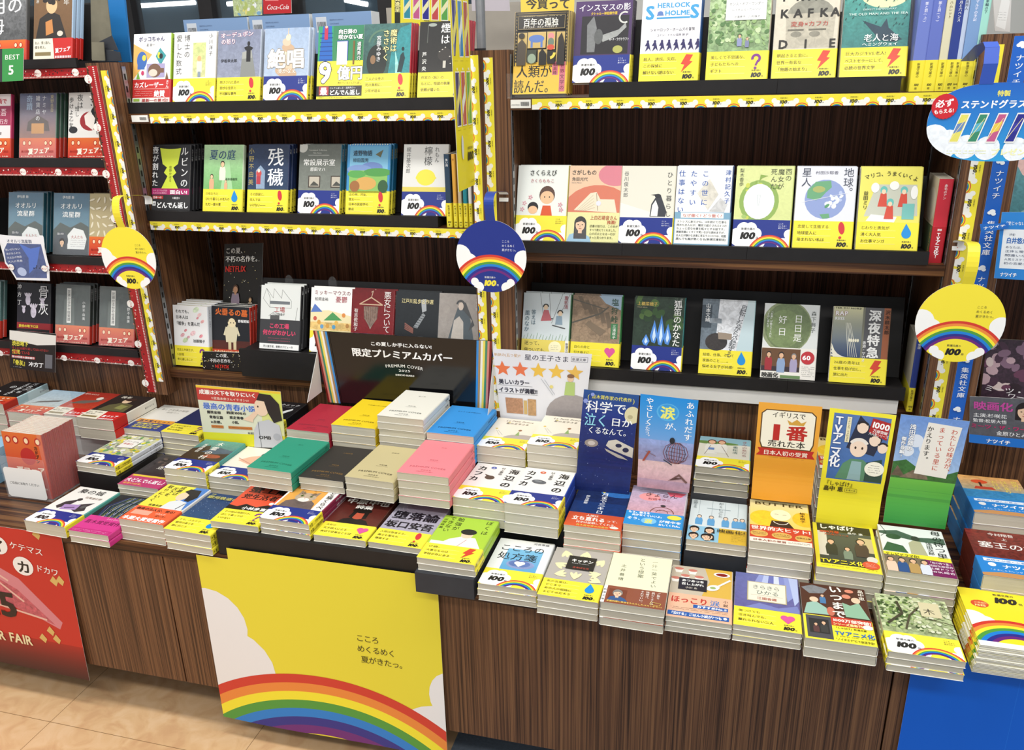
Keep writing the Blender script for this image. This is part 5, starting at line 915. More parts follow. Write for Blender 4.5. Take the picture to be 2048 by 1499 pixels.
# ---------------------------------------------------------------- room
TB = .445                                  # table top
def box(name, x0, y0, z0, x1, y1, z1, m, **k): mb = MB(); mb.box(x0, y0, z0, x1, y1, z1); return obj(name, mb, m, **k)
def sbox(name, x0, y0, z0, x1, y1, z1, m): mb = MB(); mb.box(x0, y0, z0, x1, y1, z1); return struct(name, mb, m)
def floor_mat():
    m, N, L, P = nmat('marble_look_tile')
    tc = N.new('ShaderNodeTexCoord'); mp = N.new('ShaderNodeMapping'); mp.inputs['Location'].default_value = (.435, .2, 0); L.new(tc.outputs['Object'], mp.inputs['Vector'])
    br = N.new('ShaderNodeTexBrick'); br.offset = 0; br.inputs['Scale'].default_value = 1; br.inputs['Brick Width'].default_value = .46; br.inputs['Row Height'].default_value = 1.3; br.inputs['Mortar Size'].default_value = .0008; br.inputs['Mortar Smooth'].default_value = .3
    L.new(mp.outputs[0], br.inputs['Vector'])
    n = N.new('ShaderNodeTexNoise'); n.inputs['Scale'].default_value = 16; n.inputs['Detail'].default_value = 7; n.inputs['Distortion'].default_value = 1.6; L.new(tc.outputs['Object'], n.inputs['Vector'])
    rp = N.new('ShaderNodeValToRGB'); e = rp.color_ramp.elements; e[0].position = .33; e[0].color = lin('cfa47a'); e[1].position = .66; e[1].color = lin('e0bc93'); k = e.new(.48); k.color = lin('d9b285')
    L.new(n.outputs['Fac'], rp.inputs[0]); mx = N.new('ShaderNodeMixRGB'); mx.inputs[2].default_value = lin('8a6a48'); L.new(br.outputs['Fac'], mx.inputs[0]); L.new(rp.outputs[0], mx.inputs[1]); L.new(mx.outputs[0], P.inputs['Base Color'])
    P.inputs['Roughness'].default_value = .28; P.inputs['Specular IOR Level'].default_value = .4
    return m
FM = floor_mat()
sbox('floor', -4.5, -1.5, -.05, -.484, 4.5, 0, FM)
sbox('floor_grey', -.484, -1.5, -.05, 2.5, 4.5, 0, plain('grey_carpet_tile', '6f7a86', .9, .2, noise=.12, scale=160, bump=.3))
M['wall'] = plain('painted_wall', 'c9c8c2', .7, .3, noise=.03, scale=6)
sbox('wall_back', -7, 4.3, 0, 4, 4.4, 3.2, M['wall'])
# ---------------------------------------------------------------- low display cabinets with the long table top
XS = [-2.3, -1.65, -1.040, -.47, .293, .95]
for i in range(5):
    d = ['at the far left under the red poster', 'left of the yellow rainbow poster', 'behind the yellow rainbow poster', 'right of the yellow rainbow poster', 'behind the blue poster on the right'][i]
    if i == 1: XS1 = XS[1]
    c = empty('base_cabinet', (XS[i], 1.17, .115), 'walnut base cabinet ' + d, 'cabinet', 'walnut base cabinets')
    mb = MB(); mb.box(XS[i] + .001, 1.182, .115, XS[i + 1] - .001, 1.68, .422); obj('body', mb, 'wood', c)
    mb = MB(); mb.box(XS[i] + .0015, 1.165, .115, XS[i + 1] - .0015, 1.181, .421); obj('door', mb, 'wood', c)
    mb = MB(); mb.box(XS[i] + .02, 1.29, 0, XS[i + 1] - .02, 1.66, .115); obj('plinth', mb, 'dark', c)
mb = MB(); mb.box(-2.3, 1.160, .4225, .95, 1.68, TB); wt = obj('long_counter', mb, 'woodh'); tag(wt, 'long walnut table top carrying the flat book stacks', 'counter')
# ---------------------------------------------------------------- shelf units
YL, YR = 1.63, 1.60
UP = {}
def shelf_unit(name, x0, x1, yf, boards, label, yfas, zfas, px):
    u = empty('bookcase', ((x0 + x1) / 2, yf, TB + .0005), label, 'bookcase', 'walnut bookcases behind the table'); UP[name] = dict(root=u, side=[], board=[])
    for (a, b) in px:
        mb = MB(); mb.box(a, 1.6, .570, b, 1.93, 1.338); mb.box(a, 1.64, TB + .0005, b, 1.93, .570); UP[name]['side'].append(obj('side_panel', mb, 'wood', u))
    mb = MB(); mb.box(x0, 1.90, TB + .0005, x1, 1.925, 1.325); obj('back_panel', mb, 'back', u)
    for z, yy in boards:
        mb = MB(); mb.box(x0, yy, z - .021, x1, 1.90, z); UP[name]['board'].append(obj('shelf_board', mb, 'woodh', u))
    mb = MB(); mb.box(x0, yfas, TB + .0005, x1, yfas + .018, zfas - .021); obj('kick_board', mb, 'wood', u)
    for xx, s in ((x0, 1), (x1, -1)):
        for yy in (yf + .016, 1.862):
            mb = MB(); mb.box(min(xx, xx + s * .0012), yy - .012, zfas, max(xx, xx + s * .0012), yy + .0, 1.33, mi=0)
            for k in range(26):
                zz = zfas + .02 + k * .026
                if zz < 1.31: mb.box(min(xx, xx + s * .0016), yy - .009, zz, max(xx, xx + s * .0016), yy - .004, zz + .013, mi=1)
            obj('slotted_rail', mb, ['metal', 'dark'], u)
    return u
shelf_unit('a', -2.2, -1.3795, YL, [(1.330, YL), (1.115, YL), (.884, YL), (.653, YL)], 'walnut bookcase with red edge strips on the left', 1.655, .653, [(-1.3795, -1.3455), (-2.2345, -2.2005)])
shelf_unit('b', -1.3175, -.5105, YL, [(1.231, YL), (.994, YL), (.632, 1.62)], 'walnut bookcase with yellow edge strips in the middle', 1.642, .632, [(-1.3450, -1.3180), (-.5100, -.4830)])
shelf_unit('c', -.4275, .3755, YR, [(1.2505, YR), (.9545, YR), (.652, 1.665)], 'walnut bookcase with a bare middle shelf edge on the right', 1.672, .652, [(-.4825, -.4280), (.3760, .4190)])
shelf_unit('d', .4620, .95, YR, [(.98, YR), (.652, 1.66)], 'walnut bookcase with blue edge strip at the far right', 1.672, .652, [(.4195, .4615), (.9505, .985)])
# ---------------------------------------------------------------- paper edge strips
def tape(c, L, ph=0, rot=False):           # yellow strip 20 mm high, pattern every 58 mm
    c.R(0, 0, L, 20, 'efe03c'); n = int(L / 58) + 3; k0 = c.k
    for i in range(n):
        x = -58 + ph + i * 58; c.k = k0
        c.cloud([(x - 2, 3, 7), (x + 5, 9, 5), (x + 32, 4, 7), (x + 26, 10, 4.5), (x + 50, 2, 7)], 'f2f1ea')
        c.rainbow(x + 15, -8, 14, 1.0, 0, 180, 12)
    for i in range(n):
        x = -58 + ph + i * 58; c.k = k0 + 8
        if 0 < x + 36 < L - 18: c.T('100', x + 34, 5, 8, '201e1a', 2, sh=.2, w=14); c.T('新潮文庫の', x + 36, 13.5, 2.6, '5a5430', 0); c.T('冊', x + 49, 5, 2.2, '5a5430')
def ktape(c, L):
    c.R(0, 0, L, 20, 'b01e22')
    for i in range(int(L / 4)): c.R(i * 4 + .6, .8, i * 4 + 2.6, 4, 'f0e4dc')
    for i in range(int(L / 5)): c.E(i * 5 + random.uniform(0, 4), random.uniform(6, 17), random.uniform(1, 2.4), random.uniform(.8, 1.8), random.choice(['1a1416', 'f0e4dc', '1a1416', '1a1416', 'e08a7a']), random.uniform(0, 90), 8)
    for i in range(int(L / 100) + 1): c.E(30 + i * 100, 11, 9, 8, 'f4f0ea'); c.T('夏フェア', 22.5 + i * 100, 8.5, 4.4, 'b01e22', 2, w=15)
def edge_strip(x0, x1, y, z, fn, label, un, ph=0):
    L = (x1 - x0) * 1000; c = Art(L, 20); fn(c, L, ph) if fn is tape else fn(c, L)
    mb = MB(); mb.box(x0, y - .0006, z, x1, y - .0001, z + .0195, 'f4f0e0'); c.emit(mb, lambda a, b, k: (x0 + a, y - .00065 - k, z + b * .975))
    U = UP[un[0]]; o = obj('edge_strip', mb, 'print', U['board'][un[1]], U['root'].location); o['label'] = label; return o
def post_strip(x0, y, z0, z1, fn, label, un, up=True, w=.0185, ph=0):
    L = (z1 - z0) * 1000; c = Art(L, 20); fn(c, L, ph) if fn is tape else fn(c, L)
    mb = MB(); mb.box(x0, y - .0006, z0, x0 + w, y - .0001, z1, 'f4f0e0'); s = w / .02
    c.emit(mb, (lambda a, b, k: (x0 + w - b * s, y - .00065 - k, z0 + a)) if up else (lambda a, b, k: (x0 + b * s, y - .00065 - k, z1 - a)))
    U = UP[un[0]]; o = obj('post_strip', mb, 'print', U['side'][un[1]], U['root'].location); o['label'] = label; return o
GY_ = 'yellow rainbow strips on the shelf edges'
edge_strip(-1.262, -.512, YL, 1.2105, tape, 'yellow rainbow paper strip', ('b', 0))
edge_strip(-1.309, -.512, YL, .9735, tape, 'yellow rainbow paper strip', ('b', 1), 30)
edge_strip(-.385, .372, YR, 1.230, tape, 'yellow rainbow paper strip', ('c', 0), 10)
for i, z in enumerate((1.3095, 1.0945, .8635, .6325)):
    edge_strip(-2.15, -1.392, YL, z, ktape, 'red patterned paper strip', ('a', i))
post_strip(-1.3745, 1.6, .575, 1.332, ktape, 'red patterned paper strip', ('a', 0), w=.024)
post_strip(-1.3435, 1.6, .605, 1.322, tape, 'yellow rainbow paper strip', ('b', 0))
post_strip(-.5075, 1.6, .60, 1.330, tape, 'yellow rainbow paper strip', ('b', 1), False, ph=20)
post_strip(-.4790, 1.6, .60, 1.325, tape, 'yellow rainbow paper strip', ('c', 0), False)
post_strip(.3890, 1.6, .60, 1.322, tape, 'yellow rainbow paper strip', ('c', 1), False, w=.021, ph=40)
def btape(c, L):
    c.R(0, 0, L, 20, '1c62c4'); x = 12
    while x < L:
        c.cloud([(x, 10, 4), (x + 4, 12, 3), (x + 2, 7, 3)], 'f0f4f8')
        x += 14
        for ch in ('ナツイチ', '集英社文庫')[int(x / 80) % 2]:
            c.T(ch, x + 11.5, 5.5, 11, 'f4f6fa', 1, rot=90); x += 12.5
        x += 22
post_strip(.4225, 1.6, .56, 1.334, btape, 'blue paper strip with white characters', ('d', 0), False, w=.025)
# barcode plates
def plate(x0, x1, z0, z1, y, txt, label, un):
    mb = MB(); mb.box(x0, y - .003, z0, x1, y - .0003, z1, 'e4e2dc'); c = Art((x1 - x0) * 1000, (z1 - z0) * 1000); c.R(1, 1, c.w - 1, c.h - 1, 'f4f4f0'); c.T(txt, 2, 4, 5, '333')
    for i in range(24): c.R(c.w * .5 + i * c.w * .018, 4, c.w * .5 + i * c.w * .018 + (.25, .5)[i % 2], c.h - 4, '3a3a3a')
    c.emit(mb, lambda a, b, k: (x0 + a, y - .0031 - k, z0 + b)); U = UP[un[0]]; o = obj('barcode_plate', mb, 'matte', U['board'][un[1]], U['root'].location); o['label'] = label
plate(-1.308, -1.266, 1.2135, 1.228, YL, '', 'small white barcode label', ('b', 0))
plate(-.4265, -.387, 1.233, 1.2485, YR, '000900', 'white barcode label reading 000900', ('c', 0))
# ---------------------------------------------------------------- black display trays
def tray(x0, x1, yf, zs, lip, label, back=.15, step=0, mat='black'):
    t = empty('display_tray', ((x0 + x1) / 2, yf, zs), label, 'display tray', 'black display trays on the shelves')
    zt = zs + lip
    mb = MB(); mb.box(x0, yf - .002, zs + .0005, x1, yf + .006, zt); obj('front_lip', mb, mat, t)
    fl = zt - .004
    mb = MB(); mb.box(x0, yf + .0065, zs + .0005, x1, 1.76, fl - .002); obj('tray_floor', mb, mat, t)
    b = yf + .075; s, k = sin(TILT), cos(TILT)
    mb = MB(); mb.prism([(x0, b, fl - .001), (x0, b + s * back, fl + k * back), (x0, b + s * back + .003, fl + k * back), (x0, b + .0035, fl - .001)], (x1 - x0, 0, 0)); obj('back_rest', mb, mat, t)
    return fl
FL1 = tray(-1.316, -.515, 1.634, 1.231, .0235, 'long black display tray on the top shelf of the middle bookcase', .10)
FL2 = tray(-1.316, -.600, 1.634, .994, .023, 'long black display tray under the vase and lemon books', .13)
tray(-1.108, -.90, 1.612, .632, .068, 'black display tray with step under the factory drawing book', .155)
FL3 = tray(-.899, -.52, 1.612, .632, .068, 'black display tray partly behind the premium cover board', .155)
tray(-.276, .060, 1.606, 1.2505, .026, 'left black display tray on the top shelf of the right bookcase', .12)
FR1 = tray(.0605, .262, 1.606, 1.2505, .026, 'right black display tray on the top shelf of the right bookcase', .12)
FR2 = 0
for a, b, t in ((-.425, -.206, 'leftmost black display tray on the bare walnut shelf'), (-.2055, .03, 'middle black display tray under the penguin and handwritten band books'), (.0305, .345, 'rightmost black display tray under the globe and yellow comic books')):
    FR2 = tray(a, b, 1.596, .9545, .024, t, .13)
for a, b, t in ((-.425, -.138, 'lower left black display tray behind the swing book'), (-.1375, .128, 'lower middle black display tray under the tilted title book'), (.1285, .345, 'lower right black display tray under the train poster book')):
    FR3 = tray(a, b, 1.620, .682, .026, t, .160)
wr = box('white_riser', -.30, 1.622, .6522, .336, 1.80, .6818, 'white'); tag(wr, 'long white riser board under the lower black trays', 'riser')
# ---------------------------------------------------------------- books facing out
BT = .012
for k, u, v, y, n in (('bokko', 250, 205, 1.648, 3), ('hakase', 345.4, 204, 1.648, 2), ('oduvon', 433, 205, 1.648, 3), ('zessho', 526, 203, 1.648, 2), ('himawari', 632.5, 202, 1.648, 1), ('majutsu', 723, 200, 1.640, 3), ('kemuri', 834, 199, 1.640, 3)):
    face(k, u, v, y, FL1, .0115, n, where=' on the top shelf', xmin=-1.3155, sx=.93 if k == 'bokko' else 1)
for k, u, v, n in (('rubin', 303, 421, 4), ('natsu', 405.5, 424, 1), ('zanne', 494, 427, 3), ('josetsu', 595.5, 430, 3), ('tono', 690.8, 431, 3), ('remon', 802.3, 434, 1)):
    face(k, u, v, 1.646, FL2, .0115, n, where=' on the middle shelf', sx=.97)
for k, u, v, n in (('kojo', 516.5, 680, 3), ('mickey', 616, 683, 2), ('akujo', 697, 684, 2), ('edogawa', 785, 688, 2), ('kwaidan', 871.5, 690, 1)):
    face(k, u, v, 1.626, FL3, .0115, n, where=' on the low shelf')
face('senso', 332, 723.5, 1.642, .632, .017, 4, where=' on the low shelf', tilt=rad(10), xmin=-1.3155, sx=.93)
face('hotaru', 425, 727, 1.652, .632, .012, 3, where=' on the low shelf', rot=1, tilt=rad(12))
for k, u, v, n in (('innsmouth', 1144, 171.4, 3), ('sherlock', 1276.3, 165, 3), ('wonder', 1410, 162.5, 3), ('kafka', 1541.5, 160.6, 3), ('rojin', 1678, 155, 3)):
    face(k, u, v, 1.619, FR1, .012, n, where=' on the top shelf', sx=1.03)
face('hyakunen', 1019, 188, 1.600, 1.2535, .019, 3, where=' in the clear stand', tilt=rad(13), xmin=-.4235)
for k, u, v, n in (('sakura', 1018, 486, 2), ('sagashi', 1132, 485, 1), ('tani', 1236, 490.6, 1), ('tsumura', 1345, 495, 2), ('nashiki', 1463, 495.4, 2), ('chikyu', 1583.5, 499, 2), ('mariko', 1710, 500.6, 2)):
    face(k, u, v, 1.604, FR2, .012, n, where=' on the bare walnut shelf', xmin=-.4255)
for k, u, v, n in (('swing', 1036, 740, 2), ('shiokari', 1139, 742, 2), ('kitsune', 1260.7, 743.5, 2), ('jiten', 1395.4, 755, 2), ('nichi', 1519, 765, 1), ('shinya', 1655.7, 774.3, 1)):
    face(k, u, v, 1.630, FR3, .0125, n, where=' on the lowest shelf', xmin=-.4255)
# left neighbour bookcase
for a, b, z, t in ((-2.1, -1.424, 1.330, 'top'), (-2.1, -1.40, 1.115, 'second'), (-2.1, -1.40, .884, 'third'), (-2.1, -1.405, .653, 'lowest')):
    FK = tray(a, b, YL - .004, z, .02, 'black display tray on the %s shelf of the left bookcase' % t, .13)
for k, u, v, y, z, n in (('tsuki8', -24, 118, 1.643, 1.3462, 1), ('bannen_f', 66, 118, 1.643, 1.3462, 3), ('furin', -50, 314, 1.643, 1.1312, 1), ('namiya', 38, 314, 1.643, 1.1312, 3), ('yoru', 135, 314, 1.643, 1.1312, 2),
                         ('minato', -78, 515, 1.643, .9002, 1), ('ooruri', 18, 513, 1.643, .9002, 3), ('kinu', 178, 513, 1.643, .9002, 2), ('suzu', -60, 690, 1.643, .6692, 2), ('kobai', 36, 690, 1.643, .6692, 1), ('kage', 112, 692, 1.643, .6692, 3)):
    face(k, u, v, y, z, .011, n, where=' in the left bookcase', sx=1.0)
face('ooruri', 107, 513, 1.643, .9002, .011, 1, desc='dark blue night sky paperback in reflecting film', where=' beside the teal copy')
face('kage', 199, 697, 1.643, .6692, .011, 1, desc='dark misty paperback with label strip nearest the post', where=' in the left bookcase')
# ---------------------------------------------------------------- flat stacks (pixel of the front left top corner, support height)
RZ = .496
def slab(x0, y0, x1, y1, z0, z1, m, label, name='display_riser', cat='riser'):
    mb = MB(); mb.box(x0, y0, z0 + .0004, x1, y1, z1 - .0003); o = obj(name, mb, m); tag(o, label, cat); return o
slab(-.905, 1.162, -.4945, 1.323, TB, RZ, 'black', 'long black riser under the cat and poet books')
slab(-.905, 1.3235, -.4945, 1.46, TB, .530, 'black', 'black riser step under the jade and pink covers')
slab(-.925, 1.4605, -.4965, 1.622, TB, .548, 'black', 'black rear riser step under the crimson and ivory covers')
slab(-.493, 1.132, -.386, 1.311, TB, .4855, 'grey', 'dark grey box under the lime green book')
slab(-.4900, 1.3125, -.258, 1.618, TB, RZ, 'grey', 'dark grey riser under the pebble book stack')
slab(-.044, 1.292, .064, 1.668, TB, RZ, 'grey', 'dark grey riser under the students at window book')
slab(-1.366, 1.327, -1.254, 1.449, TB, .4895, 'black', 'black box under the street cartoon books')
slab(-1.60, 1.482, -1.372, 1.636, TB, .5055, 'white', 'white riser under the red banded books at the left')
S_ = [('fukurou', 1, .026, 46.8, 1039, TB, -3, 1.0), ('naoki', 2, .013, 142, 1060, TB, -1, .90), ('naruse', 3, .0155, 230, 1035, TB, -2, 1.0), ('ginga', 3, .0148, 326.5, 1056, TB, -2, 1.0),
      ('comic', 2, .0115, 148.3, 919.5, .4895, -3, 1.02), ('donden', 4, .0105, 239, 967.6, TB, -1, .98), ('moto', 5, .016, 323, 934, TB, -1, .98), ('woman', 5, .014, 413.6, 950.7, TB, -1, .98),
      ('bannen', 2, .0265, 157, 833.7, .5055, -1, .98), ('redtop', 2, .025, 92, 827, .5055, 0, .96), ('bluetop', 2, .0245, 13, 822, .5055, 0, .95), ('bungo', 4, .028, -60, 800, TB, 2, 1.0),
      ('whitem', 6, .0140, 239, 855.8, TB, -1, .98), ('navy', 6, .0143, 321, 862, TB, -2, .98), ('picnic', 6, .0195, 470, 845, TB, -1, 1.0),
      ('p_red', 2, .0195, 573, 857, .548, -2, .98), ('p_yel', 3, .0192, 662.6, 846.7, .548, -2, .98), ('p_white', 6, .0150, 753.6, 829.7, .548, -2, .99), ('p_blue', 4, .0160, 852.5, 866, .548, -2, .98),
      ('p_green', 3, .0143, 500, 933.8, .530, -3, .96), ('p_black', 2, .014, 595, 945.5, .530, -1, .93), ('p_beige', 3, .015, 691, 952, .530, -3, .98), ('p_pink', 4, .0165, 796.6, 940.3, .530, -1, .99),
      ('kani', 1, .0135, 419.4, 1040.5, RZ, 0, .98), ('cat', 3, .0112, 517, 1034, RZ, -2, 1.0), ('nakahara', 1, .0142, 626, 1068, RZ, 0, .99), ('daraku', 1, .012, 735.4, 1082, RZ, -1.5, .99), ('benkyo', 2, .0125, 835.6, 1109.4, .4855, -1, 1.01),
      ('prince', 5, .0184, 950, 891, RZ, -2, .98), ('kafka1', 3, .018, 902, 991, RZ, -2, .99), ('kafka2', 3, .0205, 1009, 1002.7, RZ, -2, .98),
      ('tsuki', 6, .0142, 1126, 1050.9, TB, -1, .98), ('gyoran', 6, .0155, 1245.8, 1045.7, TB, -.5, .99), ('kakushi', 2, .0115, 1372, 1076.9, RZ, -1, .98), ('butter', 6, .0158, 1499.5, 1081.2, TB, -.6, .98),
      ('shaba', 5, .0135, 1633.7, 1132.4, TB, -1.5, .98), ('haha', 6, .0132, 1775.3, 1141, TB, -2, 1.0), ('kimi', 4, .015, 1390.2, 931.2, RZ, -1.5, 1.0),
      ('kokoro', 3, .0117, 955, 1165, TB, 0, .99), ('kitchen', 3, .0125, 1075.6, 1183.4, TB, -1, .98), ('doi', 3, .015, 1200.8, 1202, TB, -.5, .98), ('hokkori', 3, .010, 1330.5, 1230, TB, 0, .98),
      ('kira', 3, .0103, 1468, 1245.7, TB, -1, .98), ('itsu', 2, .0175, 1609.6, 1272.6, TB, 0, .98), ('ki', 3, .0117, 1776, 1298, TB, -.5, 1.0)]
for k, n, T, u, v, b, r, sx in S_: stack(k, n, T, u, v, b, r, sx)
stack('prince', 6, .0187, 1052, 888.3, RZ, -2, .98, desc='cream paperback of the right hand grey hill stack')
stack('natsui', 5, .0225, 1949.5, 1023.7, TB, -1, 1.0, desc='orange and blue seaside paperback with summer fair band')
stack('saiou', 3, .0265, 1966.5, 1148, TB, -2, 1.0)
stack('butter', 6, .0215, 1640, 935, TB, -1, .98, desc='yellow paperback behind the tall anime card')
# booklets
P0 = at(1946.6, 1282.5, z=.495); P0.y -= .006; P0.x += .007
for i in range(18):
    r = inst('pamph', .0027); j = i / 17
    r.location = (P0.x - .002 * (1 - j) + random.uniform(-.0015, .0015), P0.y + random.uniform(-.0015, .0015), TB + i * .0028 + .0002); r.rotation_euler = (0, 0, rad(-1 + random.uniform(-.8, .8)))
    tag(r, 'yellow rainbow booklet, topmost of the pile at the right corner' if i == 17 else 'yellow rainbow booklet, %s from the top of the corner pile' % ORD[17 - i] if 17 - i < 10 else 'yellow rainbow booklet low in the pile at the right corner', 'booklet', 'yellow rainbow booklets piled at the right corner')
# ---------------------------------------------------------------- cards, boards and posters
def quadmap(A, B, C, D, w, h, bulge=0):     # A bottom left, B bottom right, C top right, D top left; h, w in mm
    A, B, C, D = map(Vector, (A, B, C, D)); n = (B - A).cross(D - A).normalized()
    def f(a, b, k):
        s, t = a * 1000 / w, b * 1000 / h
        return (A * (1 - s) + B * s) * (1 - t) + (D * (1 - s) + C * s) * t + n * (k + bulge * sin(pi * max(0, min(1, s))))
    return f, n
def card(name, A, B, C, D, c, label, cat, th=.0008, mat='print', back='e8e8e4', parent=None, extra=None, mats=None):
    f, n = quadmap(A, B, C, D, c.w, c.h); mb = MB()
    P = [Vector(p) - n * th for p in (A, B, C, D)]
    mb.prism(P, n * (th * .9), back); c.emit(mb, f)
    if extra: extra(mb, f, n)
    o = obj(name, mb, mats or mat, parent)
    if label: tag(o, label, cat)
    return o
def reart(c, nx, nz):                       # dice large print shapes so that they follow the waves
    c2 = Art(c.w, c.h)
    for it in c.it:
        if it[3] is None: c2.it.append(it); continue
        for f_, cc in zip(it[2], it[3]):
            xs = [p[0] for p in it[1]]; ys = [p[1] for p in it[1]]
            for i in range(int(min(xs) / c.w * nx), int(math.ceil(max(xs) / c.w * nx)) or 1):
                for j in range(int(min(ys) / c.h * nz), int(math.ceil(max(ys) / c.h * nz)) or 1):
                    x0, x1, y0, y1 = c.w * i / nx, c.w * (i + 1) / nx, c.h * j / nz, c.h * (j + 1) / nz
                    c2.clip = [(x0, y0), (x1, y0), (x1, y1), (x0, y1)]; c2.k = it[0]; c2.a = 0
                    c2.a = 1 - cc[0][3]; c2._p(it[1], [tuple(q) for q in cc])
    return c2
# POP cards tucked behind stacks; the sheet curves forward at its foot
def standee(u0, v0, u1, v1, ub0, vb0, ub1, vb1, fn, label, yt=1.415, yb=1.408, H=205, lo='1a2a6a'):
    D = at(u0, v0, y=yt); C_ = at(u1, v1, y=yt); A = at(ub0, vb0, y=yb); B = at(ub1, vb1, y=yb)
    c = Art(105, H); fn(c)
    def f(a, b, k):
        s, t = a / .105, b * 1000 / H
        p = (A * (1 - s) + B * s) * (1 - t) + (D * (1 - s) + C_ * s) * t
        return p + Vector((0, (.005 * (1 - cos(4 * pi * t)) / 2 if t < .5 else 0) - k, 0))
    mb = MB(); n = 14
    for k in range(n):
        a, b = k / n, (k + 1) / n
        for back in (0, 1):
            o = -.0007 if back else .00002
            vs = [f(0, a * H / 1000, o), f(.105, a * H / 1000, o), f(.105, b * H / 1000, o), f(0, b * H / 1000, o)]
            mb.add(vs[::-1] if back else vs, [(0, 1, 2, 3)], 'e9e8e4' if back else lo)
        for xx in (0, .105):
            mb.add([f(xx, a * H / 1000, .00002), f(xx, b * H / 1000, .00002), f(xx, b * H / 1000, -.0007), f(xx, a * H / 1000, -.0007)], [(0, 1, 2, 3)], 'e9e8e4')
    reart(c, 1, 28).emit(mb, lambda a, b, k: f(a, b, k + .00012)); o = obj('display_card', mb, 'print'); tag(o, label, 'display card', 'tall cards rising behind the stacks')
def grad(c, y0, y1, a, b, n=12, m=0): c.a = m; c.R(0, y0, 105, y1, a, b, 1, n); c.a = 0
def cA(c):
    grad(c, 0, 205, '14245e', '1a2f7a', 28, .12); grad(c, 150, 205, '1c2f80', '24508f', 6)
    c.E(96, 164, 15, 17, 'd9d2a8'); c.E(92, 160, 5, 4, 'b8b088'); c.T('直木賞作家の代表作', 16, 190, 8.6, 'e8e060', 1, w=76); c.T('(', 8, 188, 12, 'e8e060'); c.T(')', 94, 188, 12, 'e8e060')
    c.T('科学で', 6, 164, 25, 'f4f8fa', 1, w=78); c.T('泣く', 6, 137, 27, '8fd4ea', 1, w=46); c.T('日か', 56, 140, 18, 'f4f8fa', 1, w=42); c.T('くるなんて。', 14, 121, 15, 'f4f8fa', 1, w=82)
    c.E(24, 100, 13, 8, '9a8f88', 0); c.E(24, 100, 7, 4.5, 'c9c0b8'); c.P([(56, 108), (70, 112), (104, 98), (104, 76), (86, 82), (60, 92), (52, 98)], 'cfcabd'); c.E(76, 100, 6, 4, '20264a'); c.E(90, 92, 6, 5, '20264a'); c.P([(50, 92), (84, 78), (96, 70), (76, 74), (54, 86)], 'bdb8ac')
    for i in range(40): c.E(random.uniform(3, 102), random.uniform(6, 186), .5, .5, 'a9b8e0', 0, 5)
    c.E(6, 184, 5, 5, '8a9ad8', 0, 6); c.E(18, 198, 4, 4, '8a9ad8', 0, 6)
def cB(c):
    grad(c, 110, 205, '6fa0d8', '1f8ad8', 8); grad(c, 0, 110, 'b08a94', '8fa2d4', 10, .12); grad(c, 20, 60, 'c09aa0', 'e0c0bc', 4, .12)
    c.E(52, 172, 21, 19, '58aee4'); c.E(52, 173, 18, 16, '3a98d8'); c.T('涙', 38, 160, 28, 'e8e874', 2); c.V('あふれだす', 92, 200, 16, 'f8fafc', 1, h=86); c.T('が、', 48, 136, 16, 'f8fafc', 1); c.V('やさしく', 18, 200, 15, 'f8fafc', 1, h=60); c.V('つたう。', 16, 146, 10, 'f8fafc', 1, h=36)
    for i in range(5): c.L([(72 + 24 * cos(t / 10 * 2 * pi) * (1 - i * .22), 84 + 25 * sin(t / 10 * 2 * pi)) for t in range(11)], 1.1, ['7a3a30', '3a2f38', 'a85a4a', '5a3a3a', '8a4a3a'][i])
    for i in range(4): c.L([(52 + abs(i - 1.5) * 3, 70 + i * 9), (93 - abs(i - 1.5) * 3, 66 + i * 9)], 1, '6a3a34')
    c.E(64, 112, 5, 7, '25262c'); c.P([(8, 58), (20, 84), (24, 82), (12, 58)], 'a8503a'); c.L([(14, 82), (34, 72)], 1, '8a5a4a'); c.P([(60, 20), (82, 38), (100, 22), (96, 20), (82, 33)], '6a4a44'); c.L([(50, 66), (66, 56)], 2.4, '3a3f48')
def cC(c):
    grad(c, 0, 205, 'e09a2a', 'eaa63a', 28); c.P([(10, 112), (6, 124), (6, 184), (14, 192), (90, 192), (98, 184), (98, 124), (94, 112)], '5a4020'); c.P([(12, 114), (8, 125), (8, 183), (15, 190), (89, 190), (96, 183), (96, 125), (92, 114)], 'f2ecd8')
    c.T('イギリスで', 24, 177, 13, '2a2620', 1, w=56); c.T('1', 16, 130, 46, 'b8281f', 2, w=26); c.T('番', 50, 134, 32, 'b8281f', 2, w=36); c.P([(54, 163), (50, 173), (58, 168), (66, 175), (74, 168), (82, 173), (78, 163)], 'd0a040'); c.T('売れた本', 20, 117, 15, '2a2620', 1, w=64)
    c.P([(2, 96), (8, 104), (4, 112), (100, 112), (97, 104), (102, 96)], 'b8281f'); c.T('日本人初の受賞', 14, 99, 10.5, 'f6f0e0', 1, w=76); c.sq(24, 92, 60, 2, 1, 'a87a30')
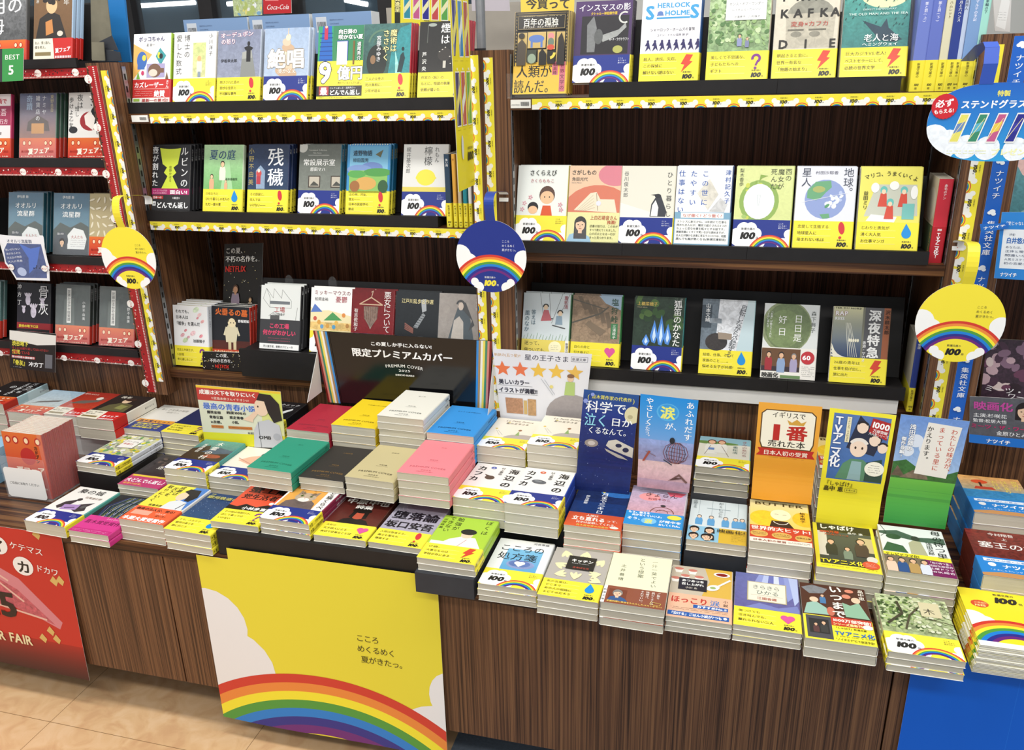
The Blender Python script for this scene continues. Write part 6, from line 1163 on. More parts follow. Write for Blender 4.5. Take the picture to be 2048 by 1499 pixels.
def cD(c):
    grad(c, 0, 205, 'e9dc2a', 'f2e63a', 28); c.a = .06; c.R(8, 82, 99, 198, '3f68a8', '5a7ab4', 1, 6); c.a = 0
    c.P([(50, 198), (34, 140), (80, 130), (90, 160)], '2a2e44')
    c.P([(22, 84), (32, 112), (44, 122), (64, 122), (80, 110), (88, 84)], '5a8a6a'); c.P([(42, 84), (46, 118), (62, 118), (64, 84)], '8fb0b4'); c.P([(70, 84), (70, 118), (94, 126), (99, 84)], '2f4a40')
    for x, y, r in ((56, 178, 9), (78, 158, 9), (92, 146, 8), (54, 142, 14)): c.E(x, y, r, r * 1.15, 'f0d8c4'); c.arc(x, y, r * .85, r * 1.25, 30, 150, 'e9e2da' if r == 14 else '2a2428')
    c.E(49, 142, 1.6, 2.4, '3a2a20'); c.E(60, 142, 1.6, 2.4, '3a2a20'); c.E(84, 108, 16, 13, 'f2f0e0'); c.sq(74, 100, 20, 16, 4, '555')
    c.V('TVアニメ化', 18, 194, 19, 'f4f6fa', 2, h=88, out='2a4a9a'); c.P([(70, 196), (99, 190), (96, 160), (66, 172)], 'b02a2a'); c.T('1000', 68, 181, 14, 'fff', 2, w=30, rot=-8); c.T('万部突破', 72, 173, 6, 'fff', 1, rot=-8); c.T('大人気シリーズ', 66, 168, 5.6, 'fff', 1, w=32, rot=-8); c.R(30, 150, 37, 194, 'ece4c0'); c.V('いよいよアニメ化決定', 33.5, 193, 4.2, '5a4a20', 1, h=42)
    c.T('『しゃばけ』', 6, 70, 10.5, '3a3414', 1, w=52); c.T('畠中 恵', 6, 60, 10, '3a3414', 2); c.R(42, 60, 62, 67, '5a5420'); c.R(42.5, 60.5, 61.5, 66.5, 'ece03a'); c.T('新潮文庫', 43.5, 62, 4.2, '3a3414', 1)
def cE_(c):
    grad(c, 0, 88, '2f8a3a', '6fc04a', 12); grad(c, 88, 205, 'a9c4e4', '6a8fd0', 8, .1); c.a = .25; c.P([(0, 88), (0, 118), (20, 124), (50, 104), (80, 100), (105, 112), (105, 88)], '3a6a34'); c.P([(0, 92), (8, 112), (18, 98), (22, 92)], '6a5a4a'); c.P([(14, 90), (34, 106), (58, 96), (60, 90)], '7a6a58'); c.a = 0; c.cloud([(30, 160, 12), (50, 150, 14), (20, 140, 10)], 'd8e0ee')
    c.P([(44, 196), (36, 100), (88, 96), (96, 192)], 'e9e4dc'); c.V('わたしの味方が、', 86, 188, 10.5, 'c0503a', 1, h=84); c.V('まっている里に', 67, 190, 10.5, 'c0503a', 1, h=82); c.V('かえります。', 49, 190, 10.5, '2a2824', 1, h=68)
    c.V('浅田次郎の', 22, 190, 10, 'f2f4f8', 2, h=50, out='3a4a6a'); c.V('傑作長編!', 11, 166, 8, 'f2f4f8', 2, h=40, out='3a4a6a')
standee(1168, 778, 1279, 790, 1149, 978, 1258, 988, cA, 'tall navy card with moon and dinosaur skull', lo='16265e')
standee(1281, 787, 1397, 800, 1274, 972, 1378, 985, cB, 'tall sky blue card with globe climbing frame', lo='6a8ac0')
standee(1518, 803, 1645, 813, 1502, 996, 1622, 1009, cC, 'tall orange card with gold crown and number one', lo='e4a032')
standee(1660, 815, 1793, 830, 1631, 1043, 1754, 1058, cD, 'tall yellow card with green robed anime figure', lo='e8dc30')
standee(1802, 828, 1940, 842, 1766, 1043, 1890, 1058, cE_, 'tall card with green field and red handwriting', lo='4a9a40')
# limited cover board
c = Art(430, 240); c.R(0, 0, 430, 240, '0c0c0f')
for i, k in enumerate(('7a1c1c', 'd98a7a', '3f8a6a', 'f0dc60', 'f2efe4', 'a88a60', '2f8ad0', '0c0c0f')):
    c.R(i * 5, 0, i * 5 + 5, 240, k); c.R(430 - i * 5 - 5, 0, 430 - i * 5, 240, k)
c.T('この夏しか手に入らない!', 215, 205, 14, 'f4f4f4', 2, al=.5, w=150); c.T('限定プレミアムカバー', 215, 168, 28, 'f6f6f6', 2, al=.5, w=250)
c.T('PREMIUM COVER', 219, 138, 14, 'eeeeea', 1, al=.5, w=94, arc=.35); c.T('2025', 219, 124, 10, 'eeeeea', 1, al=.5, w=30); c.T('SHINCHO BUNKO', 219, 110, 7.5, 'eeeeea', 2, al=.5, w=48)
pb = empty('display_board', (-.70, 1.596, .5885), 'glossy black limited cover board with rainbow striped edges', 'display board')
card('panel', *[Vector((at(u, v, y=1.596).x, 1.596, .5885)) for u, v in ((660, 838), (979, 850))], at(984, 682, y=1.596), at(626, 661, y=1.596), c, None, None, .003, 'gloss', '1a1a1a', pb)
for u, v, s in ((655, 830, -1),):
    a = at(u, v, y=1.598); a.z = .6145; mb = MB(); zt = a.z + .10
    xw = a.x + s * .006
    mb.prism([(xw, 1.5955, a.z), (xw, 1.525, a.z), (xw, 1.5955, zt)], (s * .001, 0, 0), 'ececec'); obj('side_wing', mb, 'white', pb)
# star board
def star(c, x, y, r, col):
    c.P([(x + (r if k % 2 == 0 else r * .45) * sin(k * pi / 5), y + (r if k % 2 == 0 else r * .45) * cos(k * pi / 5)) for k in range(10)], col)
c = Art(210, 190); c.R(0, 0, 210, 190, 'e9e9ee'); c.T('新訳の(五つ星)!!', 2, 174, 8, 'c89a50', 1, w=58); c.T('星の王子さま', 68, 169, 15, '2a2a44', 1, w=96); c.R(168, 170, 203, 182, '5a5a70'); c.R(168.8, 170.8, 202.2, 181.2, 'e9e9ee'); c.T('新潮文庫', 170, 173, 7.4, '2a2a44', 1)
for i, k in enumerate(('ec7a4a', 'ec7a50', 'eec250', 'eec250', 'e9bc5a')):
    c.k += 1; x = 18 + i * 40; c._p([(0, 0), (0, 0), (0, 0)], 'fff') if 0 else None
    for q in range(5):
        t = q * 2 * pi / 5; P = lambda r, a: (x + r * sin(a), 144 + r * cos(a)); c._p(_ccw([P(0, 0), P(8.5, t - pi / 5), P(19, t), P(8.5, t + pi / 5)]), k)
c.T('美しいカラー', 6, 108, 13, '2a2a3a', 2, w=72); c.R(4, 104, 84, 104.6, '555'); c.T('イラストが満載!!', 4, 88, 13, '2a2a3a', 2, w=92); c.R(2, 84, 96, 84.6, '555'); c.a = .2; c.R(18, 36, 60, 74, 'b88a6a'); c.R(72, 34, 92, 74, 'c0986a'); c.a = 0; c.R(62, 36, 70, 70, 'd0b070')
c.a = .06; c.E(178, 40, 62, 52, 'a79f9e'); c.a = 0; c.P([(158, 90), (160, 122), (180, 122), (182, 90)], 'b4cc7a'); c.E(170, 130, 7, 8, 'e8c4a0'); c.E(170, 136, 8, 5, '8a6448'); c.L([(104, 126), (132, 88)], 1, 'b0b4bc'); c.L([(112, 124), (136, 90)], 1, 'b0b4bc'); c.E(128, 108, 4, 4, 'e8d880'); c.E(192, 30, 4, 5, 'c8645a')
for it in c.it:
    pass
sb = empty('display_board', (-.37, 1.5975, .58), 'pale board with five orange and yellow stars', 'display board')
card('panel', at(1003, 852, y=1.5975), at(1165, 866, y=1.5975), at(1184, 708, y=1.5975), at(985, 697, y=1.5975), c, None, None, .0012, 'print', 'e8e8e8', sb)
a = at(988, 790, y=1.597); mb = MB(); mb.prism([(a.x, 1.5965, .592), (a.x, 1.535, .592), (a.x, 1.5965, .715)], (.0008, 0, 0)); obj('side_wing', mb, 'white', sb)
# baseball girl card
c = Art(200, 148); c.R(0, 0, 200, 148, 'dfe2c8'); c.R(0, 0, 200, 32, 'e6e02e'); c.R(0, 142, 200, 148, 'f0c83a'); c.R(0, 112, 150, 142, 'c2403a'); c.R(150, 32, 200, 142, 'dde0a8', 'd9e04a'); c.T('成瀬は天下を取りにいく', 6, 128, 12, 'fbf6ee', 2, w=136); c.T('\\\\宮島未奈さんイチオシ!//', 34, 116, 7, 'fbe8d8', 1, w=90)
c.T('最高の青春小説', 10, 92, 17, '3a6ac0', 2, w=128, out='f4f6f4'); [c.T(t, x, y, 8, '2a2a2a', 2, w=w_) for t, x, y, w_ in (('爆笑妄想', 18, 80, 34), ('青春巨篇', 22, 68, 34), ('in京都。', 24, 56, 32), ('純度100%の', 66, 82, 48), ('疾走青春', 72, 70, 34), ('小説。', 76, 58, 22))]
c.R(24, 44, 54, 51, 'c87a3a'); c.R(66, 44, 124, 51, 'c87a3a'); c.sq(26, 45, 26, 5, 1, '4a2a10'); c.sq(68, 45, 54, 5, 1, '4a2a10'); c.T('新潮文庫', 112, 33, 6, '333', 1)
c.P([(124, 0), (128, 44), (140, 66), (166, 74), (190, 60), (198, 0)], 'c6c8ce'); c.L([(140, 66), (142, 0)], 1.2, '3a3f4a'); c.P([(104, 70), (120, 80), (138, 96), (146, 92), (130, 72), (128, 64)], 'eccdb0'); c.E(152, 104, 17, 22, 'eed2b6'); c.P([(142, 122), (150, 140), (176, 138), (194, 116), (198, 74), (178, 66), (166, 92), (160, 120)], '241f20'); c.E(144, 106, 1.6, 2.6, '2a2020'); c.T('OMB', 138, 22, 12, '1c1c1e', 2, w=30); c.E(182, 30, 9, 9, 'b0b4bc')
card('display_card', at(410, 888, y=1.478), at(572, 896, y=1.478), at(561, 783, y=1.478), at(391, 769, y=1.478), c, 'wide card with baseball shirt girl and red title', 'display card', .0008)
# small black cards on the low shelf
def nfx(c, s):
    c.R(0, 0, c.w, c.h, '15120f')
    for i in range(46): c.E(random.uniform(2, c.w - 2), random.uniform(2, c.h - 2), random.choice((.6, 1, 1.4)), random.choice((.6, 1, 1.3)), random.choice(['d8c890', 'e8e4d4', 'a89860']), 0, 7)
c = Art(108, 168); nfx(c, 1); c.a = .3; c.R(0, 0, 108, 26, '6a5434'); c.a = 0; c.person(36, 18, 62, cloth='8a7a8a', hair='4a3020', skin='b88a6a'); c.person(78, 16, 36, cloth='8f8478', hair='5a4030', skin='c09a70'); c.T('この夏、', 6, 148, 14, 'e8e8e4', 1); c.T('不朽の名作を。', 6, 130, 14, 'e8e8e4', 1, w=98); c.T('NETFLIX', 6, 108, 17, 'c8281c', 2, w=58)
card('display_card', at(445, 640, y=1.72), at(522, 640, y=1.72), at(526, 485.6, y=1.735), at(449, 487.5, y=1.735), c, 'tall black starry card behind the pale standing child book', 'display card', .001)
c = Art(104, 46); nfx(c, 1); c.T('この夏、', 36, 34, 10, 'eee', 1); c.T('不朽の名作を。', 20, 21, 10, 'eee', 1, w=66); c.T('NETFLIX', 34, 7, 11, 'd02a1c', 2, w=38)
def leg_(mb, f, n): pass
card('table_card', at(406, 738, y=1.632), at(484, 743, y=1.632), at(484, 705, y=1.636), at(405, 702, y=1.636), c, 'small black starry card standing in front on the low shelf', 'table card', .003, back='d8d8d4')
# rainbow poster on the cabinet front
PX0, PX1, PZ0, PZ1 = -.955, -.462, .052, .4395
c = Art((PX1 - PX0) * 1000, (PZ1 - PZ0) * 1000)
c.R(0, 0, c.w, c.h, 'ebdb3c'); c.k += 1
c.cloud([(8, 232, 82), (44, 132, 96), (10, 150, 90)], 'eeecec'); c.cloud([(505, 150, 42, 56), (492, 80, 80, 46)], 'eeecec')
c.rainbow(237, -310, 457, 20.5, 40, 140, 60)
for i, (t, dx) in enumerate((('こころ', 0), ('めくるめく', 0), ('夏がきたっ。', 6))): c.T(t, 322 + dx, 247 - i * 24, 17, '3a2f1a', 0, sp=.92)
def warp(x, z):                            # paper hangs with soft waves and a fold
    return -.0022 * sin((x - PX0) * 13) * (1 - (z - PZ0) / .39) - .003 * (1 - (z - PZ0) / .39)
mb = MB(); NX, NZ = 16, 12
def pm(a, b, k): x, z = PX0 + a, PZ0 + b; return (x, 1.1575 + warp(x, z) - k, z)
reart(c, NX, NZ).emit(mb, pm, .00008)
for i in range(NX):
    for j in range(NZ):
        a, b, d, e = i / NX * c.w / 1000, (i + 1) / NX * c.w / 1000, j / NZ * c.h / 1000, (j + 1) / NZ * c.h / 1000
        mb.add([pm(a, d, -.0004), pm(a, e, -.0004), pm(b, e, -.0004), pm(b, d, -.0004)], [(0, 1, 2, 3)], 'eee')
mb.prism([(-.885, 1.15742, .4393), (-.5, 1.15742, .4393), (-.5, 1.15742, .464), (-.885, 1.15742, .464)], (0, .0004, 0), 'ebdb3c')
o = obj('rainbow_poster', mb, 'print'); tag(o, 'large yellow poster with rainbow and white clouds', 'poster')
# red poster at the left
c = Art(460, 380); c.R(0, 0, 460, 380, 'c42a20'); c.R(0, 0, 460, 90, '3a1216', 'a8221c', 1, 4); c.P([(0, 330), (180, 372), (250, 290), (330, 250), (420, 150), (410, 130), (300, 180), (200, 140), (60, 200), (0, 190)], 'd4828a')
c.a = .3; c.P([(0, 300), (140, 340), (240, 260), (320, 220), (400, 140), (300, 170), (200, 160), (60, 240), (0, 250)], 'c05a64'); c.a = 0
for p in (((60, 320), (200, 300), (300, 240)), ((120, 240), (240, 260), (330, 190)), ((200, 200), (260, 170), (380, 150))): c.L(p, 5, 'e8b8a8')
for x, y in ((400, 372), (420, 258), (436, 262), (360, 96), (396, 100), (384, 120)): c.P([(x - 10, y), (x, y + 14), (x + 10, y), (x + 4, y - 12)], 'd8b468')
c.E(296, 332, 25, 24, 'f2eee8'); c.E(350, 286, 25, 24, 'f2eee8'); c.T('イ', 280, 317, 34, '1a1616', 2); c.T('カ', 334, 271, 34, '1a1616', 2); c.T('ケテマス', 326, 330, 20, 'f2eee8', 1, w=82, rot=-6); c.T('ドカワ', 380, 280, 20, 'f2eee8', 1, w=56, rot=-6)
c.T('2025', 110, 142, 92, '241210', 2, w=200); c.T('BUNKO SUMMER FAIR', 30, 70, 36, 'ecdcae', 2, w=300)
card('red_poster', (-1.745, 1.1555, .088), (-1.283, 1.1555, .078), (-1.270, 1.1590, .440), (-1.745, 1.1590, .440), c, 'red summer poster with white kana bubbles, left', 'poster', .0005)
# blue poster lower right
c = Art(600, 400); c.R(0, 0, 600, 400, '0d62d2'); c.R(150, 0, 151, 400, '1a6edc'); c.E(176, 20, 16, 18, 'e0e4ea')
card('blue_poster', (.3155, 1.1580, .03), (.9155, 1.1580, .03), (.9155, 1.1590, .440), (.3155, 1.1590, .440), c, 'plain blue poster on the cabinet at the right', 'poster', .0005)
# round hanging cards
def disc(cx, cz, y, r, bgc, label, strip, px, pz, zt, ry=0):
    clip = [(r * 1000 * (1 + cos(2 * pi * i / 48)), r * 1000 * (1 + sin(2 * pi * i / 48))) for i in range(48)]
    c = Art(r * 2000, r * 2000, clip); R_ = r * 1000; s = R_ / 70
    c.R(0, 0, c.w, c.h, bgc); c.cloud([(x * s, z * s, q * s) for x, z, q in ((8, 70, 22), (24, 56, 20), (10, 40, 26), (134, 66, 18), (138, 44, 22), (46, 8, 16), (106, 6, 18), (30, 18, 14))], 'f6f6f4')
    c.rainbow(70 * s, -12 * s, 86 * s, 4.6 * s, 20, 160, 40); c.arc(70 * s, -12 * s, 0, 53.8 * s, 0, 180, bgc, 30); c.cloud([(x * s, z * s, q * s) for x, z, q in ((44, 10, 10), (36, 20, 8), (100, 10, 11), (108, 20, 8))], 'f6f6f4')
    dk = bgc == NV; hundred(c, 52 * s, 13 * s, 15 * s, 'f0e040' if dk else '1d1b1a', 'e8e8e0' if dk else '3b3a36')
    for i, t in enumerate(('こころ', 'めくるめく', '夏がきたっ。')): c.T(t, 92 * s, (98 - i * 8) * s, 5.2 * s, 'e8ecff' if dk else '4a4630')
    root = empty('hanging_card', (cx, y, cz), label, 'hanging card', 'round cards hanging from the posts')
    def f(a, b, k): x, z = a - r, b - r; return (cx + x * cos(ry), y + x * sin(ry) - k, cz + z)
    mb = MB(); P = [f(p[0] / 1000, p[1] / 1000, -.0005) for p in clip]; mb.prism(P, (0, .0006, 0), 'eceae4'); c.emit(mb, f, .00005); obj('round_card', mb, 'print', root)
    # strip from the card up and back to the post
    mb = MB(); pts = [(y + .0001, cz + r * .97), (y - .008, cz + r + .03), (y - .002, zt - .006), (y + .016, zt), (y + .05, zt - .004), (1.5975, zt - .012), (1.5985, zt - .030)]
    sm = []
    for i in range(len(pts) - 1):
        for k in range(4):
            t = k / 4; p0 = pts[max(i - 1, 0)]; p1 = pts[i]; p2 = pts[i + 1]; p3 = pts[min(i + 2, len(pts) - 1)]
            sm.append(tuple(.5 * (2 * p1[j] + (p2[j] - p0[j]) * t + (2 * p0[j] - 5 * p1[j] + 4 * p2[j] - p3[j]) * t * t + (3 * p1[j] - p0[j] - 3 * p2[j] + p3[j]) * t ** 3) for j in (0, 1)))
    sm.append(pts[-1]); w_ = .0095
    for (a, b) in zip(sm, sm[1:]):
        for o_, cl in ((0, strip), (.0006, 'f0efec')):
            d = Vector((0, b[0] - a[0], b[1] - a[1])).normalized(); nn = Vector((0, d.z, -d.y)) * o_
            q = [Vector((px - w_, a[0], a[1])) + nn, Vector((px + w_, a[0], a[1])) + nn, Vector((px + w_, b[0], b[1])) + nn, Vector((px - w_, b[0], b[1])) + nn]
            mb.add(q, [(0, 1, 2, 3)], cl)
    obj('strip', mb, 'print', root)
p = at(257, 516, y=1.5); disc(p.x, p.z, 1.5, .0690, 'f4e23a', 'yellow round rainbow card hanging at the left post', 'f4e23a', p.x - .003, 0, p.z + .133)
p = at(982, 513, y=1.5); disc(p.x, p.z, 1.5, .0705, NV, 'navy round rainbow card hanging at the middle posts', '20409a', p.x + .001, 0, p.z + .121)
p = at(1919.5, 646, y=1.5); disc(p.x, p.z, 1.5, .0700, 'f4e23a', 'yellow round rainbow card hanging at the right post', 'f4e23a', p.x + .002, 0, p.z + .136)
# blue oval card
p = at(1985, 245, y=1.46); cx, cz = p.x + .008, p.z
clip = [(100 + 100 * math.copysign(abs(cos(t)) ** .8, cos(t)), 58 + 58 * math.copysign(abs(sin(t)) ** .85, sin(t))) for t in [2 * pi * i / 56 for i in range(56)]]
c = Art(200, 116, clip); c.R(0, 0, 200, 116, '2fa0dc', '1d62c0', 1, 4); c.a = .1; c.cloud([(12, 34, 22), (34, 28, 20), (60, 22, 18), (90, 20, 18), (20, 18, 24), (130, 18, 18), (170, 26, 20)], 'eef4fa'); c.a = 0
c.T('特製', 92, 97, 9, 'ece46a', 2); c.T('ステンドグラスしおり', 44, 80, 13, 'fff', 2, w=130); c.T('プレゼント', 96, 10, 11, 'f4f4b8', 2, w=62)
c.sq(34, 10, 56, 8, 2, 'e8e88a')
for i, (a_, b_) in enumerate((('e4dc6a', '6a8ac0'), ('3a8a6a', '5ab0c8'), ('c05a8a', 'e8c850'), ('2a2a8a', '3a3aa0'), ('b04a4a', 'e8d8d0'), ('5aa04a', 'c8dc6a'))):
    x = 34 + i * 26; c.P([(x, 28), (x + 14, 28), (x + 26, 72), (x + 12, 72)], 'f0f0ea'); c.P([(x + 1.5, 30), (x + 13, 30), (x + 23.5, 70), (x + 13, 70)], a_); c.P([(x + 5, 42), (x + 16, 46), (x + 20, 60), (x + 9, 56)], b_); c.L([(x + 3, 34), (x + 20, 64)], .8, 'f4e8a0')
og = empty('hanging_card', (cx, 1.46, cz), 'blue oval card with row of stained glass bookmarks', 'hanging card')
mb = MB(); f = lambda a, b, k: (cx + a - .1, 1.46 - k, cz + b - .058); mb.prism([f(q[0] / 1000, q[1] / 1000, -.0006) for q in clip], (0, .0006, 0), 'e8eef4'); c.emit(mb, f); obj('oval_card', mb, 'print', og)
q = at(1890, 213, y=1.457); mb = MB(); c = Art(40, 40)
c.P([(20 + (19 if k % 2 else 17.5) * cos(k * pi / 22), 20 + (19 if k % 2 else 17.5) * sin(k * pi / 22)) for k in range(44)], 'cc2230'); c.T('必ず', 7, 19, 12, 'fff', 2, w=26, rot=6); c.T('もらえる!', 6, 9, 7, 'fff', 2, w=28, rot=6)
g = lambda a, b, k: (q.x + a - .02, 1.4585 - k, q.z + b - .02)
mb.prism([g(.02 + .0185 * cos(k * pi / 20), .02 + .0185 * sin(k * pi / 20), -.0007) for k in range(40)], (0, -.0004, 0), 'cc2230'); c.emit(mb, lambda a, b, k: g(a, b, k)); obj('red_sticker', mb, 'print', og)
q = at(1977, 130, y=1.46); mb = MB()
for a, b in (((1.4595, cz + .056), (1.452, cz + .085)), ((1.452, cz + .085), (1.458, cz + .108)), ((1.458, cz + .108), (1.475, cz + .116)), ((1.475, cz + .116), (1.52, cz + .112)), ((1.52, cz + .112), (1.5985, cz + .09))):
    mb.prism([(q.x - .009, a[0], a[1]), (q.x + .011, a[0], a[1]), (q.x + .011, b[0], b[1]), (q.x - .009, b[0], b[1])], (0, .0005, .0003), '3a5cc0')
obj('strip', mb, 'print', og)
# long yellow bookmark sheet hanging from the middle post, seen nearly edge on
A_ = at(917.6, 384, y=1.495); B_ = at(950, 369, y=1.590); c = Art(96, 340); c.R(0, 0, 96, 340, 'f2e12c')
for r_, y in ((0, 236), (1, 116)):
    for i in range(3): k = ('2a3a8a', '3a8ac0', 'b04a4a', '2a2470', 'c0504a', '6ab04a')[r_ * 3 + i]; x = 8 + i * 29; c.R(x, y, x + 22, y + 96, 'f4f2e4'); c.R(x + 1.5, y + 2, x + 20.5, y + 94, k); c.P([(x + 2, y + 20), (x + 20, y + 50), (x + 20, y + 74), (x + 2, y + 44)], 'e8dc6a' if i != 1 else 'e8eef0'); c.L([(x + 4, y + 4), (x + 18, y + 92)], 1.4, 'f0e8c0'); c.E(x + 11, y + 100, 2.4, 2.4, 'f8f8f0'); c.sq(x + 2, y - 8, 16, 4, 1, '8a8020')
hundred(c, 52, 52, 20); c.sq(60, 8, 30, 6, 2, '7a7020'); c.E(28, 78, 6, 22, 'dfe0e0')
top = at(900, 0, y=1.495); zt = 1.43
card('bookmark_sheet', A_, B_, (B_.x, B_.y, zt), (A_.x - .002, A_.y, zt), c, 'long yellow sheet of stained glass bookmarks hanging edge on', 'hanging sheet', .0006)
# clear stand before the folk figures book
st = empty('clear_stand', (-.375, 1.56, 1.2505), 'clear acrylic stand holding the folk figures book', 'display stand'); a0, a1 = -.4265, at(1131, 190, y=1.575).x
mb = MB(); mb.box(a0, 1.572, 1.2515, a1, 1.5745, 1.2955); obj('front_lip', mb, 'acryl', st)
mb = MB(); mb.box(a0, 1.5746, 1.2515, a1, 1.70, 1.2532); obj('floor_plate', mb, 'acryl', st)
# small cut-out cards in the left bookcase
c = Art(138, 118); c.P([(2, 108), (4, 118), (24, 116), (60, 112), (120, 114), (128, 132), (134, 114), (132, 96), (128, 80), (132, 40), (124, 4), (28, 2), (18, 26), (6, 44), (8, 76), (14, 92), (2, 98)], 'f0f0f4'); c.a = .12; c.P([(26, 96), (12, 78), (10, 48), (22, 28), (30, 8), (118, 10), (124, 40), (122, 96)], '55628f'); c.a = 0; c.P([(60, 96), (78, 60), (70, 20), (96, 40), (118, 90), (90, 84)], '5a78c8'); c.E(50, 24, 13, 11, 'b8c4e4'); c.T('オオルリ流星群', 26, 98, 10, '3a4468', 1, w=72); [c.T(t, 16, 76 - i * 10, 6, 'e8ecf8', w=44, rot=6) for i, t in enumerate(('思いがけない', '涙があふれた', '天文台の物語', '大人の青春'))]
A_ = at(14, 560, y=1.615); w_, h_ = .150, .115
def oo(a, b, k): return (A_.x + a * 1.05, 1.615 - k, A_.z + b * .98)
mb = MB(); P = [oo(x / 1000, y / 1000, -.0005) for x, y in ((4, 98), (4, 116), (124, 113), (130, 98), (130, 40), (124, 3), (28, 2), (7, 46))][::-1]; mb.prism(P, (0, .0005, 0), 'eee'); c.clip = None; c.emit(mb, oo)
o = obj('cutout_card', mb, 'print'); tag(o, 'blue bird cut-out card in the left bookcase', 'display card')
c = Art(100, 84); c.R(0, 0, 100, 84, '1c1516'); c.P([(0, 64), (0, 84), (100, 80), (100, 60), (60, 56)], 'e8e4dc'); [c.T(t, 5, y, s_, k, 2, w=w_) for t, y, s_, k, w_ in (('渋谷地下', 52, 12, 'e8dc4a', 36), ('そこには掘り返してはいけない', 44, 6, 'a83030', 80), ('怪異', 34, 10, 'e8dc4a', 18), ('が眠っている', 34, 8, 'b83030', 40))]; c.R(4, 24, 56, 30, 'b83030'); c.T('第169回直木賞候補作', 5, 24.8, 5, 'eee', 2, w=50); c.T('『骨灰』', 3, 9, 13, 'e8dc4a', 2, w=36); c.T('冲方丁', 42, 9, 11, 'f0f0f0', 2); c.R(78, 8, 94, 38, '6a6a70'); c.sq(6, 2, 20, 4, 1, 'ccc')
card('display_card', at(20, 735, y=1.60), at(110, 745, y=1.60), at(112, 667, y=1.605), at(19, 660, y=1.605), c, 'black and red card on the lowest shelf, left bookcase', 'display card', .0008)
c = Art(60, 66); c.R(0, 0, 12, 66, '3a3c3e'); c.R(12, 0, 60, 66, '3f9a50'); c.T('BEST', 18, 44, 14, 'f2f4f0', 1, w=34); c.T('5', 26, 14, 26, 'f2f4f0', 2)
A_ = at(-6, 164, y=1.57); mb = MB(); card('rank_card', A_, at(46, 161, y=1.57), at(47, 96, y=1.57), at(-6, 98, y=1.57), c, 'green BEST 5 card at the upper left', 'rank card', .0015)
# card and clip of the neighbour on the right
c = Art(120, 150); c.R(0, 0, 120, 150, '2a84d4'); c.R(10, 24, 112, 112, 'eef2f6'); c.T('「愛じゃない', 10, 122, 9, 'f4f6fa', 1); c.T('〈声優〉', 22, 98, 6, '3a4a6a'); c.T('白井悠介', 20, 82, 14, '2a6ab8', 2); [c.T(t, 20, 70 - i * 9, 6, '3a4a6a', w=86) for i, t in enumerate(('あなたは、これから', '正体と曖昧した', '間違いなし。', '人気ミステリー作家', '初の恋愛小説集'))]; c.T('ナツイチ', 14, 6, 11, 'fff', 2, w=44)
card('blue_card', at(1988, 556, y=1.56), at(2080, 562, y=1.56), at(2096, 424, y=1.56), at(2004, 424, y=1.56), c, 'blue and white comment card at the right edge', 'display card', .0008)
c = Art(60, 24, None); c.P([(2, 2), (0, 18), (56, 24), (60, 8)], '1f6cc8'); c.T('ナツイチ', 6, 7, 11, 'fff', 2, w=48, rot=4)
card('name_tag', at(1962, 465, y=1.555), at(2017, 456, y=1.555), at(2018, 446, y=1.555), at(1960, 448, y=1.555), c, 'small blue name tag beside the comment card', 'tag', .0008, back='1f6cc8')
# ---------------------------------------------------------------- books standing with the spine out
def spines(lst, v, yf, z, tl, where, grp, H=.151):
    for i, (u, wpx, col, t, tc, desc) in enumerate(lst):
        k = 'sp_%s_%s' % (where[:6], i); T = wpx / F * 1.62 * .93
        def art(c, col=col): c.R(0, 0, c.w, c.h, col)
        def bnd(c): c.R(0, 0, 105, 50, Y)
        COV[k] = (desc, col, art, (bnd, Y, 50, 'Y'), dict(bg=col, title=t, tc=tc))
        r = inst(k, T); p = at(u, v, y=yf)
        # spine (local +x) towards the viewer: turn the book upright, then swing it
        r.rotation_mode = 'QUATERNION'
        m = Matrix(((0, 0, 1), (-1, 0, 0), (0, 1, 0))).transposed()
        # local x -> -Y(out), local y -> +Z(up), local z -> +-X
        R3 = Matrix(((0, 0, -1), (-1, 0, 0), (0, 1, 0)))
        r.rotation_quaternion = R3.to_quaternion(); r.location = (p.x + T, yf + .1055, z + .0003)
        tag(r, desc + where, 'book', grp)
spines([(893.6, 14, '2a4258', '黒い雨', 'eee', 'slate blue book'), (908, 9.5, 'e0a840', '雪', 'a86820', 'ochre book'), (918, 9.5, 'c8b898', '津軽', '5a4a30', 'beige book'), (928, 10.5, '1f8a98', '風神秘抄', 'eee', 'turquoise book'), (938.5, 9, 'e8e6e0', '谷崎', '556', 'white book')], 460, 1.640, .994, 0, ' standing spine out beside the lemon book', 'spine-out books on the middle shelf')
spines([(1817.6, 23, '6f7fc8', '罪と罰(上)', 'eef', 'first periwinkle book from left'), (1842.9, 23, '6474c0', '罪と罰(下)', 'eef', 'second periwinkle book from left'), (1869.3, 15.5, 'd9d4b4', 'ハムレット', '6a5a3a', 'cream book'), (1885.8, 19, '2c3f8a', '月と六ペンス', 'eee', 'navy book'), (1902, 11, 'b9c6dc', '異邦人', '556', 'thin pale blue book'), (1914.5, 23, '7a9cc8', 'マルテの手記', 'eef', 'steel blue book'), (1938.5, 15, '9fd8c8', '車輪の下', '345', 'mint green book')], 176, 1.612, 1.2505, 0, ' standing spine out top right', 'spine-out books on the top right shelf')
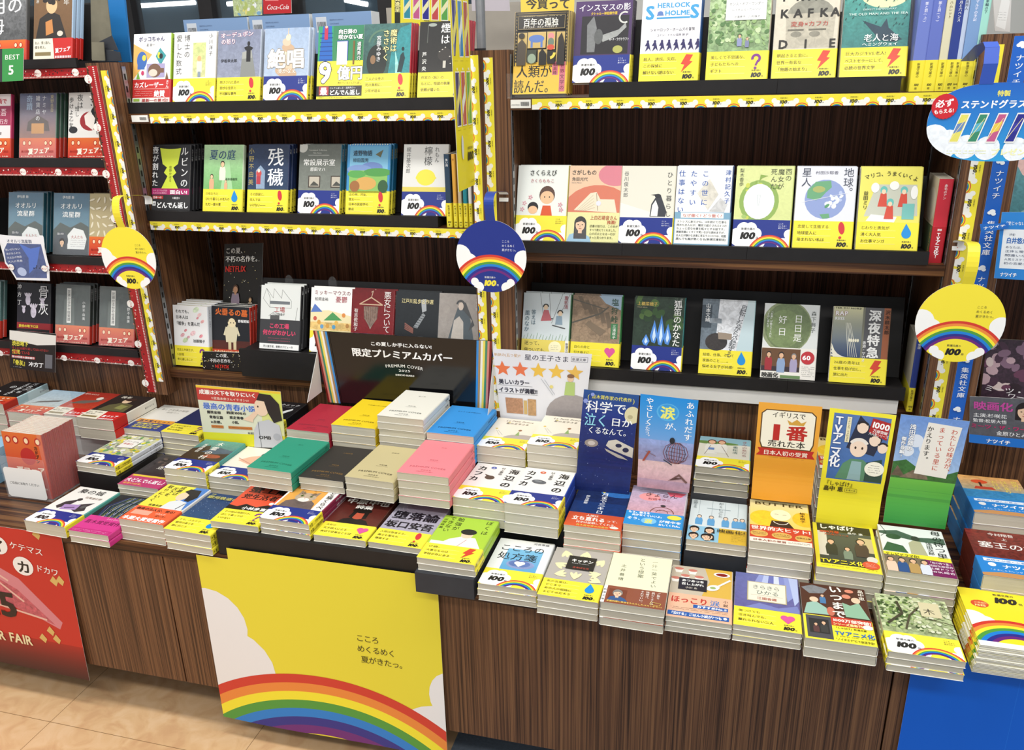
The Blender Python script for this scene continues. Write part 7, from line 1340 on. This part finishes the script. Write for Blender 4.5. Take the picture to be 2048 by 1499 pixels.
COV['anne'] = ('thick red book', 'c8283a', lambda c: (bg(c, 'c9b8a0', 'e0d4bc'), c.E(60, 100, 40, 30, 'e8e0d4'), c.R(0, 0, 105, 64, 'b0404a'), c.V('TVアニメ化!', 88, 62, 10, 'f0d090', 2, h=54)), (lambda c: (c.R(0, 0, 105, 66, '6a7a5a'), c.V('TVアニメ化!', 90, 62, 10, 'e8b878', 2, h=56)), 'b81e2c', 66, 'A'), dict(bg='d8ccb4', title='赤毛のアン', tc='f4e8e8'))
r = inst('anne', .024); p = at(1863, 526.5, y=1.615); r.rotation_mode = 'QUATERNION'
r.rotation_quaternion = (Matrix.Rotation(rad(-2), 3, 'Z') @ Matrix(((0, 0, -1), (-1, 0, 0), (0, 1, 0)))).to_quaternion(); r.location = (p.x + .0205, 1.615 + .106, .9548)
tag(r, 'thick red book standing spine out right of the yellow comic book', 'book')
COV['yuki'] = ('beige book', '2c3f8a', lambda c: bg(c, 'cfc6b0'), (lambda c: c.R(0, 0, 105, 50, Y), Y, 50, 'Y'), dict(bg='d4ccb8', title='雪国', tc='eee'))
r = inst('yuki', .012); p = at(1786, 800, y=1.62); r.rotation_mode = 'QUATERNION'; r.rotation_quaternion = (Matrix.Rotation(rad(-3), 3, 'Z') @ Matrix(((0, 0, -1), (-1, 0, 0), (0, 1, 0)))).to_quaternion(); r.location = (.3735, 1.745, .6523)
tag(r, 'beige book with navy spine standing half open on lowest shelf', 'book')
# right neighbour bookcase covers
def big(key, u0, v0, u1, v1, y, fn, label, zb, w=130, h=185):
    c = Art(w, h); fn(c)
    A = at(u0, v1, y=y); B = at(u1, v1, y=y); A.z = B.z = zb; t = empty('large_book', (A.x, y, A.z), label, 'book')
    z1 = at(u0, v0, y=y + .03).z
    mb = MB(); C_ = (B.x, y + .03, z1); D = (A.x, y + .03, z1); f, n = quadmap(A, B, C_, D, w, h)
    mb.prism([Vector(p_) - n * .0012 for p_ in (A, B, C_, D)], n * .0011, 'ccc'); c.emit(mb, f); obj('cover', mb, 'print', t)
    mb = MB(); mb.prism([Vector(p_) - n * .0135 for p_ in (A, B, C_, D)], n * .012, 'ccc'); obj('page_block', mb, 'pages', t)
def bA(c):
    bg(c, '3a7a84', '5f9aa0', .2); c.a = .1; c.P([(60, 151), (130, 100), (130, 185), (40, 185)], 'e8c0b8'); c.a = 0; c.V('今日のまち', 22, 176, 26, 'e8d878', 1, h=130); c.V('読み終えて', 50, 60, 10, 'c04a40', 1); c.E(84, 60, 22, 16, '8ab0ac')
big('x', 1975, 318, 2110, 440, 1.68, bA, 'teal illustrated book behind the blue comment card', .984)
def bB(c):
    c.a = .45; c.R(0, 0, 130, 185, '3a2434'); c.a = 0; c.blobs(0, 60, 130, 180, 40, 14, ['4a2a40', '8a6a80', 'c8a8b0', '2a1420', 'e0ccc8', '6a3a54']); c.T('ミーツ・ザ・', 4, 52, 17, 'f4f0f2', 1, w=118, rot=-6); c.T('ワールド', 50, 34, 17, 'f4f0f2', 1, rot=-6); c.R(0, 0, 130, 34, 'a88a9a'); c.T('映画化', 6, 8, 22, 'f8f0f4', 2, w=70)
big('x', 1962, 676, 2100, 798, 1.672, bB, 'dark floral film book at the right edge', .656)
c = Art(130, 110); c.a = .15; c.R(0, 20, 130, 110, '5a5a60'); c.a = 0; c.R(0, 0, 130, 20, '1f72cc'); c.face(96, 82, 14, long=1.4); c.T('映画化', 6, 82, 21, 'c04a9a', 2, w=70); c.T('主演:杉咲花', 6, 64, 10, 'f4f4f4', 1, w=60); c.T('監督:松居大悟', 6, 52, 9, 'f4f4f4', 1, w=60); c.T('ミーツ・ザ・ワールド', 2, 38, 11, 'c0306a', 2, w=124); c.T('金原ひとみ', 48, 25, 11, 'f4f4f4', 1); c.T('ナツイチ', 30, 5, 11, 'fff', 2, w=44)
card('display_card', at(1938, 884, y=1.594), at(2084, 900, y=1.594), at(2090, 800, y=1.594), at(1940, 792, y=1.594), c, 'grey film announcement card with magenta characters, right edge', 'display card', .001)
# ---------------------------------------------------------------- acrylic booklet holder at the left
hx0, hx1, hy, HZ = -1.502, -1.385, 1.262, .585
kh = empty('booklet_holder', (-1.47, 1.262, TB), 'clear acrylic holder full of red booklets', 'holder')
def apl(n_, a, b, c_, d, e, f_): mb = MB(); mb.box(a, b, c_, d, e, f_); obj(n_, mb, 'acryl', kh)
apl('front_panel', hx0, hy, TB + .0025, hx1, hy + .002, .545); apl('side_panel', hx1 - .002, hy + .0021, TB + .0025, hx1, hy + .110, .632); apl('side_panel', hx0, hy + .0021, TB + .0025, hx0 + .002, hy + .110, .632); apl('floor_plate', hx0, hy, TB + .0004, hx1, hy + .112, TB + .0024)
apl('back_panel', hx0, hy + .1102, TB + .0025, hx1, hy + .112, .66)
mb = MB(); c = Art(96, 60); c.R(0, 0, 96, 60, 'f2f1ee'); c.T('ご自由にお取りください', 9, 28, 7, '2a2a2a', 1, w=76)
q0 = -1.496; P = []
W_ = .102; q1 = q0 + W_
for cx_, cz_, a0 in ((q1 - .008, .512, 0), (q0 + .008, .512, 90), (q0 + .008, TB + .012, 180), (q1 - .008, TB + .012, 270)): P += [(cx_ + .008 * cos(rad(a0 + k * 22.5)), hy - .0002, cz_ + .008 * sin(rad(a0 + k * 22.5))) for k in range(5)]
mb.prism(P, (0, -.0006, 0), 'f2f1ee'); c.clip = None; c.emit(mb, lambda a, b, k: (q0 + a * 1.04, hy - .00082 - k, TB + .008 + b), mi=0)
o = obj('notice_label', mb, 'print', kh); 
for i in range(22):
    r = inst('kap', .0042); tl = rad(14)
    r.location = (-1.4935 + random.uniform(-.002, .001), hy + .008 + .0042 * i + .0042, TB + .0028); r.rotation_euler = (pi / 2 - rad(3), 0, 0)
    tag(r, 'red and orange booklet, frontmost in the clear holder' if i == 0 else 'red and orange booklet, %s from the front in the clear holder' % ORD[i] if i < 10 else 'red and orange booklet deep at the back of the clear holder', 'booklet', 'red booklets in the clear holder')
# blue-edged books at the extreme left
for i in range(4):
    mb = MB(); z = TB + i * .020; x = -1.574
    t = empty('paperback', (x - .12, 1.235, z + .0002), 'pale blue edged book at the left rim, %s' % ('lowest', 'second from below', 'third from below', 'uppermost')[i], 'book', 'pale blue edged books at the left rim')
    mb.box(x - .12, 1.235, z + .0003, x, 1.385, z + .0195, '8fc0e0'); obj('cover', mb, 'print', t); mb = MB(); mb.box(x - .119, 1.2345, z + .001, x - .002, 1.3855, z + .0188); obj('page_block', mb, 'pages', t)
# white booklets behind the holder
mb = MB(); mb.box(-1.425, 1.40, .5056, -1.355, 1.455, .545, 'ecebe6')
# ---------------------------------------------------------------- beyond the bookcases
# backs of large books that face the other side
for i, (u0, u1, v) in enumerate(((366, 494, 40), (497, 618, 33), (624, 742, 27))):
    a, b, zt = at(u0, v, y=1.83).x, at(u1, v, y=1.83).x, at(u0, v, y=1.83).z
    t = empty('large_book', (a, 1.83, 1.326), 'blue-grey book back with barcode, %s of three behind the top shelf' % ('leftmost', 'middle', 'rightmost')[i], 'book', 'large book backs behind the top shelf')
    mb = MB(); mb.box(a, 1.83, 1.3255, b, 1.831, zt, '7f9cc4'); mb.box(b, 1.8302, 1.3255, b + .0006, 1.874, zt, 'dfe4ea'); mb.box(a, 1.8735, 1.3255, b, 1.8745, zt, 'e8e8e8'); c = Art((b - a) * 1000, (zt - 1.3255) * 1000)
    c.R(8, c.h - 40, 34, c.h - 8, 'c9ced6')
    for k in range(14): c.R(10 + k * 1.6, c.h - 36, 10 + k * 1.6 + (.5, .9)[k % 2], c.h - 18, '2a2a30')
    c.T('ISBN978-4-10-300001-0', 42, c.h - 16, 3.6, '3a4a6a', w=34); c.T('C0093 ¥1800E', 42, c.h - 24, 3.6, '3a4a6a', w=22); c.emit(mb, lambda p_, q_, k: (a + p_, 1.8299 - k, 1.3255 + q_)); obj('cover', mb, 'print', t)
    mb = MB(); mb.box(a + .002, 1.8312, 1.3255, b - .001, 1.8733, zt - .003); obj('page_block', mb, 'pages', t)
# folded cardboard and blue panel at the upper left
t = empty('cardboard_box', (-1.36, 1.70, 1.3385), 'folded grey cardboard box on the left bookcase top', 'cardboard box')
def flap(n_, pts, y, m, th=.002):
    P = [at(u, v, y=y) for u, v in pts]; mb = MB(); mb.prism(P[::-1], (0, th, 0)); obj(n_, mb, m, t)
flap('back_flap', ((181, -12), (213, -12), (228, 118), (183, 118)), 1.70, 'kraft')
flap('front_flap', ((183, 84), (207, 84), (210, 121), (184, 121)), 1.655, 'kraft')
flap('dark_flap', ((197, 84), (223, 71), (236, 101), (209, 99)), 1.665, 'grey')
flap('dark_flap', ((207, 98), (239, 104), (243, 122), (210, 122)), 1.66, 'grey')
P = [at(u, v, y=1.80) for u, v in ((200, -16), (247, -16), (261, 124), (210, 124))]; mb = MB(); mb.prism(P[::-1], (0, .006, 0), '2a80c8'); o = obj('blue_board', mb, 'print'); tag(o, 'plain blue board standing behind the left bookcase', 'board')
# shop window and what stands in front of it
GYW = 3.4
def frm(u, w_, zt=2.6): x = at(u, 60, y=GYW).x; return x, x + w_
wn = MB()
sbox('window_1', -4.2, GYW + .02, .6, -1.62, GYW + .03, 2.6, 'glass')
f1 = at(262, 60, y=GYW).x
for i, u in enumerate((262, 420, 590, 776)):
    x = at(u, 60, y=GYW).x; sbox('trim_%d' % (i + 1), x - .03, GYW - .02, .3, x + .035, GYW + .05, 2.7, 'black')
sbox('trim_5', -4.2, GYW - .01, 1.26, -1.62, GYW + .05, 1.31, 'black')
# glowing tubes added behind the glass, imitating ceiling lights reflected in it
em = bpy.data.materials.new('reflection_tube_glow'); em.use_nodes = True; eb = em.node_tree.nodes['Principled BSDF']; eb.inputs['Emission Color'].default_value = (.95, 1, 1, 1); eb.inputs['Emission Strength'].default_value = 3.0; eb.inputs['Base Color'].default_value = (.9, .9, .9, 1)
for i, (u0, v0, u1, v1) in enumerate(((272, 12, 390, 5), (455, 8, 520, 2), (690, 0, 735, 9))):
    p0, p1 = at(u0, v0, y=4.236), at(u1, v1, y=4.236); mb = MB(); mb.tube(p0, p1, .012, 10); o = obj('reflection_tube', mb, em); tag(o, 'bright fluorescent tube behind the shop window, %s of three' % ('leftmost', 'middle', 'rightmost')[i], 'reflection stand-in', 'added tubes imitating reflections in the shop window')
M['wdark'] = plain('dark_passage_wall', '2c3f4c', .5, .4, noise=.25, scale=1.5)
sbox('wall_passage', -5.2, 4.25, 0, -1.2, 4.28, 3.1, M['wdark'])
# lockers and counter behind the middle posts
a, b = at(775, 60, y=2.6).x, at(1040, 60, y=2.6).x
mb = MB(); mb.box(a, 2.6, 0, b, 2.95, 1.50, 'c4beb2'); o = obj('counter_cabinet', mb, plain('beige_laminate', 'b9b2a6', .5, .3, noise=.02)); tag(o, 'beige counter block behind the middle posts', 'counter')
p0, p1 = at(963, 90, y=2.2), at(958, 0, y=2.2); mb = MB(); mb.tube((p0.x, 2.2, 1.0), (p0.x, 2.2, 1.75), .012, 14); o = obj('chrome_pole', mb, 'metal'); tag(o, 'thin chrome pole above the middle posts', 'pole')
c = Art(120, 100); c.R(0, 0, 120, 100, 'd4ccd4'); c.T('10', 12, 30, 60, 'b02a4a', 2, w=62); c.T('倍', 78, 34, 28, 'b02a4a', 1)
card('sale_sign', at(944, 22, y=2.4), at(1020, 22, y=2.4), at(1014, -60, y=2.4), at(940, -60, y=2.4), c, 'pale sign with crimson number ten, top middle', 'sign', .002)
c = Art(110, 70); c.R(0, 0, 110, 70, 'c0242c'); c.T('Coca-Cola', 12, 14, 24, 'f4eeee', 1, w=88, sh=.3); c.R(8, 44, 60, 48, 'e88a8a')
card('drink_sign', at(527, 28, y=3.3), at(583, 26, y=3.3), at(582, -14, y=3.3), at(526, -14, y=3.3), c, 'red drink sign with white script, top left of middle', 'sign', .003)
c = Art(100, 60); c.a = .3; c.R(0, 0, 100, 60, 'b9c89a'); c.a = 0; c.blobs(0, 0, 100, 60, 30, 7, ['7aa8c8', 'e0d880', 'b0c070', 'e8ecec'])
card('flyer', at(468, 33, y=3.3), at(524, 30, y=3.3), at(524, -14, y=3.3), at(464, -12, y=3.3), c, 'pale painted flyer left of the red drink sign', 'flyer', .002)
c = Art(150, 90); c.R(0, 0, 150, 90, 'e9dc3a'); c.R(8, 0, 22, 90, '2a2a20'); c.V('全員進呈', 15, 88, 14, 'f0e8a0', 2)
for i, k in enumerate(('2f8aa0', 'c05a8a', '2a2a8a', 'c04a4a', '5aa04a')): c.R(30 + i * 23, 16, 48 + i * 23, 84, 'f4f2e4'); c.R(31.5 + i * 23, 18, 46.5 + i * 23, 82, k); c.P([(32 + i * 23, 30), (46 + i * 23, 50), (46 + i * 23, 66), (32 + i * 23, 46)], 'e4e0b0')
hundred(c, 78, 2, 11)
card('bookmark_board', at(783, 48, y=2.0), at(905, 56, y=2.0), at(905, -20, y=2.0), at(783, -20, y=2.0), c, 'yellow board of bookmarks behind the dark top books', 'board', .002)
c = Art(140, 90); c.R(0, 0, 140, 90, 'd8b83a'); c.T('いつか読むなら', 6, 62, 17, '2a2414', 2, w=128); c.T('今買って', 14, 18, 30, '2a2414', 2, w=116)
card('display_card', at(1042, 30, y=1.72), at(1148, 30, y=1.72), at(1150, -40, y=1.74), at(1040, -40, y=1.74), c, 'gold card with black characters above the folk figures', 'display card', .001)
c = Art(60, 90); c.R(0, 0, 60, 90, 'cfcbc8'); c.P([(4, 10), (30, 70), (56, 60), (40, 4)], 'e4e2e0'); c.sq(14, 20, 30, 20, 4, '999')
card('wrapped_leaflet', at(1990, 62, y=1.75), at(2020, 64, y=1.75), at(2024, -30, y=1.75), at(1985, -30, y=1.75), c, 'grey film wrapped leaflet at the top right', 'leaflet', .004, 'gloss')
# clear tabs rising behind face-out books
for u, v, y, wh in ((382, 63, 1.727, 'garden drawing'), (455, 292, 1.725, 'three standing children'), (640, 293, 1.736, 'framed pictures'), (1075, 336, 1.681, 'mother and child'), (1184, 335, 1.681, 'open book'), (1294, 336, 1.681, 'penguin'), (1404, 336, 1.681, 'handwritten band'), (1643, 334, 1.681, 'globe'), (1775, 334, 1.681, 'office comic'), (1187, 596, 1.707, 'rail sleeper'), (1318, 602, 1.707, 'fox fire'), (1455, 607, 1.707, 'tilted title'), (1583, 613, 1.707, 'tea bowl'), (1716, 620, 1.707, 'train lines'), (577, 553, 1.714, 'factory drawing'), (664, 556, 1.702, 'cartoon map')):
    p = at(u, v, y=y); mb = MB(); w_ = .011
    mb.prism([(p.x + w_ * cos(pi * k / 10), y, p.z - .012 + .016 * sin(pi * k / 10)) for k in range(11)] + [(p.x - w_, y, p.z - .04), (p.x + w_, y, p.z - .04)], (0, .0015, 0)); o = obj('clear_tab', mb, 'acryl'); tag(o, 'clear plastic tab peeking above the %s book' % wh, 'book support', 'clear tabs above the face-out books')
bpy.data.objects.remove(_fo)
